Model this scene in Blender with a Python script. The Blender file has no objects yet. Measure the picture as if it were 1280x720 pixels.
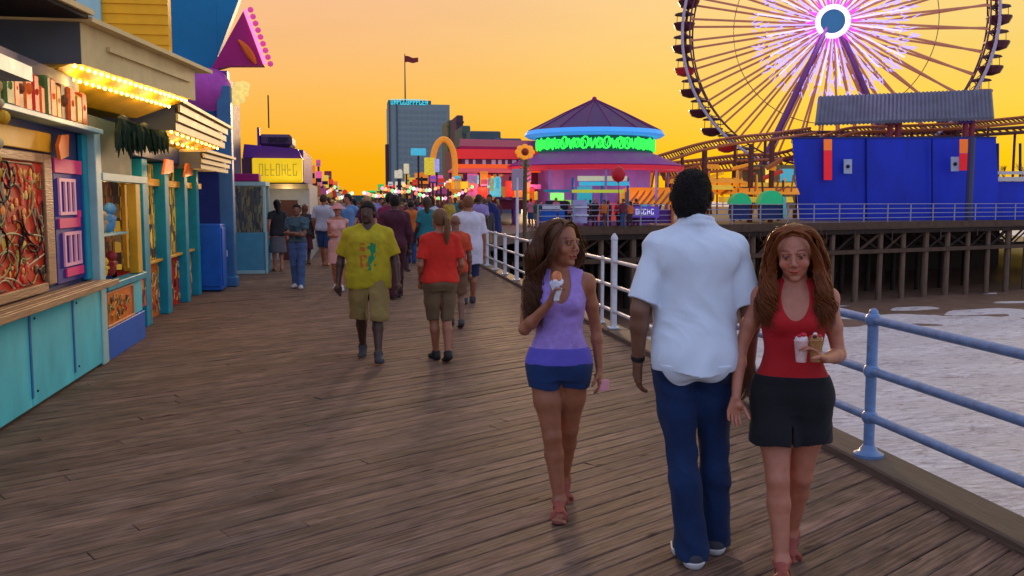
import bpy, math, random
import numpy as np
from mathutils import Vector, Matrix
SC = bpy.context.scene
COL = SC.collection
R = math.radians
rng = random.Random(11)

# ------------------------------------------------------------------ camera
FPX = 1150.0
YAW = R(9.6)
PITCH = math.atan(110 / FPX)
EYE = 1.7
cam_data = bpy.data.cameras.new('camera')
cam_data.sensor_width = 36
cam_data.lens = 36 * FPX / 1280
cam_data.clip_start = 0.1
cam_data.clip_end = 6000
cam = bpy.data.objects.new('camera', cam_data)
cam.location = (0, 0, EYE)
cam.rotation_euler = (math.pi / 2 - PITCH, 0, -YAW)
COL.objects.link(cam)
SC.camera = cam

# ------------------------------------------------------------------ sky and sun
SUN_AZ = R(8.5)      # clockwise from +Y
SUN_EL = R(6.5)
world = bpy.data.worlds.new('World')
SC.world = world
world.use_nodes = True
nt = world.node_tree
for n in list(nt.nodes):
    nt.nodes.remove(n)
def wn(t, **kw):
    n = nt.nodes.new(t)
    for k, v in kw.items():
        setattr(n, k, v)
    return n
w_out = wn('ShaderNodeOutputWorld')
w_bg = wn('ShaderNodeBackground')
w_bg.inputs['Strength'].default_value = 0.15
w_sky = wn('ShaderNodeTexSky', sky_type='NISHITA')
w_sky.sun_disc = False
w_sky.sun_elevation = SUN_EL
w_sky.sun_rotation = SUN_AZ
w_sky.dust_density = 2.0
w_tc = wn('ShaderNodeTexCoord')
w_sep = wn('ShaderNodeSeparateXYZ')
nt.links.new(w_tc.outputs['Generated'], w_sep.inputs[0])
w_ramp = wn('ShaderNodeValToRGB')          # dusk colour of the sunward sky by height above the horizon
cr = w_ramp.color_ramp
SKY_STOPS = [(0.0, (6.2, 2.6, 0.02)), (0.045, (6.5, 3.05, 0.05)), (0.10, (6.5, 3.45, 0.60)), (0.16, (6.1, 3.45, 1.35)),
             (0.22, (6.0, 3.5, 1.95)), (0.42, (4.6, 3.4, 2.9)), (0.75, (3.9, 3.6, 4.0)), (1.0, (3.7, 3.6, 4.3))]
while len(cr.elements) < len(SKY_STOPS):
    cr.elements.new(0.5)
for e, (p, c) in zip(cr.elements, SKY_STOPS):
    e.position = p
    e.color = (c[0], c[1], c[2], 1)
nt.links.new(w_sep.outputs['Z'], w_ramp.inputs['Fac'])
w_dot = wn('ShaderNodeVectorMath', operation='DOT_PRODUCT')
nt.links.new(w_tc.outputs['Generated'], w_dot.inputs[0])
w_dot.inputs[1].default_value = (math.sin(SUN_AZ), math.cos(SUN_AZ), 0)
w_map = wn('ShaderNodeMapRange', interpolation_type='SMOOTHSTEP')
w_map.inputs['From Min'].default_value = -0.35
w_map.inputs['From Max'].default_value = 0.75
nt.links.new(w_dot.outputs['Value'], w_map.inputs['Value'])
# thin uneven haze streaks so that the sky is not a mathematically clean gradient
w_noi = wn('ShaderNodeTexNoise')
w_noi.inputs['Scale'].default_value = 2.2
w_noi.inputs['Detail'].default_value = 4
w_mp = wn('ShaderNodeMapping')
w_mp.inputs['Scale'].default_value = (1, 1, 5)
nt.links.new(w_tc.outputs['Generated'], w_mp.inputs[0])
nt.links.new(w_mp.outputs[0], w_noi.inputs['Vector'])
w_nr = wn('ShaderNodeMapRange')
w_nr.inputs['To Min'].default_value = 0.88
w_nr.inputs['To Max'].default_value = 1.10
nt.links.new(w_noi.outputs['Fac'], w_nr.inputs['Value'])
w_mulN = wn('ShaderNodeVectorMath', operation='SCALE')
nt.links.new(w_ramp.outputs['Color'], w_mulN.inputs[0])
nt.links.new(w_nr.outputs[0], w_mulN.inputs['Scale'])
w_cool = wn('ShaderNodeVectorMath', operation='MULTIPLY_ADD')   # the sky away from the sun: Nishita plus dusk blue
nt.links.new(w_sky.outputs['Color'], w_cool.inputs[0])
w_cool.inputs[1].default_value = (0.55, 0.6, 0.8)
w_cool.inputs[2].default_value = (3.0, 3.25, 4.7)
# the glow is yellower round towards the right, where the sun goes down
w_dr = wn('ShaderNodeVectorMath', operation='DOT_PRODUCT')
nt.links.new(w_tc.outputs['Generated'], w_dr.inputs[0])
w_dr.inputs[1].default_value = (math.cos(YAW), -math.sin(YAW), 0)
w_mr2 = wn('ShaderNodeMapRange', interpolation_type='SMOOTHSTEP')
w_mr2.inputs['From Min'].default_value = -0.25
w_mr2.inputs['From Max'].default_value = 0.42
nt.links.new(w_dr.outputs['Value'], w_mr2.inputs['Value'])
w_side = wn('ShaderNodeMix', data_type='RGBA')
w_side.inputs[6].default_value = (1.04, 1.0, 1.0, 1)
w_side.inputs[7].default_value = (1.12, 1.36, 0.95, 1)
nt.links.new(w_mr2.outputs[0], w_side.inputs[0])
w_tint = wn('ShaderNodeVectorMath', operation='MULTIPLY')
nt.links.new(w_mulN.outputs[0], w_tint.inputs[0])
nt.links.new(w_side.outputs[2], w_tint.inputs[1])
w_mix = wn('ShaderNodeMix', data_type='RGBA')
nt.links.new(w_map.outputs[0], w_mix.inputs[0])
nt.links.new(w_cool.outputs[0], w_mix.inputs[6])
nt.links.new(w_tint.outputs[0], w_mix.inputs[7])
nt.links.new(w_mix.outputs[2], w_bg.inputs['Color'])
nt.links.new(w_bg.outputs[0], w_out.inputs[0])

sun_d = bpy.data.lights.new('sun', 'SUN')
sun_d.energy = 2.1
sun_d.angle = R(8)
sun_d.color = (1.0, 0.62, 0.32)
sun = bpy.data.objects.new('sun', sun_d)
COL.objects.link(sun)
sd = Vector((math.sin(SUN_AZ) * math.cos(SUN_EL), math.cos(SUN_AZ) * math.cos(SUN_EL), math.sin(SUN_EL)))
sun.rotation_euler = sd.to_track_quat('Z', 'Y').to_euler()

SC.view_settings.view_transform = 'Standard'
SC.view_settings.look = 'None'
SC.view_settings.exposure = 0.0
SC.view_settings.gamma = 1.0
SC.view_settings.use_curve_mapping = False
SC.render.engine = 'CYCLES'
SC.cycles.use_denoising = True
SC.cycles.max_bounces = 6
SC.cycles.diffuse_bounces = 3
SC.cycles.transparent_max_bounces = 8
SC.cycles.sample_clamp_indirect = 6
SC.cycles.caustics_reflective = False
SC.cycles.caustics_refractive = False

# ------------------------------------------------------------------ survey helpers: sight lines from the viewpoint, used to measure where things stand
_F = Vector((math.sin(YAW) * math.cos(PITCH), math.cos(YAW) * math.cos(PITCH), -math.sin(PITCH)))
_R = Vector((math.cos(YAW), -math.sin(YAW), 0))
_U = Vector((math.sin(YAW) * math.sin(PITCH), math.cos(YAW) * math.sin(PITCH), math.cos(PITCH)))
_C = Vector((0, 0, EYE))
def ray(px, py):
    return _F + _R * ((px - 640) / FPX) + _U * ((360 - py) / FPX)
def onZ(px, py, z=0.0):
    r = ray(px, py)
    return _C + r * ((z - EYE) / r.z)
def onX(px, py, X):
    r = ray(px, py)
    return _C + r * (X / r.x)
def onY(px, py, Y):
    r = ray(px, py)
    return _C + r * (Y / r.y)
FH = Vector((math.sin(YAW), math.cos(YAW), 0))
def onD(px, py, d):                      # point at horizontal distance d straight ahead
    r = ray(px, py)
    return _C + r * (d / r.dot(FH))

# ------------------------------------------------------------------ materials
MATS = {}
def mat(name, col, rough=0.6, metal=0.0, emit=None, es=0.0, var=0.12, scale=6.0, bump=0.0, bscale=None, spec=0.25,
        attr=None, trans=0.0, sheen=0.0, alpha=None, stretch=None, sss=0.0, coat=0.0):
    if name in MATS:
        return MATS[name]
    m = bpy.data.materials.new(name)
    m.use_nodes = True
    t = m.node_tree
    b = t.nodes['Principled BSDF']
    b.inputs['Roughness'].default_value = rough
    b.inputs['Metallic'].default_value = metal
    b.inputs['Specular IOR Level'].default_value = spec
    b.inputs['Coat Weight'].default_value = coat
    if sheen:
        b.inputs['Sheen Weight'].default_value = sheen
    if sss:
        b.inputs['Subsurface Weight'].default_value = sss
        b.inputs['Subsurface Scale'].default_value = 0.02
        b.inputs['Subsurface Radius'].default_value = (1.0, 0.35, 0.2)
    if trans:
        b.inputs['Transmission Weight'].default_value = trans
    if alpha is not None:
        b.inputs['Alpha'].default_value = alpha
    tc = t.nodes.new('ShaderNodeTexCoord')
    vec = tc.outputs['Object']
    if stretch:
        mp = t.nodes.new('ShaderNodeMapping')
        mp.inputs['Scale'].default_value = stretch
        t.links.new(vec, mp.inputs[0])
        vec = mp.outputs[0]
    nz = t.nodes.new('ShaderNodeTexNoise')
    nz.inputs['Scale'].default_value = scale
    nz.inputs['Detail'].default_value = 5
    nz.inputs['Roughness'].default_value = 0.6
    t.links.new(vec, nz.inputs['Vector'])
    mr = t.nodes.new('ShaderNodeMapRange')
    mr.inputs['From Min'].default_value = 0.25
    mr.inputs['From Max'].default_value = 0.75
    mr.inputs['To Min'].default_value = 1 - var
    mr.inputs['To Max'].default_value = 1 + var
    t.links.new(nz.outputs['Fac'], mr.inputs['Value'])
    sc_ = t.nodes.new('ShaderNodeVectorMath')
    sc_.operation = 'SCALE'
    if attr:
        at = t.nodes.new('ShaderNodeAttribute')
        at.attribute_name = attr
        t.links.new(at.outputs['Color'], sc_.inputs[0])
    else:
        sc_.inputs[0].default_value = col[:3]
    t.links.new(mr.outputs[0], sc_.inputs['Scale'])
    t.links.new(sc_.outputs[0], b.inputs['Base Color'])
    rr = t.nodes.new('ShaderNodeMapRange')
    rr.inputs['To Min'].default_value = max(0.02, rough - 0.1)
    rr.inputs['To Max'].default_value = min(1, rough + 0.1)
    t.links.new(nz.outputs['Fac'], rr.inputs['Value'])
    t.links.new(rr.outputs[0], b.inputs['Roughness'])
    if bump:
        n2 = t.nodes.new('ShaderNodeTexNoise')
        n2.inputs['Scale'].default_value = bscale or scale * 4
        n2.inputs['Detail'].default_value = 4
        t.links.new(vec, n2.inputs['Vector'])
        bp = t.nodes.new('ShaderNodeBump')
        bp.inputs['Strength'].default_value = bump
        bp.inputs['Distance'].default_value = 0.01
        t.links.new(n2.outputs['Fac'], bp.inputs['Height'])
        t.links.new(bp.outputs[0], b.inputs['Normal'])
    if emit is not None:
        b.inputs['Emission Color'].default_value = (*emit, 1)
        b.inputs['Emission Strength'].default_value = es
    MATS[name] = m
    return m
def glow(name, col, s):
    return mat(name, (0.5, 0.5, 0.5), 0.5, emit=col, es=s)

# ------------------------------------------------------------------ mesh building
class MB:
    def __init__(s):
        s.v, s.f, s.m = [], [], []
    def add(s, vs, fs, mi=0):
        o = len(s.v)
        s.v += [tuple(v) for v in vs]
        s.f += [tuple(i + o for i in f) for f in fs]
        s.m += [mi] * len(fs)
        return s
    def box(s, x0, y0, z0, x1, y1, z1, mi=0):
        vs = [(x0, y0, z0), (x1, y0, z0), (x1, y1, z0), (x0, y1, z0), (x0, y0, z1), (x1, y0, z1), (x1, y1, z1), (x0, y1, z1)]
        return s.add(vs, [(3, 2, 1, 0), (4, 5, 6, 7), (0, 1, 5, 4), (1, 2, 6, 5), (2, 3, 7, 6), (3, 0, 4, 7)], mi)
    def cbox(s, x0, y0, z0, x1, y1, z1, c=0.01, mi=0):      # box with chamfered edges
        c = min(c, abs(x1 - x0) * .45, abs(y1 - y0) * .45, abs(z1 - z0) * .45)
        vs = []
        for z, i in ((z0, c), (z0 + c, 0), (z1 - c, 0), (z1, c)):
            vs += [(x0 + c + i * .0 + (i and 0), y0 + i, z), (x1 - c, y0 + i, z), (x1 - i, y0 + c, z), (x1 - i, y1 - c, z),
                   (x1 - c, y1 - i, z), (x0 + c, y1 - i, z), (x0 + i, y1 - c, z), (x0 + i, y0 + c, z)]
        fs = [tuple(range(7, -1, -1)), tuple(range(24, 32))]
        for l in range(3):
            for k in range(8):
                a = l * 8 + k; b = l * 8 + (k + 1) % 8
                fs.append((a, b, b + 8, a + 8))
        return s.add(vs, fs, mi)
    def frame_box(s, c, u, w, n, hu, hw, hn, mi=0):          # box by centre and axes
        c, u, w, n = map(Vector, (c, u, w, n))
        u, w, n = u.normalized() * hu, w.normalized() * hw, n.normalized() * hn
        vs = [c - u - w - n, c + u - w - n, c + u + w - n, c - u + w - n, c - u - w + n, c + u - w + n, c + u + w + n, c - u + w + n]
        return s.add(vs, [(3, 2, 1, 0), (4, 5, 6, 7), (0, 1, 5, 4), (1, 2, 6, 5), (2, 3, 7, 6), (3, 0, 4, 7)], mi)
    def prism(s, pts, ext, mi=0):                            # polygon (3d points) swept by ext
        n = len(pts); e = Vector(ext)
        vs = [Vector(p) for p in pts] + [Vector(p) + e for p in pts]
        fs = [tuple(range(n - 1, -1, -1)), tuple(range(n, 2 * n))] + [(i, (i + 1) % n, (i + 1) % n + n, i + n) for i in range(n)]
        return s.add(vs, fs, mi)
    def tube(s, pts, r, n=8, mi=0, cap=True, up=None):
        pts = [Vector(p) for p in pts]
        rs = r if isinstance(r, (list, tuple)) else [r] * len(pts)
        vs, fs = [], []
        prev = None
        for i, p in enumerate(pts):
            d = (pts[min(i + 1, len(pts) - 1)] - pts[max(i - 1, 0)])
            d = d.normalized() if d.length > 1e-9 else Vector((0, 0, 1))
            if prev is None:
                a = Vector((0, 0, 1)) if abs(d.z) < .9 else Vector((1, 0, 0))
                prev = a
            u = (prev - d * prev.dot(d))
            u = u.normalized() if u.length > 1e-6 else d.orthogonal().normalized()
            prev = u
            w = d.cross(u)
            for k in range(n):
                a = 2 * math.pi * k / n
                vs.append(p + (u * math.cos(a) + w * math.sin(a)) * rs[i])
        for i in range(len(pts) - 1):
            for k in range(n):
                a = i * n + k; b = i * n + (k + 1) % n
                fs.append((a, b, b + n, a + n))
        if cap:
            fs.append(tuple(range(n - 1, -1, -1)))
            fs.append(tuple(range((len(pts) - 1) * n, len(pts) * n)))
        return s.add(vs, fs, mi)
    def lathe(s, prof, c=(0, 0, 0), n=16, mi=0, a0=0.0):     # prof: (r, z)
        vs, fs = [], []
        for r, z in prof:
            for k in range(n):
                a = a0 + 2 * math.pi * k / n
                vs.append((c[0] + r * math.cos(a), c[1] + r * math.sin(a), c[2] + z))
        for i in range(len(prof) - 1):
            for k in range(n):
                a = i * n + k; b = i * n + (k + 1) % n
                fs.append((a, b, b + n, a + n))
        fs.append(tuple(range(n - 1, -1, -1)))
        fs.append(tuple(range((len(prof) - 1) * n, len(prof) * n)))
        return s.add(vs, fs, mi)
    def ball(s, c, r, n=10, m=6, mi=0, sz=(1, 1, 1)):
        vs, fs = [(c[0], c[1], c[2] - r * sz[2])], []
        for j in range(1, m):
            t = -math.pi / 2 + math.pi * j / m
            for k in range(n):
                a = 2 * math.pi * k / n
                vs.append((c[0] + r * sz[0] * math.cos(t) * math.cos(a), c[1] + r * sz[1] * math.cos(t) * math.sin(a), c[2] + r * sz[2] * math.sin(t)))
        vs.append((c[0], c[1], c[2] + r * sz[2]))
        for k in range(n):
            fs.append((0, 1 + (k + 1) % n, 1 + k))
            fs.append((len(vs) - 1, 1 + (m - 2) * n + k, 1 + (m - 2) * n + (k + 1) % n))
        for j in range(m - 2):
            for k in range(n):
                a = 1 + j * n + k; b = 1 + j * n + (k + 1) % n
                fs.append((a, b, b + n, a + n))
        return s.add(vs, fs, mi)
    def build(s, name, m, parent=None, smooth=False, kind=None, cols=None):
        me = bpy.data.meshes.new(name)
        me.from_pydata(s.v, [], s.f)
        ms = m if isinstance(m, (list, tuple)) else [m]
        for x in ms:
            me.materials.append(x)
        if len(ms) > 1:
            me.polygons.foreach_set('material_index', s.m)
        if smooth:
            me.polygons.foreach_set('use_smooth', [True] * len(me.polygons))
            if smooth != 'all':
                try:
                    me.set_sharp_from_angle(angle=R(40))
                except Exception:
                    pass
        me.update()
        o = bpy.data.objects.new(name, me)
        COL.objects.link(o)
        if parent is not None:
            o.parent = parent
            o.matrix_parent_inverse = parent.matrix_world.inverted() if False else Matrix.Translation(-Vector(parent.location))
        if kind:
            o['kind'] = kind
        return o
def tag(o, label, cat, group=None):
    o['label'] = label
    o['category'] = cat
    if group:
        o['group'] = group
    return o
def thing(name, label, cat, loc=(0, 0, 0), group=None):
    o = bpy.data.objects.new(name, None)
    o.empty_display_size = 0.2
    COL.objects.link(o)
    o.location = loc
    return tag(o, label, cat, group)
def lamp(loc, w, col=(1, 0.75, 0.4), r=0.06, parent=None):
    l = bpy.data.lights.new('bulb_light', 'POINT')
    l.energy = w
    l.color = col
    l.shadow_soft_size = r
    o = bpy.data.objects.new('bulb_light', l)
    o.location = loc
    COL.objects.link(o)
    if parent is not None:
        o.parent = parent
        o.matrix_parent_inverse = Matrix.Translation(-Vector(parent.location))
    return o
def glyphs(mb, o, u, v, n, w, h, t, cnt, seed, mi=0):
    """a line of letter-like strokes: o corner, u along, v up, n outward"""
    rr = random.Random(seed)
    o, u, v, n = Vector(o), Vector(u).normalized(), Vector(v).normalized(), Vector(n).normalized()
    cw = w / cnt
    st = cw * 0.17
    def bar(x0, y0, x1, y1):
        mb.prism([o + u * x0 + v * y0, o + u * x1 + v * y0, o + u * x1 + v * y1, o + u * x0 + v * y1], n * t, mi)
    for i in range(cnt):
        x = i * cw + cw * 0.12
        ww = cw * 0.72
        bar(x, 0, x + st, h)
        k = rr.randrange(5)
        if k in (0, 1, 3):
            bar(x + st, h - st, x + ww, h)
        if k in (0, 2, 4):
            bar(x + st, h * .45, x + ww, h * .45 + st)
        if k in (1, 3, 4):
            bar(x + st, 0, x + ww, st)
        if k in (1, 2):
            bar(x + ww - st, st, x + ww, h - st)
        if k == 3:
            bar(x + ww - st, st, x + ww, h * .4)
        if k == 0:
            bar(x + ww - st, h * .45 + st, x + ww, h - st)

# ------------------------------------------------------------------ the setting
wood_cache = {}
def wood_mat(name, c0, c1, rough=0.6, bump=0.5):
    m = bpy.data.materials.new(name)
    m.use_nodes = True
    t = m.node_tree
    b = t.nodes['Principled BSDF']
    b.inputs['Specular IOR Level'].default_value = 0.14
    L = t.links.new
    uv = t.nodes.new('ShaderNodeUVMap')
    at = t.nodes.new('ShaderNodeAttribute'); at.attribute_name = 'rnd'
    mp = t.nodes.new('ShaderNodeMapping'); mp.inputs['Scale'].default_value = (1.3, 26, 1)
    L(uv.outputs[0], mp.inputs[0])
    grain = t.nodes.new('ShaderNodeTexNoise'); grain.inputs['Scale'].default_value = 2.2
    grain.inputs['Detail'].default_value = 7; grain.inputs['Roughness'].default_value = 0.68
    grain.inputs['Distortion'].default_value = 0.4
    L(mp.outputs[0], grain.inputs['Vector'])
    mp2 = t.nodes.new('ShaderNodeMapping'); mp2.inputs['Scale'].default_value = (3.0, 4.5, 1)
    L(uv.outputs[0], mp2.inputs[0])
    blot = t.nodes.new('ShaderNodeTexNoise'); blot.inputs['Scale'].default_value = 1.1; blot.inputs['Detail'].default_value = 5
    L(mp2.outputs[0], blot.inputs['Vector'])
    mp3 = t.nodes.new('ShaderNodeMapping'); mp3.inputs['Scale'].default_value = (2.2, 7, 1)
    L(uv.outputs[0], mp3.inputs[0])
    vor = t.nodes.new('ShaderNodeTexVoronoi'); vor.inputs['Scale'].default_value = 1.0
    L(mp3.outputs[0], vor.inputs['Vector'])
    knot = t.nodes.new('ShaderNodeMapRange'); knot.inputs['From Min'].default_value = 0.05; knot.inputs['From Max'].default_value = 0.14
    knot.inputs['To Min'].default_value = 0.28; knot.inputs['To Max'].default_value = 1.0
    L(vor.outputs['Distance'], knot.inputs['Value'])
    ramp = t.nodes.new('ShaderNodeValToRGB')
    e = ramp.color_ramp.elements
    e[0].position = 0.3; e[0].color = (*c0, 1)
    e[1].position = 0.72; e[1].color = (*c1, 1)
    L(grain.outputs['Fac'], ramp.inputs['Fac'])
    bl = t.nodes.new('ShaderNodeMapRange'); bl.inputs['From Min'].default_value = 0.3; bl.inputs['From Max'].default_value = 0.7
    bl.inputs['To Min'].default_value = 0.62; bl.inputs['To Max'].default_value = 1.22
    L(blot.outputs['Fac'], bl.inputs['Value'])
    s1 = t.nodes.new('ShaderNodeVectorMath'); s1.operation = 'SCALE'
    L(ramp.outputs[0], s1.inputs[0]); L(bl.outputs[0], s1.inputs['Scale'])
    s2 = t.nodes.new('ShaderNodeVectorMath'); s2.operation = 'SCALE'
    L(s1.outputs[0], s2.inputs[0]); L(knot.outputs[0], s2.inputs['Scale'])
    s3 = t.nodes.new('ShaderNodeVectorMath'); s3.operation = 'MULTIPLY'
    L(s2.outputs[0], s3.inputs[0]); L(at.outputs['Color'], s3.inputs[1])
    L(s3.outputs[0], b.inputs['Base Color'])
    ro = t.nodes.new('ShaderNodeMapRange'); ro.inputs['To Min'].default_value = rough - 0.17; ro.inputs['To Max'].default_value = rough + 0.22
    L(blot.outputs['Fac'], ro.inputs['Value']); L(ro.outputs[0], b.inputs['Roughness'])
    bp = t.nodes.new('ShaderNodeBump'); bp.inputs['Strength'].default_value = bump; bp.inputs['Distance'].default_value = 0.006
    ad = t.nodes.new('ShaderNodeMath'); ad.operation = 'MULTIPLY'
    L(grain.outputs['Fac'], ad.inputs[0]); L(knot.outputs[0], ad.inputs[1])
    L(ad.outputs[0], bp.inputs['Height']); L(bp.outputs[0], b.inputs['Normal'])
    return m
M_deck = wood_mat('weathered_deck_wood', (0.060, 0.036, 0.026), (0.335, 0.205, 0.145), 0.70, 1.2)
M_shade_wood = mat('shade_dark_timber', (0.032, 0.020, 0.014), 0.8, var=0.45, scale=3, bump=0.6, stretch=(1, 1, .25))  # dark timber, darkened further to deepen the shade under the deck
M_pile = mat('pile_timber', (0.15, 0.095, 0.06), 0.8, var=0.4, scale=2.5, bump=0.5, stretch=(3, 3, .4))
M_beam = mat('beam_timber', (0.085, 0.050, 0.030), 0.8, var=0.35, scale=2.0, bump=0.5)

PU = Vector((math.sin(R(58.3)), math.cos(R(58.3)), 0))
PN = Vector((-PU.y, PU.x, 0))
def planks(name, x0, x1, y0, y1, pitch=0.128, gap=0.007, zt=0.0, th=0.045):
    vs, fs, uvs, cols = [], [], [], []
    nmin = x1 * PN.x + y0 * PN.y
    nmax = x0 * PN.x + y1 * PN.y
    k0, k1 = int(nmin / pitch) - 1, int(nmax / pitch) + 1
    rr = random.Random(5)
    for k in range(k0, k1):
        a, b = k * pitch + gap / 2, (k + 1) * pitch - gap / 2
        def ux(X, n): return (X - n * PN.x) / PU.x
        us = [(ux(x0, a), ux(x0, b))]
        cur = ux(x0, a) + rr.uniform(1.0, 6.5)
        end = ux(x1, a)
        while cur < end - 0.6:
            us.append((cur, cur))
            cur += rr.uniform(4.5, 6.5)
        us.append((ux(x1, a), ux(x1, b)))
        for i in range(len(us) - 1):
            g = 0.003 if i else 0
            (sa, sb), (ea, eb) = us[i], us[i + 1]
            sa += g; sb += g; ea -= 0.003; eb -= 0.003
            mid = PU * ((sa + ea) / 2) + PN * a
            if mid.y < y0 - 4 or mid.y > y1 + 2:
                continue
            dz = rr.uniform(-0.004, 0.002)
            tl = rr.uniform(-0.002, 0.002)
            c = 0.006
            tone = rr.uniform(0.80, 1.14)
            tint = (tone * rr.uniform(.96, 1.05), tone, tone * rr.uniform(.94, 1.06))
            ou, ov = rr.uniform(0, 50), rr.uniform(0, 50)
            base = len(vs)
            prof = [(a, zt + dz - th), (a, zt + dz - c), (a + c, zt + dz + tl), (b - c, zt + dz - tl), (b, zt + dz - c), (b, zt + dz - th)]
            for (s_, e_) in (((sa, sb), None), ((ea, eb), None)):
                for n_, z_ in prof:
                    f = (n_ - a) / (b - a)
                    u_ = s_[0] * (1 - f) + s_[1] * f
                    p = PU * u_ + PN * n_
                    vs.append((p.x, p.y, z_))
                    uvs.append((u_ + ou, n_ + ov))
            for j in range(5):
                fs.append((base + j, base + j + 6, base + j + 7, base + j + 1))
                cols.append(tint)
            fs.append(tuple(base + j for j in range(6))); cols.append(tint)
            fs.append(tuple(base + 6 + j for j in range(5, -1, -1))); cols.append(tint)
    me = bpy.data.meshes.new(name)
    me.from_pydata(vs, [], fs)
    ul = me.uv_layers.new(name='UVMap')
    li = np.empty(len(me.loops), dtype=np.int32)
    me.loops.foreach_get('vertex_index', li)
    ul.data.foreach_set('uv', np.array(uvs, dtype=np.float32)[li].ravel())
    ca = me.color_attributes.new('rnd', 'FLOAT_COLOR', 'CORNER')
    cc = np.ones((len(me.loops), 4), dtype=np.float32)
    tot = np.empty(len(me.polygons), dtype=np.int32)
    me.polygons.foreach_get('loop_total', tot)
    cc[:, :3] = np.repeat(np.array(cols, dtype=np.float32), tot, axis=0)
    ca.data.foreach_set('color', cc.ravel())
    me.materials.append(M_deck)
    o = bpy.data.objects.new(name, me)
    COL.objects.link(o)
    o['kind'] = 'structure'
    return o
planks('boardwalk', -3.3, 3.13, -3, 60)

# edge of the plaza and of the side pier, in plan
E0, E1, E2, E3 = Vector((3.4, 24, 0)), Vector((6.0, 42, 0)), onD(695, 283, 57), onD(1280, 273, 78)
E2.z = E3.z = 0
E4 = E3 + (E3 - E2).normalized() * 40
mb = MB()
mb.box(-14, -6, -0.35, 3.12, 24.0, -0.055)
mb.build('boardwalk_base', M_shade_wood, kind='structure')
mb = MB()
mb.prism([(-60, 24.01, -0.5), (E0.x, 24.01, -0.5), (E1.x, E1.y, -0.5), (E2.x, E2.y, -0.5), (E3.x, E3.y, -0.5), (E4.x, E4.y, -0.5), (E4.x, 420, -0.5), (-60, 420, -0.5)], (0, 0, 0.494))
M_plaza = mat('plaza_deck_wood', (0.13, 0.09, 0.07), 0.6, var=0.3, scale=1.5, bump=0.3, stretch=(.5, 3, 1))
mb.build('plaza_deck', M_plaza, kind='structure')
# timber kerb along the open side
mb = MB()
y = -4.0
while y < 24:
    L_ = rng.uniform(3.2, 4.2)
    y1 = min(24, y + L_)
    mb.cbox(3.13, y, -0.30, 3.42, y1 - 0.008, 0.055, 0.012)
    y = y1
mb.build('kerb', mat('kerb_timber', (0.12, 0.085, 0.065), 0.65, var=0.35, scale=4, bump=0.7, stretch=(6, .6, 6)), kind='structure')
# shadowed land under the plaza, the beach and the sea
mb = MB()
mb.box(-60, 30, -9, 5.0, 420, -0.55)
mb.build('embankment', mat('embankment_earth', (0.05, 0.04, 0.03), 0.9, var=0.3), kind='structure')

def sheet(name, x0, x1, y0, y1, nx, ny, fz, m):
    vs = [(x0 + (x1 - x0) * i / nx, y0 + (y1 - y0) * j / ny, 0) for j in range(ny + 1) for i in range(nx + 1)]
    vs = [(x, y, fz(x, y)) for x, y, _ in vs]
    fs = [(j * (nx + 1) + i, j * (nx + 1) + i + 1, (j + 1) * (nx + 1) + i + 1, (j + 1) * (nx + 1) + i) for j in range(ny) for i in range(nx)]
    q = MB(); q.add(vs, fs)
    return q.build(name, m, smooth='all', kind='structure')
ED = (E3 - E2).normalized()
EN = Vector((-ED.y, ED.x, 0))            # pointing away from the viewer side, under the pier
def beach_z(x, y):
    s = (Vector((x, y, 0)) - E2).dot(EN)  # >0 under the pier
    base = -6.35 + 0.035 * (s + 9)
    return base + 0.06 * math.sin(x * .31 + y * .2) + 0.04 * math.sin(x * .9 - y * .7)
M_sand = mat('wet_sand', (0.22, 0.125, 0.08), 0.45, var=0.3, scale=.8, bump=0.3, bscale=6)
sheet('beach', -10, 110, 20, 170, 90, 90, beach_z, M_sand)

M_sea = bpy.data.materials.new('foaming_sea')
M_sea.use_nodes = True
t = M_sea.node_tree
b = t.nodes['Principled BSDF']
L = t.links.new
geo = t.nodes.new('ShaderNodeNewGeometry')
mp = t.nodes.new('ShaderNodeMapping'); mp.inputs['Rotation'].default_value = (0, 0, R(-14)); mp.inputs['Scale'].default_value = (0.7, 1.9, 1)
L(geo.outputs['Position'], mp.inputs[0])
n1 = t.nodes.new('ShaderNodeTexNoise'); n1.inputs['Scale'].default_value = 2.1; n1.inputs['Detail'].default_value = 9; n1.inputs['Roughness'].default_value = 0.66; n1.inputs['Distortion'].default_value = 1.1
L(mp.outputs[0], n1.inputs['Vector'])
n2 = t.nodes.new('ShaderNodeTexNoise'); n2.inputs['Scale'].default_value = 0.35; n2.inputs['Detail'].default_value = 3
L(mp.outputs[0], n2.inputs['Vector'])
add = t.nodes.new('ShaderNodeMath'); add.operation = 'MULTIPLY_ADD'; add.inputs[1].default_value = 0.5
L(n2.outputs['Fac'], add.inputs[0]); L(n1.outputs['Fac'], add.inputs[2])
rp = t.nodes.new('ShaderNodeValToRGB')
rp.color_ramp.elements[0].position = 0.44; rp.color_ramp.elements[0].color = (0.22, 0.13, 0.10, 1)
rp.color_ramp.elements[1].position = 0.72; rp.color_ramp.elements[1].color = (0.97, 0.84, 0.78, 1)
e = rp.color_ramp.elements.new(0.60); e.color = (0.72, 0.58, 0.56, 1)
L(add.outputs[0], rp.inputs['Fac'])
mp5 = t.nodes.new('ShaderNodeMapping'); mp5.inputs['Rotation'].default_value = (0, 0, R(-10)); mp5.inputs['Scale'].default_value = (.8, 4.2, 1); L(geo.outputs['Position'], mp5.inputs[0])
n5 = t.nodes.new('ShaderNodeTexNoise'); n5.inputs['Scale'].default_value = 1.6; n5.inputs['Detail'].default_value = 5; n5.inputs['Roughness'].default_value = .6; n5.inputs['Distortion'].default_value = .5; L(mp5.outputs[0], n5.inputs['Vector'])
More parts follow.
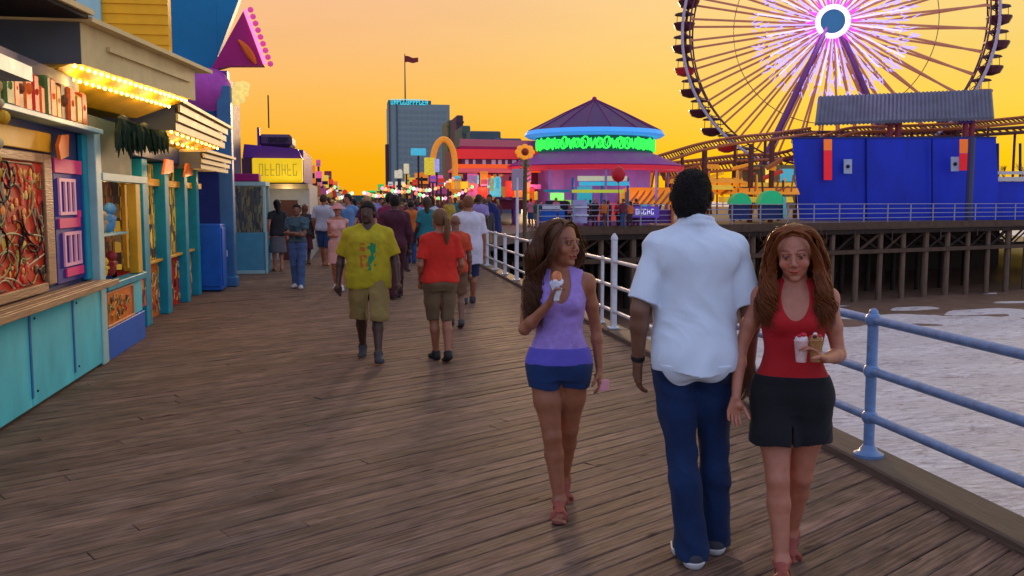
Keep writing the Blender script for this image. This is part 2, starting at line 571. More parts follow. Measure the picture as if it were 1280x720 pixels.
r5 = t.nodes.new('ShaderNodeMapRange'); r5.inputs['From Min'].default_value = .54; r5.inputs['From Max'].default_value = .66; r5.inputs['To Max'].default_value = .60; L(n5.outputs['Fac'], r5.inputs['Value'])
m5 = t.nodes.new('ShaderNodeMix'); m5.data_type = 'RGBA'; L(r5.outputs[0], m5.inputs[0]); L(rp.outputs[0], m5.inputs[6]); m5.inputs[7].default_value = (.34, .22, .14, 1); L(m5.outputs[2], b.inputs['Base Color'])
b.inputs['Roughness'].default_value = 0.35
bp = t.nodes.new('ShaderNodeBump'); bp.inputs['Strength'].default_value = 1.0; bp.inputs['Distance'].default_value = 0.25
L(add.outputs[0], bp.inputs['Height']); L(bp.outputs[0], b.inputs['Normal'])
def sea_z(x, y):
    return -6.25 + 0.10 * math.sin(y * 1.1 + x * .25 + math.sin(x * .3)) + 0.06 * math.sin(y * 2.3 - x * .5 + 1) + 0.03 * math.sin(x * 1.3 + y * .4)
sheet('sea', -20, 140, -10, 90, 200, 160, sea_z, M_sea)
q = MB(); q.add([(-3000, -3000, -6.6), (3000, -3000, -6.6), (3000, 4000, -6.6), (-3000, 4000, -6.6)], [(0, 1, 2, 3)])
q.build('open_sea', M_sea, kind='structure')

# ------------------------------------------------------------------ side pier: piles, beams, braces
pier = thing('side_pier', 'dark timber side pier of piles, cross beams and braces over the beach', 'pier', (E2.x, E2.y, -6))
def ep(s, depth, z):
    p = E2 + ED * s + EN * depth
    return Vector((p.x, p.y, z))
LEN = (E3 - E2).length
npile = 0
for row, dpt in enumerate((0.5, 4.5, 9.0)):
    s = -1.5 + row * 0.9
    while s < LEN + 8:
        r_ = rng.uniform(.2, .26)
        q = MB()
        q.tube([ep(s, dpt, -7), ep(s, dpt, -6.2), ep(s + rng.uniform(-.05, .05), dpt, -0.5)], [r_ * 1.25, r_, r_ * .92], 9)
        q.build('pile', M_pile if row == 0 else M_shade_wood, pier, smooth=True)  # inner rows take the timber darkened as shade
        npile += 1
        s += 2.55 if row == 0 else 3.0
for dpt, z0, z1, m in ((0.14, -2.35, -2.05, M_beam), (0.1, -0.85, -0.5, M_shade_wood), (4.1, -2.5, -2.1, M_shade_wood), (8.6, -2.5, -2.1, M_shade_wood)):
    q = MB()
    a, b2 = ep(-3, dpt, z0), ep(LEN + 10, dpt, z0)
    q.prism([a, b2, b2 + EN * .25, a + EN * .25], (0, 0, z1 - z0))
    q.build('cross_beam', m, pier)
s = -1.5
deep = MB()
while s < LEN + 6:
    for dd in (0.35, 2.2, 5.2):
        w = rng.uniform(.06, .11)
        j1, j2 = rng.uniform(-.3, .3), rng.uniform(-.3, .3)
        q = MB() if dd < 1 else deep
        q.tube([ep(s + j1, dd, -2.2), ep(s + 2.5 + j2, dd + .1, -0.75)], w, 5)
        if dd < 1: q.build('brace', M_beam if rng.random() < .4 else M_shade_wood, pier)
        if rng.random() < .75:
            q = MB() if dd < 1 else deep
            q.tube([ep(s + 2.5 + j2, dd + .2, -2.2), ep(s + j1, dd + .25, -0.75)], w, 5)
            if dd < 1: q.build('brace', M_shade_wood, pier)
    if rng.random() < .6:
        xx = rng.uniform(0, 2)
        q = MB(); q.tube([ep(s + xx, -.05, -0.6), ep(s + xx, -.05, -rng.uniform(1.0, 1.9))], .05, 5); q.build('hanger', M_beam, pier)
    s += 2.55
deep.build('deep_brace', M_shade_wood, pier)['kind'] = 'stuff'
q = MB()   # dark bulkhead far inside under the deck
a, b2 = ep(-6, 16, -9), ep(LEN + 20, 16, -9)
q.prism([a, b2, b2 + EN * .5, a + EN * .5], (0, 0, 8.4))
tag(q.build('bulkhead', M_shade_wood), 'dark timber bulkhead deep in the shade behind the piles of the side pier', 'bulkhead')
q = MB()   # pier edge fascia
a, b2 = ep(-1, -0.16, -0.42), ep(LEN + 12, -0.16, -0.42)
q.prism([a, b2, b2 + EN * .15, a + EN * .15], (0, 0, 0.46))
q.build('edge_fascia', M_beam, pier)

# ------------------------------------------------------------------ railings
M_blue_pipe = mat('blue_rail_paint', (0.13, 0.24, 0.46), 0.38, spec=.5, var=0.3, scale=14, bump=0.35, bscale=60, coat=.2)
M_white_pipe = mat('white_rail_paint', (0.62, 0.62, 0.66), 0.45, var=0.14, scale=9, bump=0.2)
M_grey_rail = mat('grey_rail_metal', (0.30, 0.30, 0.38), 0.5, var=0.15)
RX = 3.24
rail = thing('blue_railing', 'blue painted pipe railing with three rails and ball joints on the kerb', 'railing', (RX, 5.35, 0.055))
def fitting(q, y, z, r=.052):
    q.ball((RX, y, z), r, 12, 8)
for y0 in (2.2, 5.35, 8.5):
    q = MB()
    q.lathe([(0.034, 0), (0.034, 0.88)], (RX, y0, 0.055), 14)
    q.lathe([(0.095, 0), (0.095, .018), (.06, .035), (.045, .06), (.036, .075)], (RX, y0, 0.055), 16)
    for z in (.94, .61, .31):
        fitting(q, y0, z)
    q.ball((RX, y0, .985), .03, 10, 6)
    q.build('post', M_blue_pipe, rail, smooth=True)
for z in (.94, .61, .31):
    q = MB()
    q.tube([(RX, -3, z), (RX, 2.2, z), (RX, 5.35, z), (RX, 8.5, z), (RX, 9.3, z)], .029, 12)
    q.build('rail', M_blue_pipe, rail, smooth=True)
rail2 = thing('white_railing', 'white painted railing with three rails along the boardwalk edge behind the walkers', 'railing', (RX, 16, 0.055))
ys = [9.32, 11.34, 11.9, 13.6, 15.3, 17.0, 18.6, 20.1, 21.5, 22.9]
for y0 in ys:
    q = MB()
    h = 1.2 if abs(y0 - 11.34) < .1 else 0.96
    w = .035 if abs(y0 - 11.9) > .1 else .02
    q.cbox(RX - w, y0 - w, 0.055, RX + w, y0 + w, h, .008)
    q.cbox(RX - w * 2, y0 - w * 2, 0.055, RX + w * 2, y0 + w * 2, .08, .006)
    if h > 1:
        q.lathe([(.05, 0), (.04, .04), (.01, .08)], (RX, y0, h), 8)
    q.build('post', M_white_pipe, rail2)
for z in (.92, .60, .28):
    q = MB()
    q.tube([(RX, 9.36, z), (RX, 22.9, z)], .024, 8)
    q.build('rail', M_white_pipe, rail2, smooth=True)
# side pier railing
rail3 = thing('pier_railing', 'thin grey railing of four rails along the edge of the side pier', 'railing', ep(LEN / 2, .15, 0))
s = -1.2
while s < LEN + 8:
    q = MB(); q.tube([ep(s, .15, 0), ep(s, .15, 1.42)], .055, 6); q.build('post', M_grey_rail, rail3)
    s += 2.55
for z in (.35, .7, 1.05, 1.4):
    q = MB(); q.tube([ep(-1.2, .15, z), ep(LEN + 8, .15, z)], .03, 5); q.build('rail', M_grey_rail, rail3)

# ------------------------------------------------------------------ stalls along the left side
M_turq = mat('turquoise_paint', (0.085, 0.62, 0.72), 0.5, var=0.22, scale=2.2, bump=0.2, stretch=(1, 1, .5))
M_turq_d = mat('deep_blue_paint', (0.02, 0.15, 0.36), 0.45, var=0.2, scale=4, bump=0.1)
M_blue_p = mat('strong_blue_paint', (0.012, 0.13, 0.58), 0.45, var=0.2, scale=3, bump=0.1)
M_pale = mat('pale_aqua_paint', (0.38, 0.60, 0.58), 0.5, var=0.12, scale=5, bump=0.1)
M_cream = mat('cream_painted_boards', (0.70, 0.55, 0.27), 0.55, var=0.16, scale=3, bump=0.15)
M_greyroof = mat('grey_roof_boards', (0.10, 0.11, 0.12), 0.7, var=0.2, scale=2, bump=0.2)
M_yel = mat('yellow_paint', (0.72, 0.38, 0.02), 0.5, var=0.2, scale=4, bump=0.15)
M_orange = mat('orange_paint', (0.80, 0.16, 0.015), 0.5, var=0.2, scale=4)
M_red = mat('red_paint', (0.55, 0.03, 0.03), 0.5, var=0.2, scale=4)
M_mag = mat('magenta_paint', (0.36, 0.012, 0.16), 0.5, var=0.2, scale=2)
M_purp = mat('purple_paint', (0.12, 0.03, 0.25), 0.5, var=0.2, scale=2)
M_teal = mat('teal_paint', (0.01, 0.30, 0.42), 0.45, var=0.2, scale=4, bump=0.1)
M_dark = mat('dark_interior', (0.025, 0.022, 0.03), 0.8, var=0.3)
M_navy = mat('navy_board', (0.025, 0.04, 0.15), 0.5, var=0.25, scale=3)
M_glass = mat('window_glass', (0.9, 0.9, 0.9), 0.06, trans=0.95, var=0.0)
M_warm = glow('warm_bulb', (1.0, 0.60, 0.07), 24)
M_soffit = mat('lit_yellow_soffit', (0.85, 0.48, 0.015), 0.5, var=0.15, scale=6)
M_black = mat('black_paint', (0.015, 0.014, 0.016), 0.6)
M_darkleaf = mat('dark_fabric_foliage', (0.012, 0.03, 0.014), 0.8)
M_counter = mat('counter_wood', (0.36, 0.20, 0.10), 0.5, var=0.35, scale=3, bump=0.4, stretch=(6, .7, 6))

def art_mat(name, cols, scale=9, emit=0.0, boxy=None):
    m = bpy.data.materials.new(name)
    m.use_nodes = True
    t = m.node_tree; b = t.nodes['Principled BSDF']; L = t.links.new
    tc = t.nodes.new('ShaderNodeTexCoord')
    nz = t.nodes.new('ShaderNodeTexNoise'); nz.inputs['Scale'].default_value = scale * .8; nz.inputs['Detail'].default_value = 3
    L(tc.outputs['Object'], nz.inputs['Vector'])
    mx = t.nodes.new('ShaderNodeVectorMath'); mx.operation = 'MULTIPLY_ADD'; mx.inputs[1].default_value = ((1.3 if not boxy else .12) / scale,) * 3
    L(nz.outputs['Color'], mx.inputs[0]); L(tc.outputs['Object'], mx.inputs[2])
    vo = t.nodes.new('ShaderNodeTexVoronoi'); vo.inputs['Scale'].default_value = scale; vo.feature = 'F1'
    if boxy:
        vo.distance = 'CHEBYCHEV'; vo.inputs['Randomness'].default_value = .75
        mq = t.nodes.new('ShaderNodeMapping'); mq.inputs['Scale'].default_value = boxy
        L(mx.outputs[0], mq.inputs[0]); L(mq.outputs[0], vo.inputs['Vector'])
    else:
        L(mx.outputs[0], vo.inputs['Vector'])
    sp = t.nodes.new('ShaderNodeSeparateColor'); L(vo.outputs['Color'], sp.inputs[0])
    rp = t.nodes.new('ShaderNodeValToRGB'); rp.color_ramp.interpolation = 'CONSTANT'
    n = len(cols)
    while len(rp.color_ramp.elements) < n:
        rp.color_ramp.elements.new(.5)
    for i, (e, c) in enumerate(zip(rp.color_ramp.elements, cols)):
        e.position = i / n
        e.color = (*c, 1)
    L(sp.outputs[0], rp.inputs['Fac'])
    L(rp.outputs[0], b.inputs['Base Color'])
    b.inputs['Roughness'].default_value = 0.6
    b.inputs['Specular IOR Level'].default_value = 0.12
    if emit:
        L(rp.outputs[0], b.inputs['Emission Color'])
        b.inputs['Emission Strength'].default_value = emit
    return m
A_red = art_mat('red_poster_art', [(.04, .02, .02), (.5, .03, .02), (.75, .30, .03), (.55, .02, .02), (.65, .06, .02), (.70, .50, .12), (.6, .03, .03), (.16, .25, .05), (.6, .03, .02), (.5, .02, .02), (.06, .02, .02)], 9, .06)
A_orange = art_mat('orange_panel_art', [(.6, .12, .02), (.8, .22, .03), (.75, .45, .08), (.45, .08, .02), (.12, .2, .05), (.8, .2, .02)], 18, .06)
A_yellow = art_mat('yellow_glass_display', [(.05, .03, .02), (.6, .36, .03), (.2, .12, .04), (.8, .5, .05), (.06, .04, .03), (.6, .34, .04), (.05, .03, .02)], 9, .3, boxy=(.3, 2.0, .75))
A_toys = art_mat('display_back', [(.05, .02, .02), (.16, .06, .03), (.3, .12, .03), (.06, .03, .02), (.25, .16, .06), (.4, .1, .03)], 10, .12, boxy=(.3, 1.8, .8))

def yat(px, X=-2.6, py=300):
    return onX(px, py, X).y
XW = -2.6
# stall with the wooden counter
sa = thing('game_stall', 'turquoise panelled game stall with a worn wooden counter and a red poster', 'stall', (XW, 8, 0))
seams = [5.2, yat(37, py=420), yat(91, py=400), 9.96]
for i in range(3):
    q = MB(); q.cbox(XW - .06, seams[i] + .006, 0.03, XW, seams[i + 1] - .006, 0.845, .004); q.build('panel', M_turq, sa)
for yy in seams[1:3]:
    q = MB(); q.cbox(XW - .02, yy - .022, 0.10, XW + .008, yy + .022, 0.84, .004); q.build('batten', M_turq_d, sa)
q = MB()
for yy in seams[:3]:
    for z in (.14, .74):
        q.ball((XW + .002, yy + .12, z), .011, 6, 4)
q.box(XW - .055, 5.2, 0.002, XW - .012, 9.96, .03)
q.build('screw', M_black, sa)['kind'] = 'stuff'
q = MB()
for k in range(5):
    q.cbox(-2.71 + k * .055, 5.2, .85, -2.71 + (k + 1) * .055 - .005, 10.02, .885 + (k % 2) * .003, .005)
q.cbox(-2.447, 5.2, .835, -2.425, 10.03, .895, .006)
q.build('counter', M_counter, sa)
q = MB(); q.box(-2.80, 5.2, .86, -2.72, 9.96, 2.9); q.build('back_wall', M_navy, sa)
q = MB(); q.cbox(XW - .12, 9.96, .0, XW + .012, 10.17, 2.42, .008); q.build('pillar', M_pale, sa)
q = MB(); q.cbox(-2.718, 9.80, .9, -2.66, 9.955, 2.35, .01); q.build('inner_jamb', M_teal, sa)
# poster and banner on the inner wall
X2 = -2.718
def ybox(q, pxa, pxb, z0, z1, X, th=.02, mi=0, pya=280):
    q.box(X, yat(pxa, X, pya), z0, X + th, yat(pxb, X, pya), z1, mi)
ps = thing('poster', 'large red and orange patterned poster in a wooden frame above the counter', 'poster', (X2, 8, 1))
q = MB(); ybox(q, -30, 52, .98, 2.02, X2, .02); q.build('picture', mat('poster_red', (.52, .03, .015), .6, var=.5, scale=5, spec=.1), ps)
def curls(par, name, X, y0, y1, z0, z1, n, mats, seed, w=.012, blobs=0, bm=None):
    r_ = random.Random(seed)
    for mi, m in enumerate(mats):
        q = MB()
        for k in range(n):
            y, z, a = r_.uniform(y0, y1), r_.uniform(z0, z1), r_.uniform(0, 6.28)
            da = r_.uniform(-.5, .5); pts = []
            L0 = (z1 - z0) * .055
            for j in range(9):
                pts.append((X + .004 * mi, min(max(y, y0), y1), min(max(z, z0), z1)))
                y += math.cos(a) * L0 * 1.3; z += math.sin(a) * L0; a += da
            q.tube(pts, [w * f for f in (.4, .8, 1, 1.1, 1, .9, .7, .5, .2)], 4)
        o = q.build(name, m, par); o['kind'] = 'stuff'
    if blobs:
        for mi, m in enumerate(bm):
            q = MB()
            for k in range(blobs):
                q.ball((X, r_.uniform(y0 + w * 4, y1 - w * 4), r_.uniform(z0 + w * 4, z1 - w * 4)), w * r_.uniform(1.8, 5.5), 7, 4, sz=(.15, r_.uniform(.7, 1.6), 1))
            o = q.build('painted_flower', m, par); o['kind'] = 'stuff'
curls(ps, 'painted_branch', X2 + .024, yat(-28, X2), yat(50, X2), 1.0, 2.0, 20, [mat('art_olive', (.42, .40, .12), .6), mat('art_cream', (.62, .52, .30), .6), M_black], 4, .0085, 34,
      [mat('art_orange', (.75, .20, .02), .6), mat('art_red', (.66, .02, .02), .6), mat('art_dark', (.05, .015, .02), .6), mat('art_yellow', (.7, .42, .06), .6)])
q = MB()
ya, yb = yat(-30, X2), yat(62, X2)
yp = yat(52, X2)
q.cbox(X2, yp, .95, X2 + .05, yb, 2.10, .008); q.cbox(X2, ya, 2.02, X2 + .045, yp - .002, 2.10, .008); q.cbox(X2, ya, .90, X2 + .045, yp - .002, .98, .008)
q.build('frame', M_counter, ps)
bn = thing('banner', 'upright dark blue banner with pink lettering beside the red poster', 'banner', (X2, 9.3, 1))
y0, y1 = yat(66, X2), yat(100, X2)
q = MB(); q.cbox(X2, y0, .93, X2 + .03, y1 + .35, 2.08, .004); q.build('cloth', mat('banner_blue', (.02, .025, .26), .6, var=.2), bn)
M_pinkglow = mat('pink_lettering', (0.62, 0.02, 0.14), 0.5, emit=(.9, .05, .25), es=.12)
M_palepink = mat('pale_pink_lettering', (0.75, 0.32, 0.45), 0.5, emit=(.9, .4, .5), es=.1)
w = y1 - y0
q = MB()
q.box(X2 + .03, y0, 1.95, X2 + .045, y1, 2.08)
q.box(X2 + .03, y0 + .08, 1.44, X2 + .045, y0 + w * .86, 1.53)
q.box(X2 + .03, y0 + w * .28, .98, X2 + .045, y0 + w * .92, 1.06)
q.box(X2 + .03, y0 + w * .78, 1.53, X2 + .045, y0 + w * .9, 1.60)
q.build('lettering', M_pinkglow, bn)
q = MB()
for zb, zt, a, b_ in ((1.56, 1.90, .12, .72), (1.08, 1.40, .22, .86)):
    ya, yb = y0 + w * a, y0 + w * b_
    q.box(X2 + .031, ya, zt - .03, X2 + .05, yb, zt)
    q.box(X2 + .031, ya, zb, X2 + .05, yb, zb + .03)
    for f in (0, .33, .62, .9):
        yy = ya + (yb - ya) * f
        q.box(X2 + .032, yy, zb + .03, X2 + .05, yy + w * .055, zt - .03)
q.build('numeral', M_palepink, bn)
# shelf above with prize boxes
q = MB(); q.cbox(-2.718, 5.2, 2.36, -2.50, 9.95, 2.405, .006); q.build('shelf', M_pale, sa)
q = MB(); q.cbox(-2.718, 5.2, 2.12, -2.68, 8.9, 2.29, .006); q.build('header_board', M_yel, sa)
cols = [('red', (.55, .025, .01)), ('orange', (.75, .12, .01)), ('yellow', (.62, .28, .01)), ('brown', (.16, .05, .02)), ('green', (.08, .14, .03)), ('cream', (.42, .26, .09))]
ordn = ['first', 'second', 'third', 'fourth', 'fifth', 'sixth', 'seventh', 'eighth', 'ninth', 'tenth', 'eleventh', 'twelfth', 'thirteenth', 'fourteenth', 'fifteenth', 'sixteenth']
yy = 7.0
i = 0
seqn = [1, 0, 5, 4, 1, 3, 1, 0, 1, 4, 1, 2, 3, 1, 2, 1]
while yy < 9.85 and i < 16:
    wd = rng.uniform(.11, .2)
    cn, cc = cols[seqn[i]]
    q = MB()
    hh = rng.uniform(.22, .36)
    q.cbox(-2.715, yy, 2.407, -2.58 + rng.uniform(0, .04), yy + wd - .015, 2.405 + hh, .02)
    q.ball((-2.60, yy + wd / 2, 2.405 + hh * .55), wd * .33, 8, 5)
    o = q.build('prize_box', mat('prize_' + cn, cc, .5, var=.4, scale=12, emit=cc, es=.12))
    tag(o, f'{cn} prize box on the shelf above the counter, {ordn[i]} from the left', 'prize', 'prizes on the stall shelf')
    yy += wd
    i += 1
o = MB(); o.prism([(-2.62, 8.85, 2.06), (-2.62, 9.08, 2.10), (-2.62, 9.12, 2.30), (-2.62, 8.9, 2.28), (-2.62, 8.8, 2.18)], (.03, 0, 0))
tag(o.build('paper_tag', M_orange), 'orange paper tag hanging below the prize shelf over the banner', 'tag')
q = MB()
for k in range(26):
    q.ball((-2.5 + rng.uniform(-.05, .05), 6.9 + rng.uniform(-.12, .22), 1.85 + k * .025 + rng.uniform(-.02, .02)), rng.uniform(.03, .055), 7, 5, mi=k % 4)
tag(q.build('flower_garland', [M_red, M_cream, M_yel, M_darkleaf], smooth=True), 'garland of red, cream and yellow flowers hanging at the left edge above the counter', 'garland')

def bulbs(parent, pts, r=.018, name='bulb'):
    for p in pts:
        q = MB(); q.ball(p, r, 8, 5); q.build(name, M_warm, parent, smooth=True)
def canopy(label, near, far, zb, zt, xin, slats=0, lit=True, cap=0.0, power=14, nb=14):
    (xa, ya), (xb, yb) = near, far
    c = thing('canopy', label, 'canopy', (xa, ya, zb))
    a, b_ = Vector((xa, ya, 0)), Vector((xb, yb, 0))
    d = (b_ - a).normalized(); n = Vector((d.y, -d.x, 0))
    q = MB()
    th = .03
    if slats:
        hh = (zt - zb) / slats
        for k in range(slats):
            o_ = n * (.03 * k)
            z0 = zb + k * hh
            q.prism([a + o_ + Vector((0, 0, z0)), b_ + o_ + Vector((0, 0, z0)), b_ + o_ - n * th + Vector((0, 0, z0)), a + o_ - n * th + Vector((0, 0, z0))], (0, 0, hh - .022))
        q.prism([a - n * .035 + Vector((0, 0, zb)), b_ - n * .035 + Vector((0, 0, zb)), b_ - n * .06 + Vector((0, 0, zb)), a - n * .06 + Vector((0, 0, zb))], (0, 0, zt - zb))
    else:
        q.prism([a + Vector((0, 0, zb)), b_ + Vector((0, 0, zb)), b_ - n * th + Vector((0, 0, zb)), a - n * th + Vector((0, 0, zb))], (0, 0, zt - zb))
        m0, m1 = a + d * .55 + n * .002, b_ - d * .25 + n * .002
        zz = zb + (zt - zb) * .52
        q.prism([m0 + Vector((0, 0, zz)), m1 + Vector((0, 0, zz)), m1 + n * .035 + Vector((0, 0, zz)), m0 + n * .035 + Vector((0, 0, zz))], (0, 0, .045))
    q.build('fascia', M_cream, c)
    q = MB()     # end face and roof
    q.prism([(xin, ya, zb), (xa - .005, ya, zb), (xa - .005, ya + .03, zb), (xin, ya + .03, zb)], (0, 0, zt - zb))
    q.build('end_board', M_greyroof, c)
    q = MB()
    dz = -.26 if lit else 0.0
    q.prism([(xa - .72, ya + .035, zb + .03 + dz), (xa - .04, ya + .035, zb + .03), (xb - .04, yb, zb + .03), (xb - .72, yb, zb + .03 + dz)], (0, 0, .03))
    if lit:
        q.prism([(xin, ya + .035, zb + .03 + dz), (xa - .721, ya + .035, zb + .03 + dz), (xb - .721, yb, zb + .03 + dz), (xin, yb, zb + .03 + dz)], (0, 0, .03))
    q.build('soffit', M_soffit if lit else M_cream, c)
    q = MB()
    e = .10 + cap
    q.prism([(xin, ya - cap, zt + .003), tuple(a + n * e - d * cap + Vector((0, 0, zt + .003))), tuple(b_ + n * e + d * .35 + Vector((0, 0, zt + .003))), (xin, yb + .3, zt + .003)], (0, 0, .045))
    q.build('roof_board', M_cream, c)
    if lit:
        L_ = (b_ - a).length
        pts = [a + d * (L_ * (k + .5) / nb) - n * .10 + Vector((0, 0, zb - .01)) for k in range(nb)]
        pts += [a + d * (L_ * (k + .2) / nb) - n * .30 + Vector((0, 0, zb - .085)) for k in range(nb)]
        bulbs(c, pts)
        for k in range(5):
            p = a + d * (L_ * (k + .5) / 5) - n * .22 + Vector((0, 0, zb - .13))
            lamp(p, power, (1.0, .62, .22), .08, c)
    return c
c1 = canopy('large cream canopy with a row of yellow bulbs over the near stalls', (-2.5, 9.3), (-2.0, 12.45), 2.965, 3.345, -5.2, cap=.02, power=3.2, nb=22)
q = MB(); q.prism([(-5.2, 4.0, 3.40), (-2.62, 7.4, 3.40), (-2.36, 9.25, 3.40), (-5.2, 9.25, 3.40)], (0, 0, .05)); q.build('overhang', M_cream, c1)
q = MB(); q.prism([(-5.2, 4.0, 3.36), (-2.66, 7.4, 3.36), (-2.40, 9.2, 3.36), (-5.2, 9.2, 3.36)], (0, 0, .035)); q.build('overhang_underside', M_black, c1)  # black sheet just below the cream overhang
# low awning at the edge of the picture
c0 = thing('awning', 'low white edged awning at the top left over the counter', 'awning', (-2.2, 6.2, 2.4))
q = MB(); q.prism([(-2.95, 3.5, 2.44), (-1.93, 3.5, 2.44), (-1.99, 6.3, 2.44), (-2.95, 6.3, 2.44)], (0, 0, .09)); q.build('edge_board', M_pale, c0)
lamp((-2.25, 8.6, 2.30), 2.5, (1, .6, .25), .08, c0)
lamp((-2.1, 7.6, 2.85), 2.5, (1, .7, .35), .1, c0)
c2 = canopy('middle cream slatted canopy with dark end over the small windows', (-2.33, 12.9), (-2.3, 17.3), 2.62, 2.98, -4.2, slats=3, power=2.0, nb=11)
c3 = canopy('lowest cream slatted canopy next to the blue column', (-2.42, 15.4), (-2.36, 18.1), 2.20, 2.46, -3.6, slats=3, lit=False)
for nm, lab, z, pts in (('dark_drape', 'black cloth drape hanging beneath the large canopy beside the pale pillar', 2.0, None),):
    q = MB()
    q.tube([(-2.42, 10.2 + .16 * k, 2.52 + .05 * math.sin(k)) for k in range(16)], .035, 5)
    for k in range(150):
        f_ = k / 149
        p = Vector((-2.42 + rng.uniform(-.05, .05), 10.2 + 2.4 * f_, 2.54))
        d_ = Vector((rng.uniform(-.1, .3), rng.uniform(-.8, .9), -1)).normalized(); l_ = rng.uniform(.14, .36) * (1.15 - .5 * f_)
        q.tube([p, p + d_ * l_ * .5, p + d_ * l_ + Vector((0, 0, -.03))], [.012, .034, .003], 4)
    tag(q.build(nm, M_darkleaf), lab, 'drape')

# stall with the toy window
sb = thing('toy_stall', 'narrow turquoise stall with a lit toy window above an orange picture panel', 'stall', (XW, 11, 0))
yb0, yb1 = 10.18, 12.25
yw0, yw1 = 10.26, yat(172)
q = MB(); q.cbox(XW - .4, yb0, 1.99, XW - .16, yb1, 2.6, .006); q.build('upper_board', mat('dusty_aqua', (.02, .06, .085), .6, var=.3, spec=.1), sb)
q = MB(); q.cbox(XW - .08, yb0, 1.90, XW + .02, yb1, 1.985, .006); q.build('lintel', M_pale, sb)
q = MB(); q.cbox(XW - .10, yw1, .82, XW, yw1 + .22, 1.895, .006); q.build('jamb', M_yel, sb)
q = MB(); q.cbox(XW - .14, yb0, .74, XW + .03, yb1 - .25, .815, .008); q.build('sill', M_teal, sb)
q = MB(); q.box(XW - .45, yb0, .82, XW - .40, yb1, 1.985); q.build('back_wall', A_toys, sb)
q = MB(); q.cbox(XW - .38, yb0, 1.30, XW - .1, yw1 - .01, 1.325, .004); q.build('shelf', M_pale, sb)
q = MB(); q.cbox(XW - .10, yb0, .34, XW - .03, yb1 - .3, .735, .004); q.build('apron', M_turq, sb)
q = MB(); q.cbox(XW - .10, yb0, .0, XW - .004, yb1 - .3, .335, .004); q.build('plinth', M_blue_p, sb)
q = MB(); q.box(XW - .03, yb0 + .1, .37, XW - .012, yat(166, py=370), .70); pp = q.build('picture_panel', mat('panel_orange', (.72, .17, .02), .6, var=.4, scale=7, spec=.1), sb)
curls(pp, 'painted_curl', XW - .008, yb0 + .14, yat(163, py=370), .40, .67, 12, [mat('art_yellow', (.7, .42, .06)), mat('art_olive', (.42, .40, .12))], 8, .009, 8, [mat('art_red', (.66, .02, .02)), mat('art_dark', (.05, .015, .02))])
q = MB(); ye = yat(168, py=370)
q.cbox(XW - .03, yb0 + .06, .345, XW, ye, .37, .003); q.cbox(XW - .03, yb0 + .06, .70, XW, ye, .725, .003); q.cbox(XW - .03, ye - .03, .371, XW, ye, .699, .003)
q.build('panel_moulding', mat('salmon_trim', (.7, .3, .15), .5), sb)
toycol = [('yellow', (.8, .45, .02)), ('dark red', (.3, .03, .03)), ('tan', (.45, .28, .14)), ('blue', (.08, .25, .5)), ('white', (.7, .65, .6)), ('orange', (.7, .2, .03))]
k = 0
for z in (1.327, .817):
    for j in range(4):
        yy = yb0 + .16 + j * .34
        cn, cc = toycol[k % 6]
        q = MB(); hh = rng.uniform(.22, .38)
        q.ball((XW - .24, yy, z + hh * .34), hh * .36, 8, 6, sz=(.7, .9, 1)); q.ball((XW - .22, yy, z + hh * .82), hh * .22, 8, 6)
        q.tube([(XW - .2, yy - hh * .3, z + hh * .5), (XW - .2, yy + hh * .3, z + hh * .5)], hh * .1, 6)
        tag(q.build('toy', mat('toy_' + cn.replace(' ', '_'), cc, .6, emit=cc, es=.1), smooth=True),
            f'{cn} toy on the {"upper" if z > 1 else "lower"} shelf of the toy window, {ordn[j]} from the left', 'toy', 'toys in the toy window')
        k += 1
lamp((XW - .2, 11.0, 1.85), 3.5, (1, .65, .3), .05, sb)
q = MB(); q.cbox(XW - .16, yb1 - .24, .36, XW - .06, yb1 + .05, .80, .004); q.build('red_panel', A_red, sb)
# long arcade front with teal pillars
sc_ = thing('arcade_front', 'row of glazed arcade bays between teal pillars, yellow above and orange below', 'arcade front', (-2.8, 15, 0))
XP = -2.8
py_ = [12.9, 14.35, 15.95, 17.1]
for i, yy in enumerate(py_):
    q = MB(); q.cbox(XP - .25, yy, 0, XP + .02, yy + .32 - .03 * i, 2.25, .01); q.build('pillar', M_teal, sc_)
bounds = [12.3] + [y for yy in py_ for y in (yy, yy + .3)] + [18.1]
for i in range(0, len(bounds) - 1, 2):
    a, b_ = bounds[i], bounds[i + 1]
    q = MB(); q.box(XP - .2, a, 0.0, XP - .12, b_, .80); lp_ = q.build('lower_panel', mat('panel_orange', (.72, .17, .02)) if i % 4 else mat('poster_red', (.5, .03, .02)), sc_)
    curls(lp_, 'painted_curl', XP - .112, a + .05, b_ - .05, .08, .74, 10, [mat('art_yellow', (.7, .42, .06)), mat('art_cream', (.62, .52, .30))], i, .012, 7, [mat('art_red', (.66, .02, .02)), mat('art_dark', (.05, .015, .02))])
    q = MB(); q.box(XP - .22, a, .82, XP - .14, b_, 2.22); q.build('display_window', A_yellow, sc_)
    q = MB(); q.cbox(XP - .12, a + .01, .80, XP - .04, b_ - .01, .84, .004); q.cbox(XP - .12, a + .01, 1.9, XP - .05, b_ - .01, 2.0, .004)
    q.cbox(XP - .12, a + .02, .84, XP - .07, a + .12, 1.9, .004)
    q.build('window_frame', M_yel, sc_)
    lamp((XP + .22, (a + b_) / 2, 2.05), 1.6, (1, .65, .25), .05, sc_)
q = MB(); q.box(-4.2, 12.3, 0, -3.06, 18.1, 2.6); q.build('body', M_navy, sc_)
q = MB(); q.cbox(XP - .2, 12.3, 2.26, XP + .05, 18.1, 2.6, .01); q.build('header', M_navy, sc_)
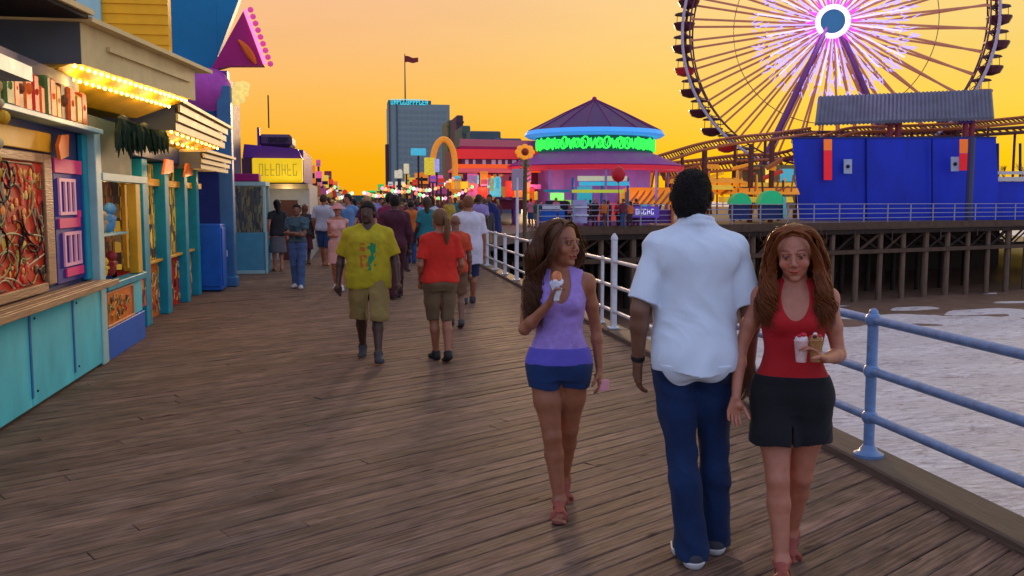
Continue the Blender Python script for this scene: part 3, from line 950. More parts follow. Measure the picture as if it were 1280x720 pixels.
for i, yy in enumerate((13.3, 14.9)):
    q = MB(); y2 = yy + .75
    q.prism([(-2.62, yy, 2.05), (-2.62, y2, 2.10), (-2.62, y2, 2.27), (-2.62, yy + .25, 2.27)], (.03, 0, 0))
    tag(q.build('orange_valance', M_orange), f'{["nearer", "farther"][i]} orange cloth valance hanging under the slatted canopies between the teal pillars', 'valance')
# cabinet and column
cb = thing('utility_cabinet', 'tall strong blue cabinet standing against the arcade before the blue column', 'cabinet', (-2.7, 17.9, 0))
q = MB(); q.cbox(-3.05, 17.75, 0.02, -2.48, 18.4, 1.25, .015); q.build('body', M_blue_p, cb)
q = MB(); q.cbox(-2.478, 17.82, .1, -2.462, 18.33, 1.18, .004); q.cbox(-3.0, 17.73, .1, -2.53, 17.748, 1.18, .004); q.build('door', M_blue_p, cb)
q = MB(); q.cbox(-2.46, 18.25, .62, -2.44, 18.29, .74, .004); q.build('handle', M_white_pipe, cb)
tb = thing('tower_building', 'blue arcade building with a magenta gable and pink neon edge above the stalls', 'building', (-4, 19, 0))
q = MB(); q.cbox(-2.62, 18.7, 0, -2.36, 18.98, 3.9, .02); q.cbox(-2.66, 18.66, 0, -2.32, 19.02, .2, .02); q.build('column', mat('column_blue', (.05, .17, .36), .45, var=.2, scale=3), tb)
wl = onY(200, 95, 19.6); wr = onY(306, 5, 19.6)
q = MB(); q.box(-9.0, 19.6, 2.4, onY(272, 60, 19.6).x, 19.9, 6.07)
q.prism([(onY(272, 60, 19.6).x + .002, 19.6, 4.6), (wr.x, 19.6, 6.0), (wr.x, 19.6, 6.07), (onY(272, 60, 19.6).x + .002, 19.6, 6.07)], (0, .3, 0))
q.build('wall', mat('deep_azure_paint', (.005, .20, .42), .5, var=.15, scale=1.2), tb)
q = MB(); q.box(-9.2, 19.45, 6.075, wr.x + .05, 20.5, 6.14); q.build('roof_edge', mat('lilac_trim', (.6, .55, .8), .5, emit=(.7, .6, 1), es=.25), tb)
q = MB(); q.box(-9.0, 19.92, 0, -2.75, 23.5, 4.4); q.build('rear_block', mat('indigo_wall', (.02, .03, .16), .6, var=.2), tb)
pk, bl, br = onY(304, 14, 19.3), onY(263, 88, 19.3), onY(330, 82, 19.3)
ga = onY(286, 82, 19.3)
q = MB(); q.prism([pk, bl, ga, br], (0, .28, 0)); gb = q.build('gable', M_mag, tb)
q = MB()
pk2, br2 = onY(306, 12, 19.25), onY(331, 80, 19.25)
q.tube([pk2, br2], .035, 6); q.build('neon_edge', mat('pink_neon', (.8, .2, .5), .5, emit=(1, .25, .6), es=1.0), tb)
q = MB()
for k in range(9):
    p = pk2.lerp(br2, k / 8) + Vector((.10, .1, .02)); q.ball(p, .06, 6, 4)
q.build('neon_trim', mat('magenta_trim', (.5, .03, .25), .5, emit=(1, .1, .45), es=.4), tb)
q = MB()
qa = [onY(298 + 22 * t ** .8, 50 + 30 * t, 19.26) for t in [k / 6 for k in range(7)]]
q.tube(qa, [.02, .05, .07, .075, .07, .05, .02], 6); q.build('swoosh', M_orange, tb)
q = MB(); a, b_ = onY(267, 88, 19.2), onY(285, 128, 19.2)
q.box(a.x, 19.2, b_.z - .6, b_.x, 19.5, a.z); q.build('purple_post', mat('violet_paint', (.17, .05, .32), .5), tb)
q = MB()
for k in range(7):
    t_ = k / 6 * math.pi
    q.ball(onY(262 + 14 * math.cos(t_) - 4, 122 - 26 * math.sin(t_), 19.0), .17, 8, 5)
q.ball(onY(262, 112, 19.0), .42, 12, 8)
q.build('ornament', mat('violet_ornament', (.32, .05, .34), .35, var=.4, scale=4, emit=(.6, .1, .6), es=.1), tb, smooth=True)
q = MB()
for k in range(14):
    q.ball(onY(300 + rng.uniform(-8, 8), 113 + rng.uniform(-9, 14) , 19.4), rng.uniform(.05, .12), 6, 4)
tag(q.build('star_light', mat('pale_yellow_lamp', (.6, .45, .08), .5, emit=(1, .75, .25), es=.7)), 'cluster of pale yellow lamps on top of the blue column', 'lamp')
# yellow sided house behind
hb = thing('yellow_house', 'house with yellow clapboard siding rising behind the large canopy', 'house', (-6, 15, 3))
M_sid = mat('yellow_siding', (.95, .46, .01), .5, var=.12, scale=3)
q = MB()
x0, x1 = onY(128, 20, 15).x, onY(210, 20, 15).x
z = 2.7
while z < 6.6:
    q.prism([(x0, 15, z), (x1, 15, z), (x1, 15.04, z), (x0, 15.04, z)], (0, .0, .148)); q.prism([(x0, 14.975, z), (x1, 14.975, z), (x1, 14.998, z), (x0, 14.998, z)], (0, 0, .03))
    z += .15
q.build('siding', M_sid, hb)
q = MB(); q.box(x0 - 1.2, 15.05, 2.7, x1 - .02, 15.35, 6.6); q.build('body', M_sid, hb)
q = MB(); q.box(onY(98, 20, 15).x, 14.9, 2.7, x0 - .003, 15.04, 6.6); q.build('corner_board', M_pale, hb)
q = MB(); q.box(onY(84, 5, 15).x, 14.92, 2.7, onY(98, 20, 15).x - .003, 15.04, 6.6); q.build('shutter', M_orange, hb)

# ticket booth
bk = thing('ticket_booth', 'small pale blue ticket booth with a glazed front beside the purple roofed shop', 'booth', (-2.7, 22, 0))
bx0, bx1 = onY(293, 330, 21.9).x, onY(334, 342, 21.9).x
q = MB(); q.cbox(bx0, 21.9, .0, bx1, 22.9, .95, .01); q.build('lower_panel', mat('booth_blue', (.09, .33, .46), .5, var=.1), bk)
q = MB()
for x in (bx0, bx1 - .06):
    q.cbox(x, 21.88, .952, x + .06, 21.94, 2.02, .006); q.cbox(x, 22.84, .952, x + .06, 22.9, 2.02, .006)
q.cbox(bx0 - .02, 21.86, 2.022, bx1 + .02, 22.92, 2.12, .006); q.cbox(bx1 - .03, 21.87, .0, bx1 + .02, 21.898, .95, .006); q.cbox(bx0, 21.87, .0, bx1 - .04, 21.898, .08, .006)
q.build('frame', M_pale, bk)
q = MB(); q.box(bx0 + .06, 22.0, .955, bx1 - .06, 22.02, 2.0); q.build('display_curtain', art_mat('beaded_curtain', [(.05, .05, .06), (.35, .3, .16), (.12, .14, .16), (.5, .42, .2), (.08, .1, .14)], 16, .1, boxy=(2.2, .2, .35)), bk)
q = MB(); q.box(bx0 + .06, 21.91, .955, bx1 - .06, 21.92, 2.0); q.build('window_pane', M_glass, bk)
q = MB(); q.cbox(bx0 + .02, 21.84, 2.122, bx0 + .6, 22.3, 2.3, .02); q.build('sign_board', M_mag, bk)

# shop with purple roof and yellow sign
sh = thing('sign_shop', 'shop with a purple roof and a long yellow lit sign, left of the crowd', 'shop', (-3, 27, 0))
Y = 26.5
def P(px, py, Y=26.5):
    return onY(px, py, Y)
a = P(335, 330); b_ = P(386, 232)
q = MB(); q.box(P(300, 300).x, Y + .3, 0, b_.x, Y + 6, b_.z + .05); q.build('wall', mat('grey_plaster', (.42, .42, .42), .6, var=.12), sh)
q = MB(); q.box(P(350, 300).x, Y + .24, 0, P(372, 300).x, Y + .295, P(360, 250).z); q.build('doorway', mat('brown_doorway', (.10, .035, .025), .6), sh)
q = MB(); q.box(P(303, 200).x, Y - .2, b_.z + .06, P(316, 200).x, Y + .25, P(310, 198).z); q.build('sign_end', mat('brown_board', (.08, .03, .06), .6), sh)
q = MB(); q.cbox(P(316, 200).x, Y - .25, P(316, 228).z, P(378, 200).x, Y + .2, P(316, 198).z, .03)
sg = q.build('sign', mat('yellow_lit_sign', (.8, .55, .02), .5, var=.15, scale=3, emit=(1.0, .62, .01), es=.55), sh)
q = MB(); glyphs(q, (P(324, 200).x, Y - .252, P(324, 220).z), (1, 0, 0), (0, 0, 1), (0, -1, 0), 1.05, .33, .012, 7, 3)
q.build('lettering', mat('olive_lettering', (.40, .34, .03), .5, emit=(.6, .5, .03), es=.3), sg)
q = MB()
a0, a1, a2, a3 = P(303, 197), P(378, 199), P(372, 186), P(305, 180)
q.prism([a0, a1, a2, a3], (0, .5, 0)); q.box(a0.x, Y + .5, b_.z + .1, a1.x, Y + 6, a2.z); q.build('roof', M_purp, sh)
q = MB(); a, b_ = P(322, 182), P(364, 166)
q.cbox(a.x, Y + .3, a.z, b_.x, Y + 2, b_.z - .02, .08); tp = q.build('roof_sign', mat('plum_board', (.09, .04, .10), .5), sh)
q = MB(); glyphs(q, (P(334, 177).x, Y + .29, P(334, 177).z), (1, 0, 0), (0, 0, 1), (0, -1, 0), .55, .14, .01, 6, 8); q.build('lettering', M_black, tp)
q = MB(); q.box(P(320, 170).x, Y + .3, P(320, 183).z, P(323, 170).x, Y + .5, P(320, 158).z); q.build('upright', M_purp, sh)
q = MB(); p = P(336, 160); q.tube([p, (p.x, p.y, P(336, 119).z)], .02, 5); q.build('antenna', M_shade_wood, sh)
q = MB(); q.box(P(312, 231).x, Y - .4, P(312, 236).z, P(386, 231).x, Y + .28, P(312, 230).z); q.build('ledge', mat('tan_ledge', (.35, .25, .12), .5), sh)
lamp((P(360, 235).x, Y - .6, P(360, 240).z), 12, (1, .8, .5), .1, sh)
lamp((-1.9, 19.8, 2.4), 10, (1, .7, .4), .1, sh)

# ------------------------------------------------------------------ receding shops and signs on both sides of the promenade
sign_cols = [('red', (1, .05, .03)), ('orange', (1, .28, .03)), ('yellow', (1, .6, .05)), ('green', (.1, .8, .15)), ('white', (1, .85, .7)), ('pink', (1, .15, .4)), ('cyan', (.15, .7, .9)), ('purple', (.35, .1, .6))]
body_cols = [('maroon', (.14, .02, .03)), ('brown', (.10, .05, .03)), ('dark green', (.03, .08, .04)), ('plum', (.10, .03, .10)), ('grey', (.16, .14, .14)), ('rust', (.28, .07, .02)), ('navy', (.03, .04, .13)), ('ochre', (.4, .2, .03))]
def kiosk(px0, px1, ytop, Y, bi, si, side, k):
    bn_, bc = body_cols[bi]; sn, s_c = sign_cols[si]
    a, b_ = onY(px0, ytop, Y), onY(px1, ytop, Y)
    h = a.z
    x0, x1 = a.x, b_.x
    t = thing('kiosk', f'{bn_} kiosk with a {sn} sign, {k} along the {side} side of the promenade', 'kiosk', ((x0 + x1) / 2, Y, 0), 'kiosks along the promenade')
    q = MB(); q.box(x0, Y + .1, 0, x1, Y + 3, h * .8); q.build('body', mat('kiosk_' + bn_.replace(' ', '_'), bc, .6, var=.3), t)
    q = MB(); w = x1 - x0
    q.prism([(x0 - .15, Y - .35, h * .62), (x1 + .15, Y - .35, h * .62), (x1 + .1, Y + .08, h * .74), (x0 - .1, Y + .08, h * .74)], (0, 0, .05)); q.build('awning', mat('awning_' + sn, tuple(c * .5 for c in s_c), .6), t)
    q = MB(); q.cbox(x0 + w * .1, Y - .05, h * .78, x1 - w * .1, Y + .06, h, .03)
    sg = q.build('sign', mat('kiosk_sign_' + sn, tuple(c * .5 for c in s_c), .5, var=.35, scale=6, emit=s_c, es=.55), t)
    q = MB(); q.box(x0 + w * .16, Y - .062, h * .84, x1 - w * .16, Y - .051, h * .90); q.build('stripe', M_dark, sg)
    q = MB(); q.box(x0 + w * .12, Y + .06, h * .28, x1 - w * .12, Y + .098, h * .58); q.build('opening', mat('lit_opening_' + str(si % 3), [(.6, .3, .08), (.5, .4, .3), (.7, .25, .1)][si % 3], .6, emit=[(1, .45, .1), (.9, .6, .35), (1, .3, .1)][si % 3], es=.35), t)
def k_seed(px): return int(px * 7)
kw = ['first', 'second', 'third', 'fourth', 'fifth', 'sixth', 'seventh', 'eighth', 'ninth']
for i, (a, b_, yt, Y, bi, si) in enumerate([(378, 396, 206, 33, 0, 1), (388, 404, 214, 40, 3, 5), (398, 412, 219, 48, 1, 2), (404, 418, 224, 58, 2, 0), (411, 424, 229, 70, 4, 4), (418, 429, 233, 85, 5, 2), (424, 434, 237, 104, 6, 3), (429, 441, 240, 130, 3, 1)]):
    kiosk(a, b_, yt, Y, bi, si, 'left', kw[i])
for i, (a, b_, yt, Y, bi, si) in enumerate([(458, 472, 238, 150, 1, 3), (468, 484, 236, 125, 2, 2), (480, 498, 231, 105, 5, 0), (492, 512, 227, 90, 0, 4), (505, 524, 222, 78, 7, 2), (516, 538, 216, 68, 3, 1), (534, 556, 219, 62, 5, 5)]):
    kiosk(a, b_, yt, Y, bi, si, 'right', kw[i])
# lamp posts and blade signs
M_post = mat('dark_post', (.04, .03, .04), .5)
kx = ['tenth', 'eleventh', 'twelfth', 'thirteenth', 'fourteenth', 'fifteenth', 'sixteenth', 'seventeenth', 'eighteenth', 'nineteenth', 'twentieth', 'twenty first', 'twenty second']
LP = [(357, 196, 30, 'maroon'), (366, 203, 31, 'orange'), (373, 214, 34, 'red'), (379, 208, 36, 'yellow'), (386, 220, 40, 'white'), (398, 204, 42, 'pink'), (404, 224, 50, 'orange'), (410, 219, 54, 'maroon'), (418, 230, 60, 'orange'), (431, 240, 80, 'red'),
      (476, 234, 100, 'green'), (488, 230, 90, 'white'), (500, 214, 80, 'cream'), (509, 224, 74, 'yellow'), (519, 228, 66, 'red'), (527, 218, 60, 'orange'), (541, 224, 56, 'purple'), (551, 228, 54, 'red'), (560, 232, 52, 'orange')]
sign_cols += [('maroon', (.25, .03, .04)), ('cream', (1, .75, .4))]
for i, (px, py, Y, cn) in enumerate(LP):
    p = onY(px, py, Y)
    cc = dict(sign_cols)[cn]
    s = Y / 45
    t = thing('blade_sign', f'{cn} blade sign on a dark post over the {"left" if px < 450 else "right"} stalls, {kw[i] if i < 9 else kx[i - 9]} from the left', 'sign', (p.x, Y, 0), 'blade signs over the promenade')
    q = MB(); q.tube([(p.x, Y, 0), (p.x, Y, p.z + .1 * s)], .05 * s, 6); q.build('post', M_post, t)
    q = MB(); w, h = rng.uniform(.09, .17) * s, rng.uniform(.10, .24) * s
    if i % 3 == 0:
        q.lathe([(.02, -.06), (w, -.06), (w, .06), (.02, .06)], (0, 0, 0), 12)
        q.v = [(p.x + v[0], Y - .1 + v[2], p.z + v[1]) for v in q.v]
    else:
        q.cbox(p.x - w, Y - .16, p.z - h, p.x + w, Y - .06, p.z + h, .03)
    q.build('board', mat('blade_' + cn, tuple(c * .5 for c in cc), .5, var=.5, scale=9, emit=cc, es=.4), t)
    if i % 3:
        q = MB(); q.cbox(p.x - w * .7, Y - .18, p.z - h * .5, p.x + w * .7, Y - .161, p.z - h * .1, .004); q.build('stripe', mat('sign_stripe_' + str(i % 2), [(.5, .1, .03), (.05, .1, .15)][i % 2], .5, emit=[(1, .2, .05), (.1, .3, .6)][i % 2], es=.3), t)
# big blue lit sign left of the tower foot (518,190)
# balloon like red ball at (398,204) is the pink disc above
# strings of coloured bulbs hung low across the stalls
sl_pos = [(345, 214, 392, 224, 32), (372, 222, 418, 232, 44), (395, 232, 440, 240, 60), (455, 240, 500, 236, 95), (478, 234, 540, 226, 70), (505, 230, 566, 222, 56), (520, 240, 590, 232, 54)]
for i, (xa, ya, xb, yb, Y_) in enumerate(sl_pos):
    a, b_ = onY(xa, ya, Y_), onY(xb, yb, Y_ + 4)
    t = thing('bulb_string', f'{["near", "middle", "far"][i] if i < 3 else ["farthest", "far", "near", "nearest"][i - 3]} string of coloured bulbs sagging over the {"left" if i < 3 else "right"} stalls', 'string lights', a)
    pts = [a.lerp(b_, k / 16) - Vector((0, 0, .5 * math.sin(math.pi * k / 16))) for k in range(17)]
    q = MB(); q.tube(pts, .02, 4); q.build('cable', M_dark, t)
    for k, p in enumerate(pts):
        q = MB(); q.ball(p - Vector((0, 0, .08)), .0018 * Y_ + .02, 6, 4); q.build('bulb', mat('string_bulb_' + str((k + i) % 5), (.5, .3, .2), .5, emit=[(1, .5, .1), (1, .15, .1), (.2, 1, .3), (1, .9, .7), (1, .3, .6)][(k + i) % 5], es=1.3), t)
# far hill line and hotel tower
q = MB(); q.box(-9, 300, -5.9, 22, 330, 3.2); tag(q.build('long_building', mat('far_green_grey', (.05, .13, .12), .7)), 'long low greenish building closing the far end of the promenade', 'building')
ht = thing('hotel_tower', 'tall slate blue hotel tower with cyan roof sign beyond the promenade', 'tower', (10, 280, 0))
Yt = 280
def Q(px, py, Y=Yt): return onY(px, py, Y)
M_tower = mat('slate_concrete', (.26, .315, .31), .7, var=.08, scale=.05, spec=.2)
a, b_ = Q(487, 250), Q(562, 131)
x0, x1, zt = a.x, b_.x, b_.z
q = MB(); q.box(x0, Yt, -.5, x1, Yt + 18, zt); body = q.build('wall', M_tower, ht)
q = MB(); xs = Q(496, 200).x; q.box(xs, Yt - .25, -.5, xs + .35, Yt - .01, zt); q.box(x0, Yt - .3, -.5, x0 + .5, Yt - .01, zt); q.build('corner_trim', mat('slate_dark', (.07, .12, .15), .7), ht)
M_win = mat('tower_window', (.215, .27, .275), .5)
nwin = 0
q = MB()
for r_ in range(15):
    for c_ in range(9):
        zx = x0 + 2.8 + c_ * (x1 - x0 - 3.4) / 9
        zz = 3 + r_ * (zt - 4) / 15
        q.box(zx, Yt - .06, zz, zx + 1.15, Yt - .01, zz + .9)
o = q.build('window', M_win, ht); o['kind'] = 'stuff'
q = MB(); q.box(x0, Yt + .5, zt + .01, Q(539, 128).x, Yt + 12, Q(500, 125).z); q.build('parapet', mat('slate_dark2', (.06, .13, .16), .7), ht)
q = MB(); glyphs(q, (x0 + .6, Yt - .1, zt - .2), (1, 0, 0), (0, 0, 1), (0, -1, 0), Q(537, 128).x - x0 - 1, 1.6, .5, 12, 4)
q.build('roof_sign', mat('cyan_neon', (.1, .5, .6), .5, emit=(.08, .65, .75), es=.9), ht)
p = Q(507, 126)
fp = thing('flagpole', 'thin flagpole with a small dark flag on the roof of the hotel tower', 'flagpole', (p.x, Yt + 2, p.z))
pt = Q(507, 66).z
q = MB(); q.tube([(p.x, Yt + 2, p.z - .3), (p.x, Yt + 2, pt)], [.22, .13], 6); q.build('pole', mat('brown_pole', (.12, .05, .04), .6), fp)
q = MB()
vs = []; fs = []
for i in range(7):
    for j in (0, 1):
        vs.append((p.x + .1 + i * .65, Yt + 2 + .3 * math.sin(i), pt - .6 - j * (1.9 - i * .1) - .1 * i + .2 * math.sin(i * 1.3)))
for i in range(6):
    fs.append((2 * i, 2 * i + 2, 2 * i + 3, 2 * i + 1))
q.add(vs, fs); q.add([(v[0], v[1] + .05, v[2]) for v in vs], [f[::-1] for f in fs]); q.build('flag', mat('flag_red', (.25, .03, .03), .7), fp)
q = MB(); a, b_ = Q(483, 250), Q(486.6, 180); q.box(a.x, Yt + 1, -.5, b_.x, Yt + 6, b_.z)
tag(q.build('side_block', mat('maroon_block', (.12, .04, .05), .7)), 'narrow maroon block against the left side of the hotel tower', 'building')
for (xa, xb, yt, Y, c, lab) in [(560, 571, 150, 150, (.16, .17, .08), 'olive narrow building right of the hotel tower'), (571, 579, 144, 140, (.10, .05, .07), 'dark plum turret right of the hotel tower'), (578, 588, 157, 130, (.10, .14, .10), 'small green building behind the red arcade'),
                                (588, 626, 164, 125, (.10, .13, .14), 'flat roofed grey building behind the red arcade'), (620, 652, 173, 120, (.12, .12, .17), 'low lilac grey building behind the red arcade')]:
    a, b_ = onY(xa, 250, Y), onY(xb, yt, Y)
    q = MB(); q.cbox(a.x, Y, -.5, b_.x, Y + 10, b_.z, .15)
    q.box(a.x - .1, Y - .12, b_.z - 1.2, b_.x + .1, Y - .005, b_.z - .9)
    tag(q.build('city_building', mat(lab.replace(' ', '_')[:40], c, .7, var=.2, scale=.4)), lab, 'building')

# ------------------------------------------------------------------ red arcade on the right of the promenade
ar = thing('red_arcade', 'long red and orange arcade with an orange arch at its left end', 'arcade', (14, 66, 0))
Y = 64.0
def A(px, py, Y=64.0): return onY(px, py, Y)
def band(name, pxa, pxb, ya, yb, m, y0=Y, dp=.4, par=ar):
    a, b_ = A(pxa, ya, y0), A(pxb, yb, y0)
    q = MB(); q.box(a.x, y0, min(a.z, b_.z), b_.x, y0 + dp, max(a.z, b_.z)); return q.build(name, m, par)
g = dict(emit=(1, .04, .04), es=.30)
band('body', 572, 790, 262, 186, mat('arcade_body', (.20, .05, .10), .6, var=.3), Y + 1.0, 9)
q = MB(); a, b_, c_, d_ = A(574, 187), A(770, 190), A(770, 180), A(580, 175)
q.prism([a, b_, c_ + Vector((0, 2.5, 0)), d_ + Vector((0, 2.5, 0))], (0, 0, .25)); q.build('roof', mat('crimson_roof', (.30, .01, .07), .5, emit=(1, .02, .15), es=.06), ar)
band('red_band', 570, 760, 198, 188, mat('red_lit_band', (.65, .03, .03), .5, **g), Y - .2, .6)
wb = band('window_band', 578, 745, 206, 198.3, mat('window_band', (.10, .06, .14), .3), Y + .3, .3)
q = MB(); x = A(582, 200).x; xe = A(742, 200).x
while x < xe:
    q.box(x, Y + .24, A(600, 205).z, x + rng.uniform(.15, .4), Y + .295, A(600, 199.5).z); x += rng.uniform(.45, .7)
q.build('mullion', mat('lilac_mullion', (.42, .36, .5), .5, emit=(.6, .5, .7), es=.2), wb)['kind'] = 'stuff'
band('orange_band', 568, 770, 215, 206.3, mat('orange_lit_band', (.8, .12, .02), .5, emit=(1, .13, .015), es=.45), Y - .3, .7)
q = MB(); q.prism([A(560, 216, Y - 1.6), A(650, 216, Y - 1.6), A(650, 212, Y - .31), A(565, 212, Y - .31)], (0, 0, .1)); q.build('awning', mat('pink_awning', (.65, .10, .12), .5, emit=(1, .15, .15), es=.2), ar)
for i, px in enumerate((563, 580, 600, 622, 643, 662)):
    p = A(px, 240, Y - 1.2)
    q = MB(); q.tube([(p.x, p.y, 0), (p.x, p.y, A(px, 215, Y - 1.2).z)], .07, 6); q.build('pillar', M_purp, ar)
band('shopfront', 566, 660, 250, 218, art_mat('arcade_front_lights', [(.05, .02, .05), (.3, .06, .1), (.5, .25, .05), (.12, .05, .12), (.6, .3, .1), (.1, .02, .03)], 1.3, .5), Y + .8, .18)
band('yellow_sign', 564, 594, 236, 227, mat('yellow_arcade_sign', (.8, .45, .02), .5, emit=(1, .55, .02), es=.6), Y - 2, .12)
pts = [A(563 + 14 * math.cos(t_), 206 - 32 * math.sin(t_) if math.sin(t_) > 0 else 206, Y - 1.8) for t_ in [math.pi * k / 14 for k in range(15)]]
pts = [(p.x - .45, p.y, p.z) for p in pts]
q = MB(); q.tube(pts, .2, 6); q.tube([(pts[0][0], pts[0][1], .0), pts[0]], .2, 6); q.tube([(pts[-1][0], pts[-1][1], .0), pts[-1]], .18, 6)
q.build('arch', mat('orange_neon_arch', (.8, .3, .03), .5, var=.3, emit=(1, .32, .03), es=.3), ar)
lamp((A(600, 230).x, Y - 2.5, 2.6), 60, (1, .55, .25), .3, ar)
lamp((A(640, 230).x, Y - 2.5, 2.6), 50, (1, .45, .25), .3, ar)
for k in range(22):
    px, py = rng.uniform(562, 715), rng.uniform(218, 246)
    p = A(px, py, Y - 1.9); w_, h_ = rng.uniform(.12, .5), rng.uniform(.15, .8)
    cn = ['orange', 'red', 'yellow', 'pink', 'cyan'][k % 5]
    q = MB(); q.cbox(p.x - w_, Y - 2.0, p.z - h_, p.x + w_, Y - 1.9, p.z + h_, .04); q.build('light_panel', mat('arcade_light_' + cn, tuple(c * .4 for c in dict(sign_cols)[cn]), .5, var=.6, scale=5, emit=dict(sign_cols)[cn], es=.4), ar)
# big glowing signs
for (px, py, w, h, Y_, cn, col_) in [(537, 208, 1.0, 1.6, 60, 'yellow', (1, .75, .05)), (546, 207, .45, 1.2, 59, 'lilac', (.55, .5, 1)), (523, 190, 1.5, .7, 64, 'cyan', (.1, .65, .9)), (498, 218, .9, .9, 74, 'pale', (.9, .8, .6)), (508, 211, .6, 1.1, 72, 'cream', (1, .85, .5))]:
    p = onY(px, py, Y_)
    t = thing('street_sign', f'large glowing {cn} sign on a post near the foot of the hotel tower', 'sign', (p.x, Y_, 0), 'glowing signs by the tower')
    q = MB(); q.tube([(p.x, Y_ + .1, 0), (p.x, Y_ + .1, p.z)], .07, 6); q.build('post', M_post, t)
    w *= .7; h *= .7; q = MB(); q.cbox(p.x - w / 2, Y_ - .1, p.z - h / 2, p.x + w / 2, Y_, p.z + h / 2, .04); q.build('board', mat('street_sign_' + cn, tuple(c * .5 for c in col_), .5, var=.7, scale=7, emit=col_, es=.45), t)

# ------------------------------------------------------------------ carousel pavilion
cp = onD(742, 250, 66)
cx, cy = cp.x, cp.y
ca = thing('carousel_pavilion', 'round carousel pavilion with a purple cone roof, blue neon rim and green lit band', 'pavilion', (cx, cy, 0))
def zat(py, d=61): return EYE + (250 - py) / FPX * d
N = 16
q = MB(); q.lathe([(.05, zat(128, 66) + .05), (2.2, zat(141, 64)), (4.75, zat(160)), (4.7, zat(161))], (cx, cy, 0), N); q.build('roof', mat('purple_roof', (.09, .025, .13), .5, var=.15, scale=.8), ca)
q = MB()
for k in range(N):
    a = 2 * math.pi * k / N
    q.tube([(cx + .1 * math.cos(a), cy + .1 * math.sin(a), zat(128, 66) + .08), (cx + 2.2 * math.cos(a), cy + 2.2 * math.sin(a), zat(141, 64) + .03), (cx + 4.75 * math.cos(a), cy + 4.75 * math.sin(a), zat(160) + .03)], .035, 4)
q.build('roof_rib', mat('magenta_rib', (.25, .03, .15), .5), ca)['kind'] = 'stuff'
q = MB(); q.ball((cx, cy, zat(128, 66) + .1), .18, 8, 6); q.build('finial', M_mag, ca)
q = MB(); q.lathe([(4.7, zat(168)), (4.95, zat(165)), (4.78, zat(159.5))], (cx, cy, 0), 40); q.build('neon_rim', mat('blue_neon_rim', (.08, .35, .8), .5, emit=(.05, .33, .9), es=.55), ca)
q = MB(); q.lathe([(4.15, zat(190)), (4.15, zat(168) - .03)], (cx, cy, 0), 32); q.build('drum', mat('drum_dark', (.03, .07, .06), .6, emit=(.0, .12, .1), es=.3), ca)
q = MB()
zc, amp = (zat(170) + zat(187)) / 2, (zat(170) - zat(187)) * .40
for k in range(26):
    a0 = math.pi * (1.02 + k / 26 * .96)
    pts = []
    for j in range(13):
        u = j / 12
        a = a0 + (u * .13)
        if k % 3 == 0:
            z = zc + amp * math.sin(u * 2 * math.pi); aa = a0 + .065 + .06 * math.cos(u * 2 * math.pi)
        elif k % 3 == 1:
            z = zc + amp * math.cos(u * 2 * math.pi + .5); aa = a0 + .03 + .09 * u
        else:
            z = zc + amp * math.sin(u * 3.4 * math.pi) * (1 - .3 * u); aa = a0 + .06 + .055 * math.cos(u * 3.4 * math.pi)
        pts.append((cx + 4.24 * math.cos(aa), cy + 4.24 * math.sin(aa), z + .1 * math.sin(k * 2.3) * math.sin(u * 9)))
    q.tube(pts, .07, 5)
    q.tube([(cx + 4.2 * math.cos(a0 + .02 * j + .01), cy + 4.2 * math.sin(a0 + .02 * j + .01), zc + amp * math.sin(j * 2.1 + k)) for j in range(7)], .045, 4)
q.build('green_neon', mat('green_neon', (.05, .7, .1), .5, emit=(.04, 1.0, .08), es=.95), ca)['kind'] = 'stuff'
q = MB(); q.lathe([(6.3, zat(206, 60)), (6.35, zat(205, 60)), (4.2, zat(189)), (4.1, zat(190))], (cx, cy, 0), 24); q.build('lower_roof', mat('violet_canopy', (.26, .03, .22), .5, var=.2, scale=1, emit=(.6, .05, .5), es=.05), ca)
q = MB(); q.lathe([(6.28, zat(211, 60)), (6.36, zat(206.3, 60))], (cx, cy, 0), 24); q.build('valance', mat('red_valance', (.6, .03, .05), .5, emit=(1, .04, .08), es=.25), ca)
for k in range(10):
    a = 2 * math.pi * (k + .3) / 10
    q = MB(); q.tube([(cx + 6.0 * math.cos(a), cy + 6.0 * math.sin(a), 0), (cx + 6.0 * math.cos(a), cy + 6.0 * math.sin(a), zat(206, 60))], .09, 7); q.build('column', mat('lilac_column', (.42, .26, .55), .5), ca)
q = MB(); q.lathe([(4.0, 0), (4.0, zat(191))], (cx, cy, 0), 24); q.build('inner_wall', mat('lilac_wall', (.36, .16, .50), .5, var=.2, scale=.6, emit=(.6, .25, .8), es=.04), ca)
q = MB()
for a0, w_, z0, z1, mi in ((1.20, .10, .6, 1.7, 0), (1.33, .08, 1.4, 2.6, 1), (1.44, .1, .3, 1.5, 2), (1.56, .09, 1.3, 2.4, 3), (1.66, .12, .4, 2.0, 1), (1.78, .08, .8, 2.2, 4)):
    pts = [(cx + 4.06 * math.cos(math.pi * a_), cy + 4.06 * math.sin(math.pi * a_)) for a_ in (a0, a0 + w_)]
    q.prism([(pts[0][0], pts[0][1], z0), (pts[1][0], pts[1][1], z0), (pts[1][0], pts[1][1], z1), (pts[0][0], pts[0][1], z1)], (0, -.06, 0), mi)
q.build('wall_picture', [mat('wp_lime', (.4, .7, .1), .5, emit=(.3, .9, .1), es=.35), mat('wp_teal', (.03, .4, .45), .5, emit=(.05, .6, .7), es=.3), mat('wp_red', (.6, .1, .1), .5, emit=(1, .1, .1), es=.3), mat('wp_yellow', (.7, .5, .1), .5, emit=(1, .6, .1), es=.3), mat('wp_blue', (.1, .15, .5), .5, emit=(.1, .2, .9), es=.3)], ca)
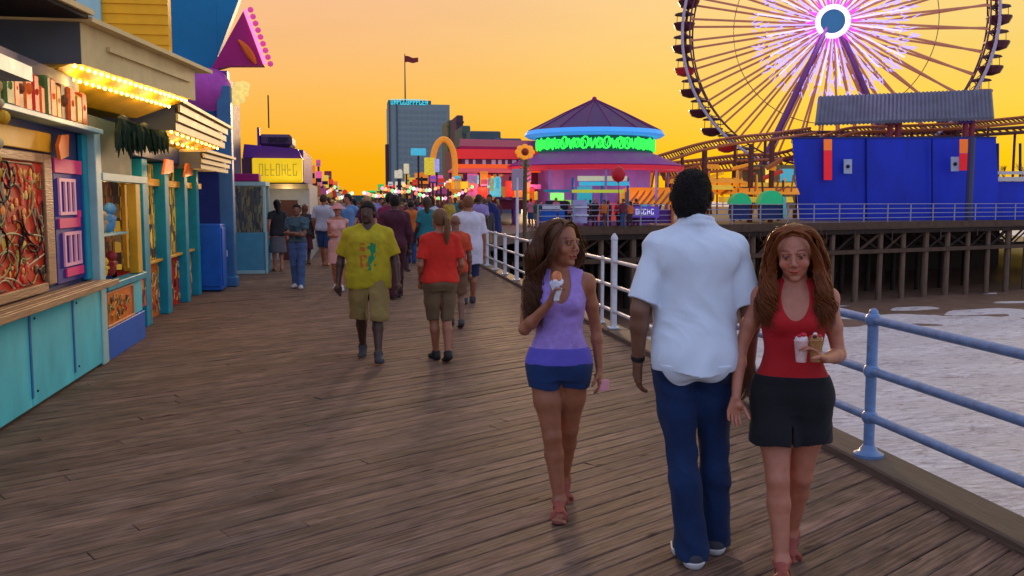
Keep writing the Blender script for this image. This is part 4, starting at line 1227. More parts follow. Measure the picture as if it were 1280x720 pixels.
for k in range(4):
    a = math.pi * (1.15 + .23 * k)
    lamp((cx + 5.6 * math.cos(a), cy + 5.6 * math.sin(a), 2.7), 22, (.9, .6, .9), .2, ca)

# ------------------------------------------------------------------ lamp post with an orange flower top by the railing
p = onD(656, 190, 24)
fl = thing('flower_lamp', 'slim lamp post topped by an orange flower ornament next to the white railing', 'lamp post', (p.x, p.y, 0))
q = MB(); q.tube([(p.x, p.y, -.5), (p.x, p.y, 2.2), (p.x + .03, p.y, p.z - .1)], [.05, .06, .04], 8); q.build('post', mat('bronze_post', (.10, .07, .04), .5), fl)
for k in range(8):
    a = 2 * math.pi * k / 8
    q = MB(); q.ball((p.x + .17 * math.cos(a), p.y - .02, p.z + .13 * math.sin(a)), .095, 8, 6, sz=(1, .4, .8)); q.build('petal', mat('orange_petal', (.8, .28, .02), .5, emit=(1, .35, .03), es=.5), fl, smooth=True)
q = MB(); q.ball((p.x, p.y - .04, p.z), .10, 8, 6); q.build('disc', mat('dark_red_disc', (.3, .04, .02), .5), fl, smooth=True)
for k in range(10):
    z = p.z - .25 - k * .06
    q = MB(); q.tube([(p.x, p.y, z), (p.x + (.16 if k % 2 else -.16), p.y - .05, z + .1)], [.04, .015], 5); q.build('leaf', mat('olive_leaf', (.25, .25, .08), .5), fl)
p = onD(651, 300, 19.5)
tl = thing('white_post', 'tall thin white flag post rising out of the white railing', 'post', (RX + .1, p.y, 0))
q = MB(); q.tube([(RX + .12, p.y, 0.06), (RX + .12, p.y, onD(650, 222, 19.5).z)], .03, 8); q.build('pole', M_white_pipe, tl)
q = MB(); q.cbox(RX + .0, p.y - .02, 1.9, RX + .24, p.y + .02, 2.35, .01); q.build('plate', mat('lilac_plate', (.4, .3, .4), .5), tl)

# ------------------------------------------------------------------ big wheel
WD = 92.0
wc = onD(1041, 32, WD)
KW = WD / FPX                    # metres per picture unit at the wheel's distance
WR = 181 * KW
WT = math.tan(R(19)); wu = (Vector((math.cos(YAW), -math.sin(YAW), 0)) - FH * WT).normalized(); wn_ = (FH + Vector((math.cos(YAW), -math.sin(YAW), 0)) * WT).normalized(); wz = Vector((0, 0, 1))
def wp(r, a, off=0.0):
    return wc + wu * (r * math.cos(a)) + wz * (r * math.sin(a)) + wn_ * off
wh = thing('ferris_wheel', 'giant ferris wheel with purple lit spokes and red gondolas against the sunset', 'ferris wheel', (wc.x, wc.y, 0))
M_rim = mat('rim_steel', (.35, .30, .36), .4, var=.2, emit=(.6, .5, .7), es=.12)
M_rimd = mat('rim_dark', (.12, .04, .06), .5, var=.3)
for off, m, r_, th in ((-1.0, M_rim, WR, .16), (1.0, M_rimd, WR, .15), (-1.0, M_rimd, WR - .75, .09), (1.0, M_rimd, WR - .75, .09)):
    q = MB(); q.tube([wp(r_, 2 * math.pi * k / 120, off) for k in range(121)], th, 6, cap=False); q.build('rim', m, wh, smooth=True)
q = MB()
for k in range(80):
    a = 2 * math.pi * k / 80
    q.tube([wp(WR, a, -1), wp(WR - .75, a + .04, -1)], .05, 4); q.tube([wp(WR - .3, a, -1), wp(WR - .3, a, 1)], .05, 4)
q.build('rim_truss', M_rimd, wh)['kind'] = 'stuff'
q = MB(); q.tube([wp(WR * .655, 2 * math.pi * k / 96, 0) for k in range(97)], .045, 4, cap=False); q.build('tie_ring', M_rimd, wh)
M_sp = mat('spoke_copper', (.50, .19, .11), .4, var=.3, emit=(1, .35, .2), es=.12)  # faint emission added to brighten the bare spokes, which are no lamps
M_led = mat('spoke_violet_light', (.4, .3, .6), .4, emit=(.46, .38, 1.0), es=1.15)
M_led2 = mat('spoke_lilac_light', (.4, .3, .6), .4, emit=(.82, .76, 1.0), es=1.0)
NS = 40
for k in range(NS):
    a = 2 * math.pi * (k + .5) / NS
    q = MB()
    for off in (-1, 1):
        q.tube([wp(1.1, a - off * .12, off * 1.3), wp(WR - .8, a + off * .016, off)], .115, 5)
    sp = q.build('spoke', M_sp, wh)
    q = MB()
    r1 = WR * rng.uniform(.40, .53)
    for off in (-1,):
        q.tube([wp(1.2, a - off * .12, off * 1.42), wp(r1, a - off * (.12 - .136 * (r1 - 1.1) / (WR - 1.9)), off * 1.32)], .08, 5)
    q.build('spoke_light', M_led if k % 2 else M_led2, sp)
q = MB()
for k in range(900):
    a = rng.uniform(0, 2 * math.pi); r1 = (.10 + .40 * rng.random() ** .8) * WR; l = rng.uniform(.3, .9)
    q.tube([wp(r1, a, -1.25), wp(r1 + l, a + rng.uniform(-.05, .05), -1.2)], .045, 4)
q.build('led_halo_streak', M_led, wh)['kind'] = 'stuff'  # LED streaks scattered densely to imitate the lavender halo round the hub
q = MB()
q.tube([wp(0, 0, -2.2), wp(0, 0, 2.2)], 1.0, 24); q.build('axle', M_rimd, wh, smooth=True)
q = MB(); q.tube([wp(1.36, 2 * math.pi * k / 40, -2.25) for k in range(41)], .26, 8, cap=False)
q.build('hub_ring', mat('hub_light', (.8, .7, .9), .4, emit=(1, .80, .95), es=.9), wh, smooth=True)
q = MB(); q.tube([wp(0, 0, -2.4), wp(0, 0, -2.21)], 1.12, 24); q.build('hub_disc', mat('teal_hub', (.015, .09, .11), .7, spec=.1), wh)
for k in range(14):
    a = 2 * math.pi * k / 14
    q = MB(); q.tube([wp(1.65, a, -2.1), wp(2.6, a, -2.0)], [.2, .04], 5); q.build('hub_spike', mat('magenta_light', (.6, .05, .4), .4, emit=(.9, .1, .8), es=.6), wh)
NG = 40
def arm(ang, r_):
    return wp(r_, ang)
gond = None
for k in range(NG):
    a = 2 * math.pi * (k + .25) / NG
    p = wp(WR + .1, a)
    if p.z > wc.z + 8 or (abs(math.cos(a)) < .55 and False):
        pass
    q = MB()
    if gond is None:
        gd = bpy.data.objects.new('gondola', None)
        q.lathe([(.25, -1.45), (.85, -1.25), (1.12, -.75), (1.12, -.62), (.0, -.62)], (0, 0, 0), 12)
        gond_me = []
        gondc = ['red', 'dark']
        base = q
        gm = []
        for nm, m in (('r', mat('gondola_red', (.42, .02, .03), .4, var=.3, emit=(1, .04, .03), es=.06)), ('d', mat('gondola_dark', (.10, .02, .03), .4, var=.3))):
            o = base.build('gondola_body', m, None); me = o.data; bpy.data.objects.remove(o); gm.append(me)
        q2 = MB(); q2.lathe([(1.0, .22), (.9, .34), (.05, .55)], (0, 0, 0), 12)
        q2.tube([(0, 0, -.62), (0, 0, .3)], .05, 5)
        for b in range(3):
            aa = b * 2.1; q2.tube([(.95 * math.cos(aa), .95 * math.sin(aa), -.62), (.9 * math.cos(aa), .9 * math.sin(aa), .25)], .035, 4)
        o = q2.build('gondola_canopy', M_rimd, None); gc = o.data; bpy.data.objects.remove(o)
        gond = True
    o = bpy.data.objects.new('gondola', gm[0 if k % 4 == 1 else 1]); COL.objects.link(o)
    o.parent = wh; o.location = (p - Vector(wh.location)) + Vector((0, 0, -.0))
    c_ = bpy.data.objects.new('gondola_canopy', gc); COL.objects.link(c_); c_.parent = o
# legs of the wheel
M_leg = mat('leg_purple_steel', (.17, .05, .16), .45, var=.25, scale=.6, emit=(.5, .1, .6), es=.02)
for off in (-2.0, 2.0):
    for (px, py) in ((922, 236), (1150, 236)):
        bt = onD(px, py, WD + off * 1.8); bt.z = 0
        q = MB(); top = wp(.3 * (1 if px > 1045 else -1), 0, off)
        q.tube([bt, top], [.38, .28], 8); q.build('leg', M_leg, wh, smooth=True)
q = MB()
for f in (.3,):
    a = onD(928, 236, WD - 3.6); a.z = 0; b_ = onD(1142, 236, WD - 3.6); b_.z = 0
    t0 = wp(0, 0, -2)
    q.tube([a.lerp(t0, f), b_.lerp(t0, f)], .2, 6)
q.build('cross_tie', M_leg, wh)
q = MB(); p1 = wp(9.9 * KW * 0, 0); 
lamp(wp(0, 0, -5), 700, (.7, .45, 1.0), .8, wh)

# ------------------------------------------------------------------ coaster track
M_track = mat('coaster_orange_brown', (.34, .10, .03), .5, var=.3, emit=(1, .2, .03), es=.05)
M_track2 = mat('coaster_dark', (.13, .04, .03), .6, var=.3)
def track(label, pts, m, r_=.12, sup=True, gap=.5):
    pts = [onD(*p) for p in pts]
    # smooth the line
    P3 = []
    for i in range(len(pts) - 1):
        p0, p1, p2, p3 = pts[max(i - 1, 0)], pts[i], pts[i + 1], pts[min(i + 2, len(pts) - 1)]
        for j in range(6):
            t_ = j / 6
            P3.append(0.5 * ((2 * p1) + (-p0 + p2) * t_ + (2 * p0 - 5 * p1 + 4 * p2 - p3) * t_ ** 2 + (-p0 + 3 * p1 - 3 * p2 + p3) * t_ ** 3))
    P3.append(pts[-1])
    c = thing('coaster_track', label, 'coaster track', (P3[0].x, P3[0].y, 0))
    for s_ in (0, 1):
        q = MB(); q.tube([p + Vector((0, s_ * 1.1, s_ * gap)) for p in P3], r_, 6); q.build('rail', m, c, smooth=True)
    q = MB()
    for i in range(len(P3) - 1):
        for f in (0, .5):
            p = P3[i].lerp(P3[i + 1], f); q.tube([p + Vector((0, 0, -.04)), p + Vector((0, 1.1, gap))], r_ * .6, 4)
    q.build('tie', M_track2, c)['kind'] = 'stuff'
    if sup:
        for i in range(2, len(P3), 5):
            p = P3[i]
            q = MB(); q.tube([(p.x, p.y + .5, 0), (p.x, p.y + .5, p.z + .2)], .13, 6); q.build('support', M_track2, c)
    return c
track('rising coaster track of orange brown rails between the pavilion and the wheel', [(815, 207, 68), (850, 196, 70), (885, 186, 72), (930, 178, 74), (975, 173, 78), (1020, 166, 84)], M_track)
track('long level coaster track running behind the gray roof to the right edge', [(820, 214, 72), (880, 207, 74), (930, 201, 76), (990, 196, 80), (1060, 168, 84), (1120, 164, 85), (1190, 161, 85), (1240, 157, 85), (1300, 151, 85)], M_track, .14)
track('lower coaster track curving behind the orange booths', [(830, 224, 70), (870, 217, 72), (920, 212, 74), (985, 209, 76)], M_track, .12, gap=.7)
track('upper right coaster track below the gray roof', [(980, 172, 86), (1050, 171, 87), (1120, 173, 87), (1200, 170, 87), (1300, 164, 87)], M_track2, .16)
q = MB()
for px, pt in ((880, 188), (938, 180), (964, 176)):
    p = onD(px, 230, 71); q.tube([(p.x, p.y, 0), (p.x, p.y, onD(px, pt, 71).z)], .22, 6)
    tag(q.build('coaster_post', M_track2), f'dark steel coaster post {["nearest the pavilion", "in the middle", "nearest the blue hall"][(880, 938, 964).index(px)]} rising past the tracks', 'post'); q = MB()

# ------------------------------------------------------------------ booths and rides on the side pier, left to right
def D(px, py, d): return onD(px, py, d)
def slab(name, px0, px1, y0, y1, d, dep, m, par, tilt=0.0, ch=0.0):
    a, b_, c_, d_ = D(px0, y1, d), D(px1, y1, d), D(px1, y0, d), D(px0, y0, d)
    for p in (c_, d_):
        p += FH * tilt
    q = MB(); q.prism([a, b_, c_, d_], FH * dep); return q.build(name, m, par)
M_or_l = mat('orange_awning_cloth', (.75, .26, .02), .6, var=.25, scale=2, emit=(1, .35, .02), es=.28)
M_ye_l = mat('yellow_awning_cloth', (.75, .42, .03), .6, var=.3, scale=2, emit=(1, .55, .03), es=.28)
ba = thing('orange_booth', 'booth with an orange zigzag striped awning beside the carousel pavilion', 'booth', D(815, 250, 62))
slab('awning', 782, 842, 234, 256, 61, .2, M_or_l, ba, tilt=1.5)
q = MB()
for k in range(7):
    a0 = D(786 + k * 8, 255, 60.9); a1 = D(799 + k * 8, 239, 62.3)
    q.tube([a0, a1], .10, 4)
q.build('stripe', M_track, ba)['kind'] = 'stuff'
slab('counter', 784, 842, 262, 279, 61.4, .6, M_purp, ba)
for px in (783, 841):
    q = MB(); p = D(px, 240, 61.0); q.tube([(p.x, p.y, 0), (p.x, p.y, p.z)], .1, 6); q.build('post', M_track, ba)
sg = slab('sign', 786, 824, 258, 272, 60.6, .1, mat('violet_sign', (.10, .05, .32), .5, emit=(.2, .1, .8), es=.2), ba)
q = MB(); p = D(794, 268, 60.55); glyphs(q, p, _R, (0, 0, 1), -FH, 1.25, .36, .03, 5, 21); q.build('lettering', mat('white_lettering', (.8, .8, .9), .5, emit=(.8, .8, 1), es=.5), sg)
rd = thing('orange_ride', 'wide low orange ride platform with slanting yellow boards under the coaster', 'ride', D(880, 240, 70))
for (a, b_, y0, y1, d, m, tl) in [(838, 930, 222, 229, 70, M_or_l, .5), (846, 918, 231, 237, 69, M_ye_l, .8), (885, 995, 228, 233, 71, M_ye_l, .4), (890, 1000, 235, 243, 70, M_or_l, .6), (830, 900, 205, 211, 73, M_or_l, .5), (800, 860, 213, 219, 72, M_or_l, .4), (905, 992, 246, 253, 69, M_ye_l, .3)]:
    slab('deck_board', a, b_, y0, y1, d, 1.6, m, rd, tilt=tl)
for k in range(26):
    px = 800 + k * 7.4
    q = MB(); q.tube([D(px, 268, 70), D(px + rng.uniform(-6, 14), rng.uniform(206, 226), 70.5)], rng.uniform(.05, .10), 5); q.build('strut', [M_track2, M_track, M_or_l][k % 3], rd)
for k in range(16):
    px = rng.uniform(835, 975); py = rng.uniform(210, 252)
    a_ = D(px, py, rng.uniform(69.5, 73)); w_ = rng.uniform(.3, 1.6)
    q = MB(); q.tube([a_, a_ + _R * w_ + Vector((0, 0, rng.uniform(-.5, .7)))], rng.uniform(.08, .2), 5); q.build('beam', [M_ye_l, M_or_l, M_track, mat('ride_red', (.45, .03, .02), .5, emit=(1, .1, .03), es=.15)][k % 4], rd)
bx = thing('lit_hut', 'small hut with yellow and blue lit windows left of the blue hall', 'hut', D(950, 240, 74))
slab('wall', 928, 994, 206, 262, 75, 2, mat('hut_olive', (.22, .16, .06), .6, var=.3), bx)
slab('yellow_window', 957, 966, 210, 229, 74.9, .08, mat('yellow_window_light', (.8, .6, .1), .5, emit=(1, .65, .05), es=.8), bx)
slab('blue_window', 975, 992, 211, 227, 74.9, .08, mat('teal_window_light', (.1, .4, .5), .5, emit=(.1, .5, .6), es=.4), bx)
slab('dark_panel', 936, 955, 208, 228, 74.9, .08, mat('hut_panel', (.14, .12, .05), .6, var=.3), bx)
sl = thing('cyan_slide', 'pale yellow and cyan striped booth front inside the purple pavilion', 'booth', D(770, 230, 60))
slab('band', 722, 784, 220, 226, 60, .15, mat('cream_band', (.6, .6, .4), .5, emit=(.8, .8, .45), es=.25), sl)
slab('band', 724, 786, 227, 232, 60, .15, mat('cyan_band', (.05, .45, .6), .5, emit=(.05, .6, .85), es=.35), sl)
slab('band', 715, 780, 237, 241, 59.5, .15, mat('lime_band', (.4, .5, .05), .5, emit=(.7, .7, .05), es=.35), sl)
for px in (716, 752, 785):
    q = MB(); p = D(px, 222, 60.1); q.tube([(p.x, p.y, 0), (p.x, p.y, p.z)], .09, 6); q.build('post', M_turq_d, sl)
q = MB(); p = D(773, 218, 58.6); q.ball(p, .45, 14, 10, sz=(1, 1, 1.1)); q.ball((p.x, p.y, p.z - .51), .07, 6, 4)
q.tube([(p.x, p.y, p.z - .5), (p.x + .1, p.y, .9)], .025, 4)
tag(q.build('balloon', mat('red_balloon', (.42, .01, .02), .35, emit=(1, .02, .02), es=.06), smooth=True), 'large round red balloon hanging at the edge of the purple pavilion roof', 'balloon')
# green hooped covers
for i, (pa, pb, yt) in enumerate(((914, 940, 241), (950, 982, 238))):
    t = thing('green_hood_car', f'{["smaller left", "larger right"][i]} ride car with a rounded green hood behind the pier railing', 'ride car', D((pa + pb) / 2, 270, 67.5), 'green hooded ride cars')
    pts = []
    for k in range(11):
        a = math.pi * k / 10
        pts.append(D((pa + pb) / 2 - (pb - pa) / 2 * math.cos(a), 256 - (256 - yt) * math.sin(a), 67.2))
    q = MB(); q.prism(pts, FH * 1.3); q.build('hood', mat('green_hood', (.02, .38, .15), .35, emit=(.03, .8, .3), es=.18), t)
    slab('body', pa + 2, pb - 2, 256.3, 274, 67.4, 1.1, M_navy, t)
    if i: slab('side_rim', pb - 3, pb + 1, 246, 272, 67.1, .1, mat('mint_rim', (.2, .6, .5), .4), t)
t = thing('game_table', 'white and lilac ticket stand among the visitors on the side pier', 'stand', D(724, 262, 58))
slab('cabinet', 716, 734, 250, 279, 58, .7, mat('lilac_cabinet', (.40, .34, .55), .5), t)
slab('shelf', 714, 736, 258, 260, 57.9, .1, M_white_pipe, t); slab('shelf', 714, 736, 268, 270, 57.9, .1, M_white_pipe, t)
t = thing('lit_stand', 'stand with a lime green screen and blue base near the visitors', 'stand', D(695, 255, 59))
slab('screen', 688, 705, 241, 250, 59, .3, mat('lime_screen', (.3, .8, .1), .5, emit=(.25, 1, .2), es=.8), t)
slab('hood', 680, 712, 237, 240, 59, .6, M_teal, t)
slab('base', 676, 706, 262, 276, 58.6, .6, M_blue_p, t)
slab('body', 682, 710, 251, 261, 59, .5, M_dark, t)
slab('tray', 678, 700, 257, 261.5, 58.4, .5, M_white_pipe, t)

# ------------------------------------------------------------------ blue hall with the gray roof
bh = thing('blue_hall', 'large windowless cobalt blue hall standing at the edge of the side pier', 'hall', D(1120, 270, 78))
M_cob = mat('cobalt_panels', (.014, .036, .50), .5, var=.28, scale=.45, bump=.08, stretch=(1, 1, .35))
a, b_, c_, d_ = D(999, 281, 78), D(1250, 279, 79), D(1245, 172, 79), D(990, 173, 78)
a.z = b_.z = 0
HD = (D(990, 250, 78) - Vector((0, 0, D(990, 250, 78).z))).normalized()
q = MB(); q.prism([a, b_, c_, d_], HD * 7); q.build('wall', M_cob, bh)
q = MB()
for k in range(2):
    px = 1082 + k * 82
    p0, p1 = D(px, 279, 78.35), D(px, 173.5, 78.35)
    q.prism([(p0.x, p0.y, 0), p0 + _R * .05 + Vector((0, 0, -p0.z)), p1 + _R * .05, p1], -FH * .5 * (.4 + .0))
q.build('panel_joint', mat('cobalt_dark', (.004, .014, .19), .5), bh)['kind'] = 'stuff'
q = MB(); q.prism([D(989, 173, 77.9), D(1246, 172, 78.9), D(1246, 170.5, 78.9), D(989, 171.5, 77.9)], HD * 7.2); q.build('coping', M_navy, bh)
for (px, y0, y1, m) in ((1035, 174, 205, None), (1205, 174, 213, None)):
    slab('banner', px - 5, px + 5, y0, y0 + (y1 - y0) * .45, 77.6, .08, mat('orange_banner', (.8, .16, .02), .5, emit=(1, .2, .02), es=.35), bh)
    slab('banner', px - 5, px + 5, y0 + (y1 - y0) * .46, y1 + (20 if px == 1035 else 0), 77.6, .08, mat('red_banner', (.7, .02, .03), .5, emit=(1, .02, .02), es=.3), bh)
for px, py in ((1060, 208), (1194, 205)):
    s_ = slab('notice', px - 5, px + 5, py - 9, py + 9, 77.7, .12, mat('pale_notice', (.45, .5, .6), .5), bh)
    q = MB(); q.ball(D(px, py, 77.66), .16, 8, 6); q.build('emblem', M_black, s_)
q = MB(); p = D(1211, 260, 76.6); q.tube([(p.x, p.y, 0), (p.x, p.y, D(1211, 172, 76.6).z)], .28, 8); q.build('mast', mat('slate_mast', (.06, .06, .12), .5), bh)
rf = thing('gray_roof', 'corrugated gray canopy roof raised on red posts above the blue hall', 'canopy roof', D(1130, 150, 82))
M_corr = mat('corrugated_gray', (.16, .16, .20), .5, var=.25, scale=.7, bump=.1)
q = MB()
n = 44
A0, A1, B0, B1 = D(1019, 154, 80), D(1243, 147, 80), D(1023, 121, 83), D(1240, 112, 83)
vs, fs = [], []
for k in range(n * 2 + 1):
    f = k / (2 * n); off = Vector((0, 0, .10 if k % 2 else 0)) - FH * (.12 if k % 2 else 0)
    vs += [A0.lerp(A1, f) + off, B0.lerp(B1, f) + off, B0.lerp(B1, f) + off + Vector((0, .1, -.25)), A0.lerp(A1, f) + off + Vector((0, .1, -.25))]
for k in range(n * 2):
    for j in range(4):
        fs.append((k * 4 + j, k * 4 + (j + 1) % 4, k * 4 + 4 + (j + 1) % 4, k * 4 + 4 + j))
q.add(vs, fs); q.build('roof_sheet', M_corr, rf)
for px in (1112, 1122, 1206, 1214):
    p = D(px, 170, 81)
    q = MB(); q.tube([(p.x, p.y, 6.9), (p.x, p.y, D(px, 146, 81).z)], .28, 6); q.build('post', mat('crimson_post', (.32, .04, .06), .5), rf)
slab('post_head', 1106, 1128, 150, 156, 80.6, .8, mat('crimson_post', (.32, .04, .06)), rf)
slab('post_head', 1198, 1218, 146, 154, 80.6, .8, M_purp, rf)
# low wall with the white beam and the bare tree behind it
lw = thing('low_blue_wall', 'low cobalt wall with a white beam on top at the right edge', 'wall', D(1270, 270, 79))
slab('wall', 1247, 1330, 227, 281, 79.5, 1, M_cob, lw)
slab('beam', 1243, 1330, 221, 226.5, 79.3, 1.4, mat('pale_beam', (.6, .55, .5), .5), lw)
slab('beam', 1243, 1330, 214, 218, 79.3, .2, mat('pale_beam', (.6, .55, .5)), lw)
for px in (1247, 1275, 1300):
    slab('post', px, px + 2, 179, 221, 79.4, .2, M_navy, lw)
def twigs(q, p, d, L_, r_, depth):
    e = p + d * L_
    q.tube([p, e], [r_, r_ * .65], 4 if depth < 3 else 6, cap=False)
    if depth == 0: return
    for k in range(3 if depth > 1 else 4):
        nd = (d + Vector((rng.uniform(-.7, .7), rng.uniform(-.5, .5), rng.uniform(-.1, .5)))).normalized()
        twigs(q, e.lerp(p, rng.uniform(0, .35)), nd, L_ * rng.uniform(.6, .8), r_ * .6, depth - 1)
for i, px in enumerate((1256, 1278)):
    p = D(px, 230, 96)
    tr = thing('bare_tree', f'{["left", "right"][i]} leafless tree seen over the low blue wall at the right edge', 'tree', (p.x, p.y, 0), 'bare trees at the right edge')
    q = MB(); q.tube([(p.x, p.y, 0), (p.x + .1, p.y, 2.6)], [.2, .14], 6); q.build('trunk', M_track2, tr)
    q = MB(); twigs(q, Vector((p.x + .1, p.y, 2.3)), Vector((0, 0, 1)), 1.25, .09, 4); q.build('crown', mat('twig_brown', (.12, .07, .05), .8), tr)

# ------------------------------------------------------------------ figures: one continuous surface grown from a distance field
class Field:
    def __init__(s, lo, hi, h):
        s.lo = np.array(lo, dtype=np.float32); s.h = h
        s.n = np.ceil((np.array(hi) - s.lo) / h).astype(int) + 1
        s.D = np.full(tuple(s.n), 1.0, dtype=np.float32)
    def win(s, lo, hi, pad):
        i0 = np.clip(np.floor((np.array(lo) - pad - s.lo) / s.h).astype(int), 0, s.n)
        i1 = np.clip(np.ceil((np.array(hi) + pad - s.lo) / s.h).astype(int) + 1, 0, s.n)
        if np.any(i1 <= i0): return None, None
        sl = tuple(slice(a, b) for a, b in zip(i0, i1))
        g = [(s.lo[k] + s.h * np.arange(i0[k], i1[k], dtype=np.float32)).reshape([-1 if j == k else 1 for j in range(3)]) for k in range(3)]
        return sl, g
    def put(s, sl, d, k, op):
        A = s.D[sl]
        if op == 'sub':
            d = -d
            if k > 0:
                hh = np.clip(0.5 - 0.5 * (A - d) / k, 0, 1)
                A[...] = A + (d - A) * hh + k * hh * (1 - hh)
            else:
                np.maximum(A, d, out=A)
        else:
            if k > 0:
                hh = np.clip(0.5 + 0.5 * (A - d) / k, 0, 1)
                A[...] = A + (d - A) * hh - k * hh * (1 - hh)
            else:
                np.minimum(A, d, out=A)
    def cone(s, p, q, r1, r2, k=.02, op='add'):
        p, q = np.array(p, float), np.array(q, float)
        m = max(r1, r2)
        sl, g = s.win(np.minimum(p, q) - m, np.maximum(p, q) + m, k * 1.2 + 3 * s.h)
        if sl is None: return s
        ba = q - p; L2 = max(float(ba @ ba), 1e-9)
        x, y, z = g[0] - p[0], g[1] - p[1], g[2] - p[2]
        t_ = np.clip((x * ba[0] + y * ba[1] + z * ba[2]) / L2, 0, 1)
        d = np.sqrt((x - t_ * ba[0]) ** 2 + (y - t_ * ba[1]) ** 2 + (z - t_ * ba[2]) ** 2) - (r1 + (r2 - r1) * t_)
        s.put(sl, d.astype(np.float32), k, op); return s
    def ell(s, c, r, k=.02, op='add', rot=None):
        c, r = np.array(c, float), np.array(r, float)
        m = r.max() if rot is not None else r
        sl, g = s.win(c - m, c + m, k * 1.2 + 3 * s.h)
        if sl is None: return s
        x, y, z = g[0] - c[0], g[1] - c[1], g[2] - c[2]
        if rot is not None:
            M = np.array(rot.inverted() if hasattr(rot, 'inverted') else rot)
            x, y, z = M[0][0] * x + M[0][1] * y + M[0][2] * z, M[1][0] * x + M[1][1] * y + M[1][2] * z, M[2][0] * x + M[2][1] * y + M[2][2] * z
        k0 = np.sqrt((x / r[0]) ** 2 + (y / r[1]) ** 2 + (z / r[2]) ** 2)
        k1 = np.sqrt((x / r[0] ** 2) ** 2 + (y / r[1] ** 2) ** 2 + (z / r[2] ** 2) ** 2) + 1e-6
        d = k0 * (k0 - 1) / k1
        s.put(sl, d.astype(np.float32), k, op); return s
    def loft(s, secs, k=.02, g=0.0, ex=2.3, yaw0=0.0, op='add', x0=0.0, y0=0.0):
        """secs: rows of z, half width, half depth, centre y (and centre x)"""
        S = np.array([tuple(r) + (0,) * (5 - len(r)) for r in secs], float); S = S[np.argsort(S[:, 0])]
        mr = max(S[:, 1].max(), S[:, 2].max()) + g
        sl, G = s.win((x0 + S[:, 4].min() - mr, y0 + S[:, 3].min() - mr, S[0, 0] - g), (x0 + S[:, 4].max() + mr, y0 + S[:, 3].max() + mr, S[-1, 0] + g), k * 1.2 + 3 * s.h)
        if sl is None: return s
        z = G[2].ravel()
        zc = np.clip(z, S[0, 0], S[-1, 0])
        def ip(j):
            # smooth interpolation between sections
            idx = np.clip(np.searchsorted(S[:, 0], zc) - 1, 0, len(S) - 2)
            t_ = (zc - S[idx, 0]) / (S[idx + 1, 0] - S[idx, 0])
            p0, p1, p2, p3 = S[np.maximum(idx - 1, 0), j], S[idx, j], S[idx + 1, j], S[np.minimum(idx + 2, len(S) - 1), j]
            m1, m2 = (p2 - p0) / 2, (p3 - p1) / 2
            return ((2 * t_ ** 3 - 3 * t_ ** 2 + 1) * p1 + (t_ ** 3 - 2 * t_ ** 2 + t_) * m1 + (-2 * t_ ** 3 + 3 * t_ ** 2) * p2 + (t_ ** 3 - t_ ** 2) * m2).reshape(1, 1, -1).astype(np.float32)
        rx, ry, cy_, cx_ = ip(1) + g, ip(2) + g, ip(3), ip(4)
        X, Y_ = G[0] - x0 - cx_, G[1] - y0 - cy_
        if yaw0:
            c, sn = math.cos(yaw0), math.sin(yaw0)
            X, Y_ = c * X + sn * Y_, -sn * X + c * Y_
        kk = (np.abs(X / rx) ** ex + np.abs(Y_ / ry) ** ex) ** (1 / ex)
        d = (kk - 1) * np.minimum(rx, ry)
        over = np.maximum(np.maximum(z - S[-1, 0] - g, S[0, 0] - g - z), 0).reshape(1, 1, -1).astype(np.float32)
        d = np.where(over > 0, np.sqrt(np.maximum(d, 0) ** 2 + over ** 2) + np.minimum(d, 0) * 0, d)
        s.put(sl, d.astype(np.float32), k, op); return s
    def plane(s, n, c, k=0.0):              # keep the side where n.x < c
        X = [(s.lo[j] + s.h * np.arange(s.n[j], dtype=np.float32)).reshape([-1 if i == j else 1 for i in range(3)]) for j in range(3)]
        d = (X[0] * n[0] + X[1] * n[1] + X[2] * n[2] - c).astype(np.float32)
        np.maximum(s.D, d, out=s.D); return s
    def keep(s, fn):
        X = [(s.lo[j] + s.h * np.arange(s.n[j], dtype=np.float32)).reshape([-1 if i == j else 1 for i in range(3)]) for j in range(3)]
        np.maximum(s.D, fn(*X).astype(np.float32), out=s.D); return s
    def warp(s, fn):
        X = [(s.lo[j] + s.h * np.arange(s.n[j], dtype=np.float32)).reshape([-1 if i == j else 1 for i in range(3)]) for j in range(3)]
        s.D += fn(*X).astype(np.float32); return s
    def mesh(s):
        D = s.D
        D[0], D[-1], D[:, 0], D[:, -1], D[:, :, 0], D[:, :, -1] = 1, 1, 1, 1, 1, 1
        I = D < 0
        n = np.array(D.shape) - 1
        c = np.zeros(tuple(n), dtype=np.uint8)
        for i in (0, 1):
            for j in (0, 1):
                for k in (0, 1):
                    c += I[i:i + n[0], j:j + n[1], k:k + n[2]]
        act = np.argwhere((c > 0) & (c < 8))
        ids = np.full(tuple(n), -1, dtype=np.int32)
        ids[act[:, 0], act[:, 1], act[:, 2]] = np.arange(len(act))
        acc = np.zeros((len(act), 3)); cnt = np.zeros(len(act))
        corners = [(i, j, k) for i in (0, 1) for j in (0, 1) for k in (0, 1)]
        for a in corners:
            for ax in range(3):
                if a[ax] == 1: continue
                b = list(a); b[ax] = 1
                va = D[act[:, 0] + a[0], act[:, 1] + a[1], act[:, 2] + a[2]]
                vb = D[act[:, 0] + b[0], act[:, 1] + b[1], act[:, 2] + b[2]]
                m = (va < 0) != (vb < 0)
                t_ = va[m] / (va[m] - vb[m])
                p = np.tile(np.array(a, float), (m.sum(), 1)); p[:, ax] = t_
                acc[m] += p; cnt[m] += 1
        V = s.lo + s.h * (act + acc / cnt[:, None])
        F = []
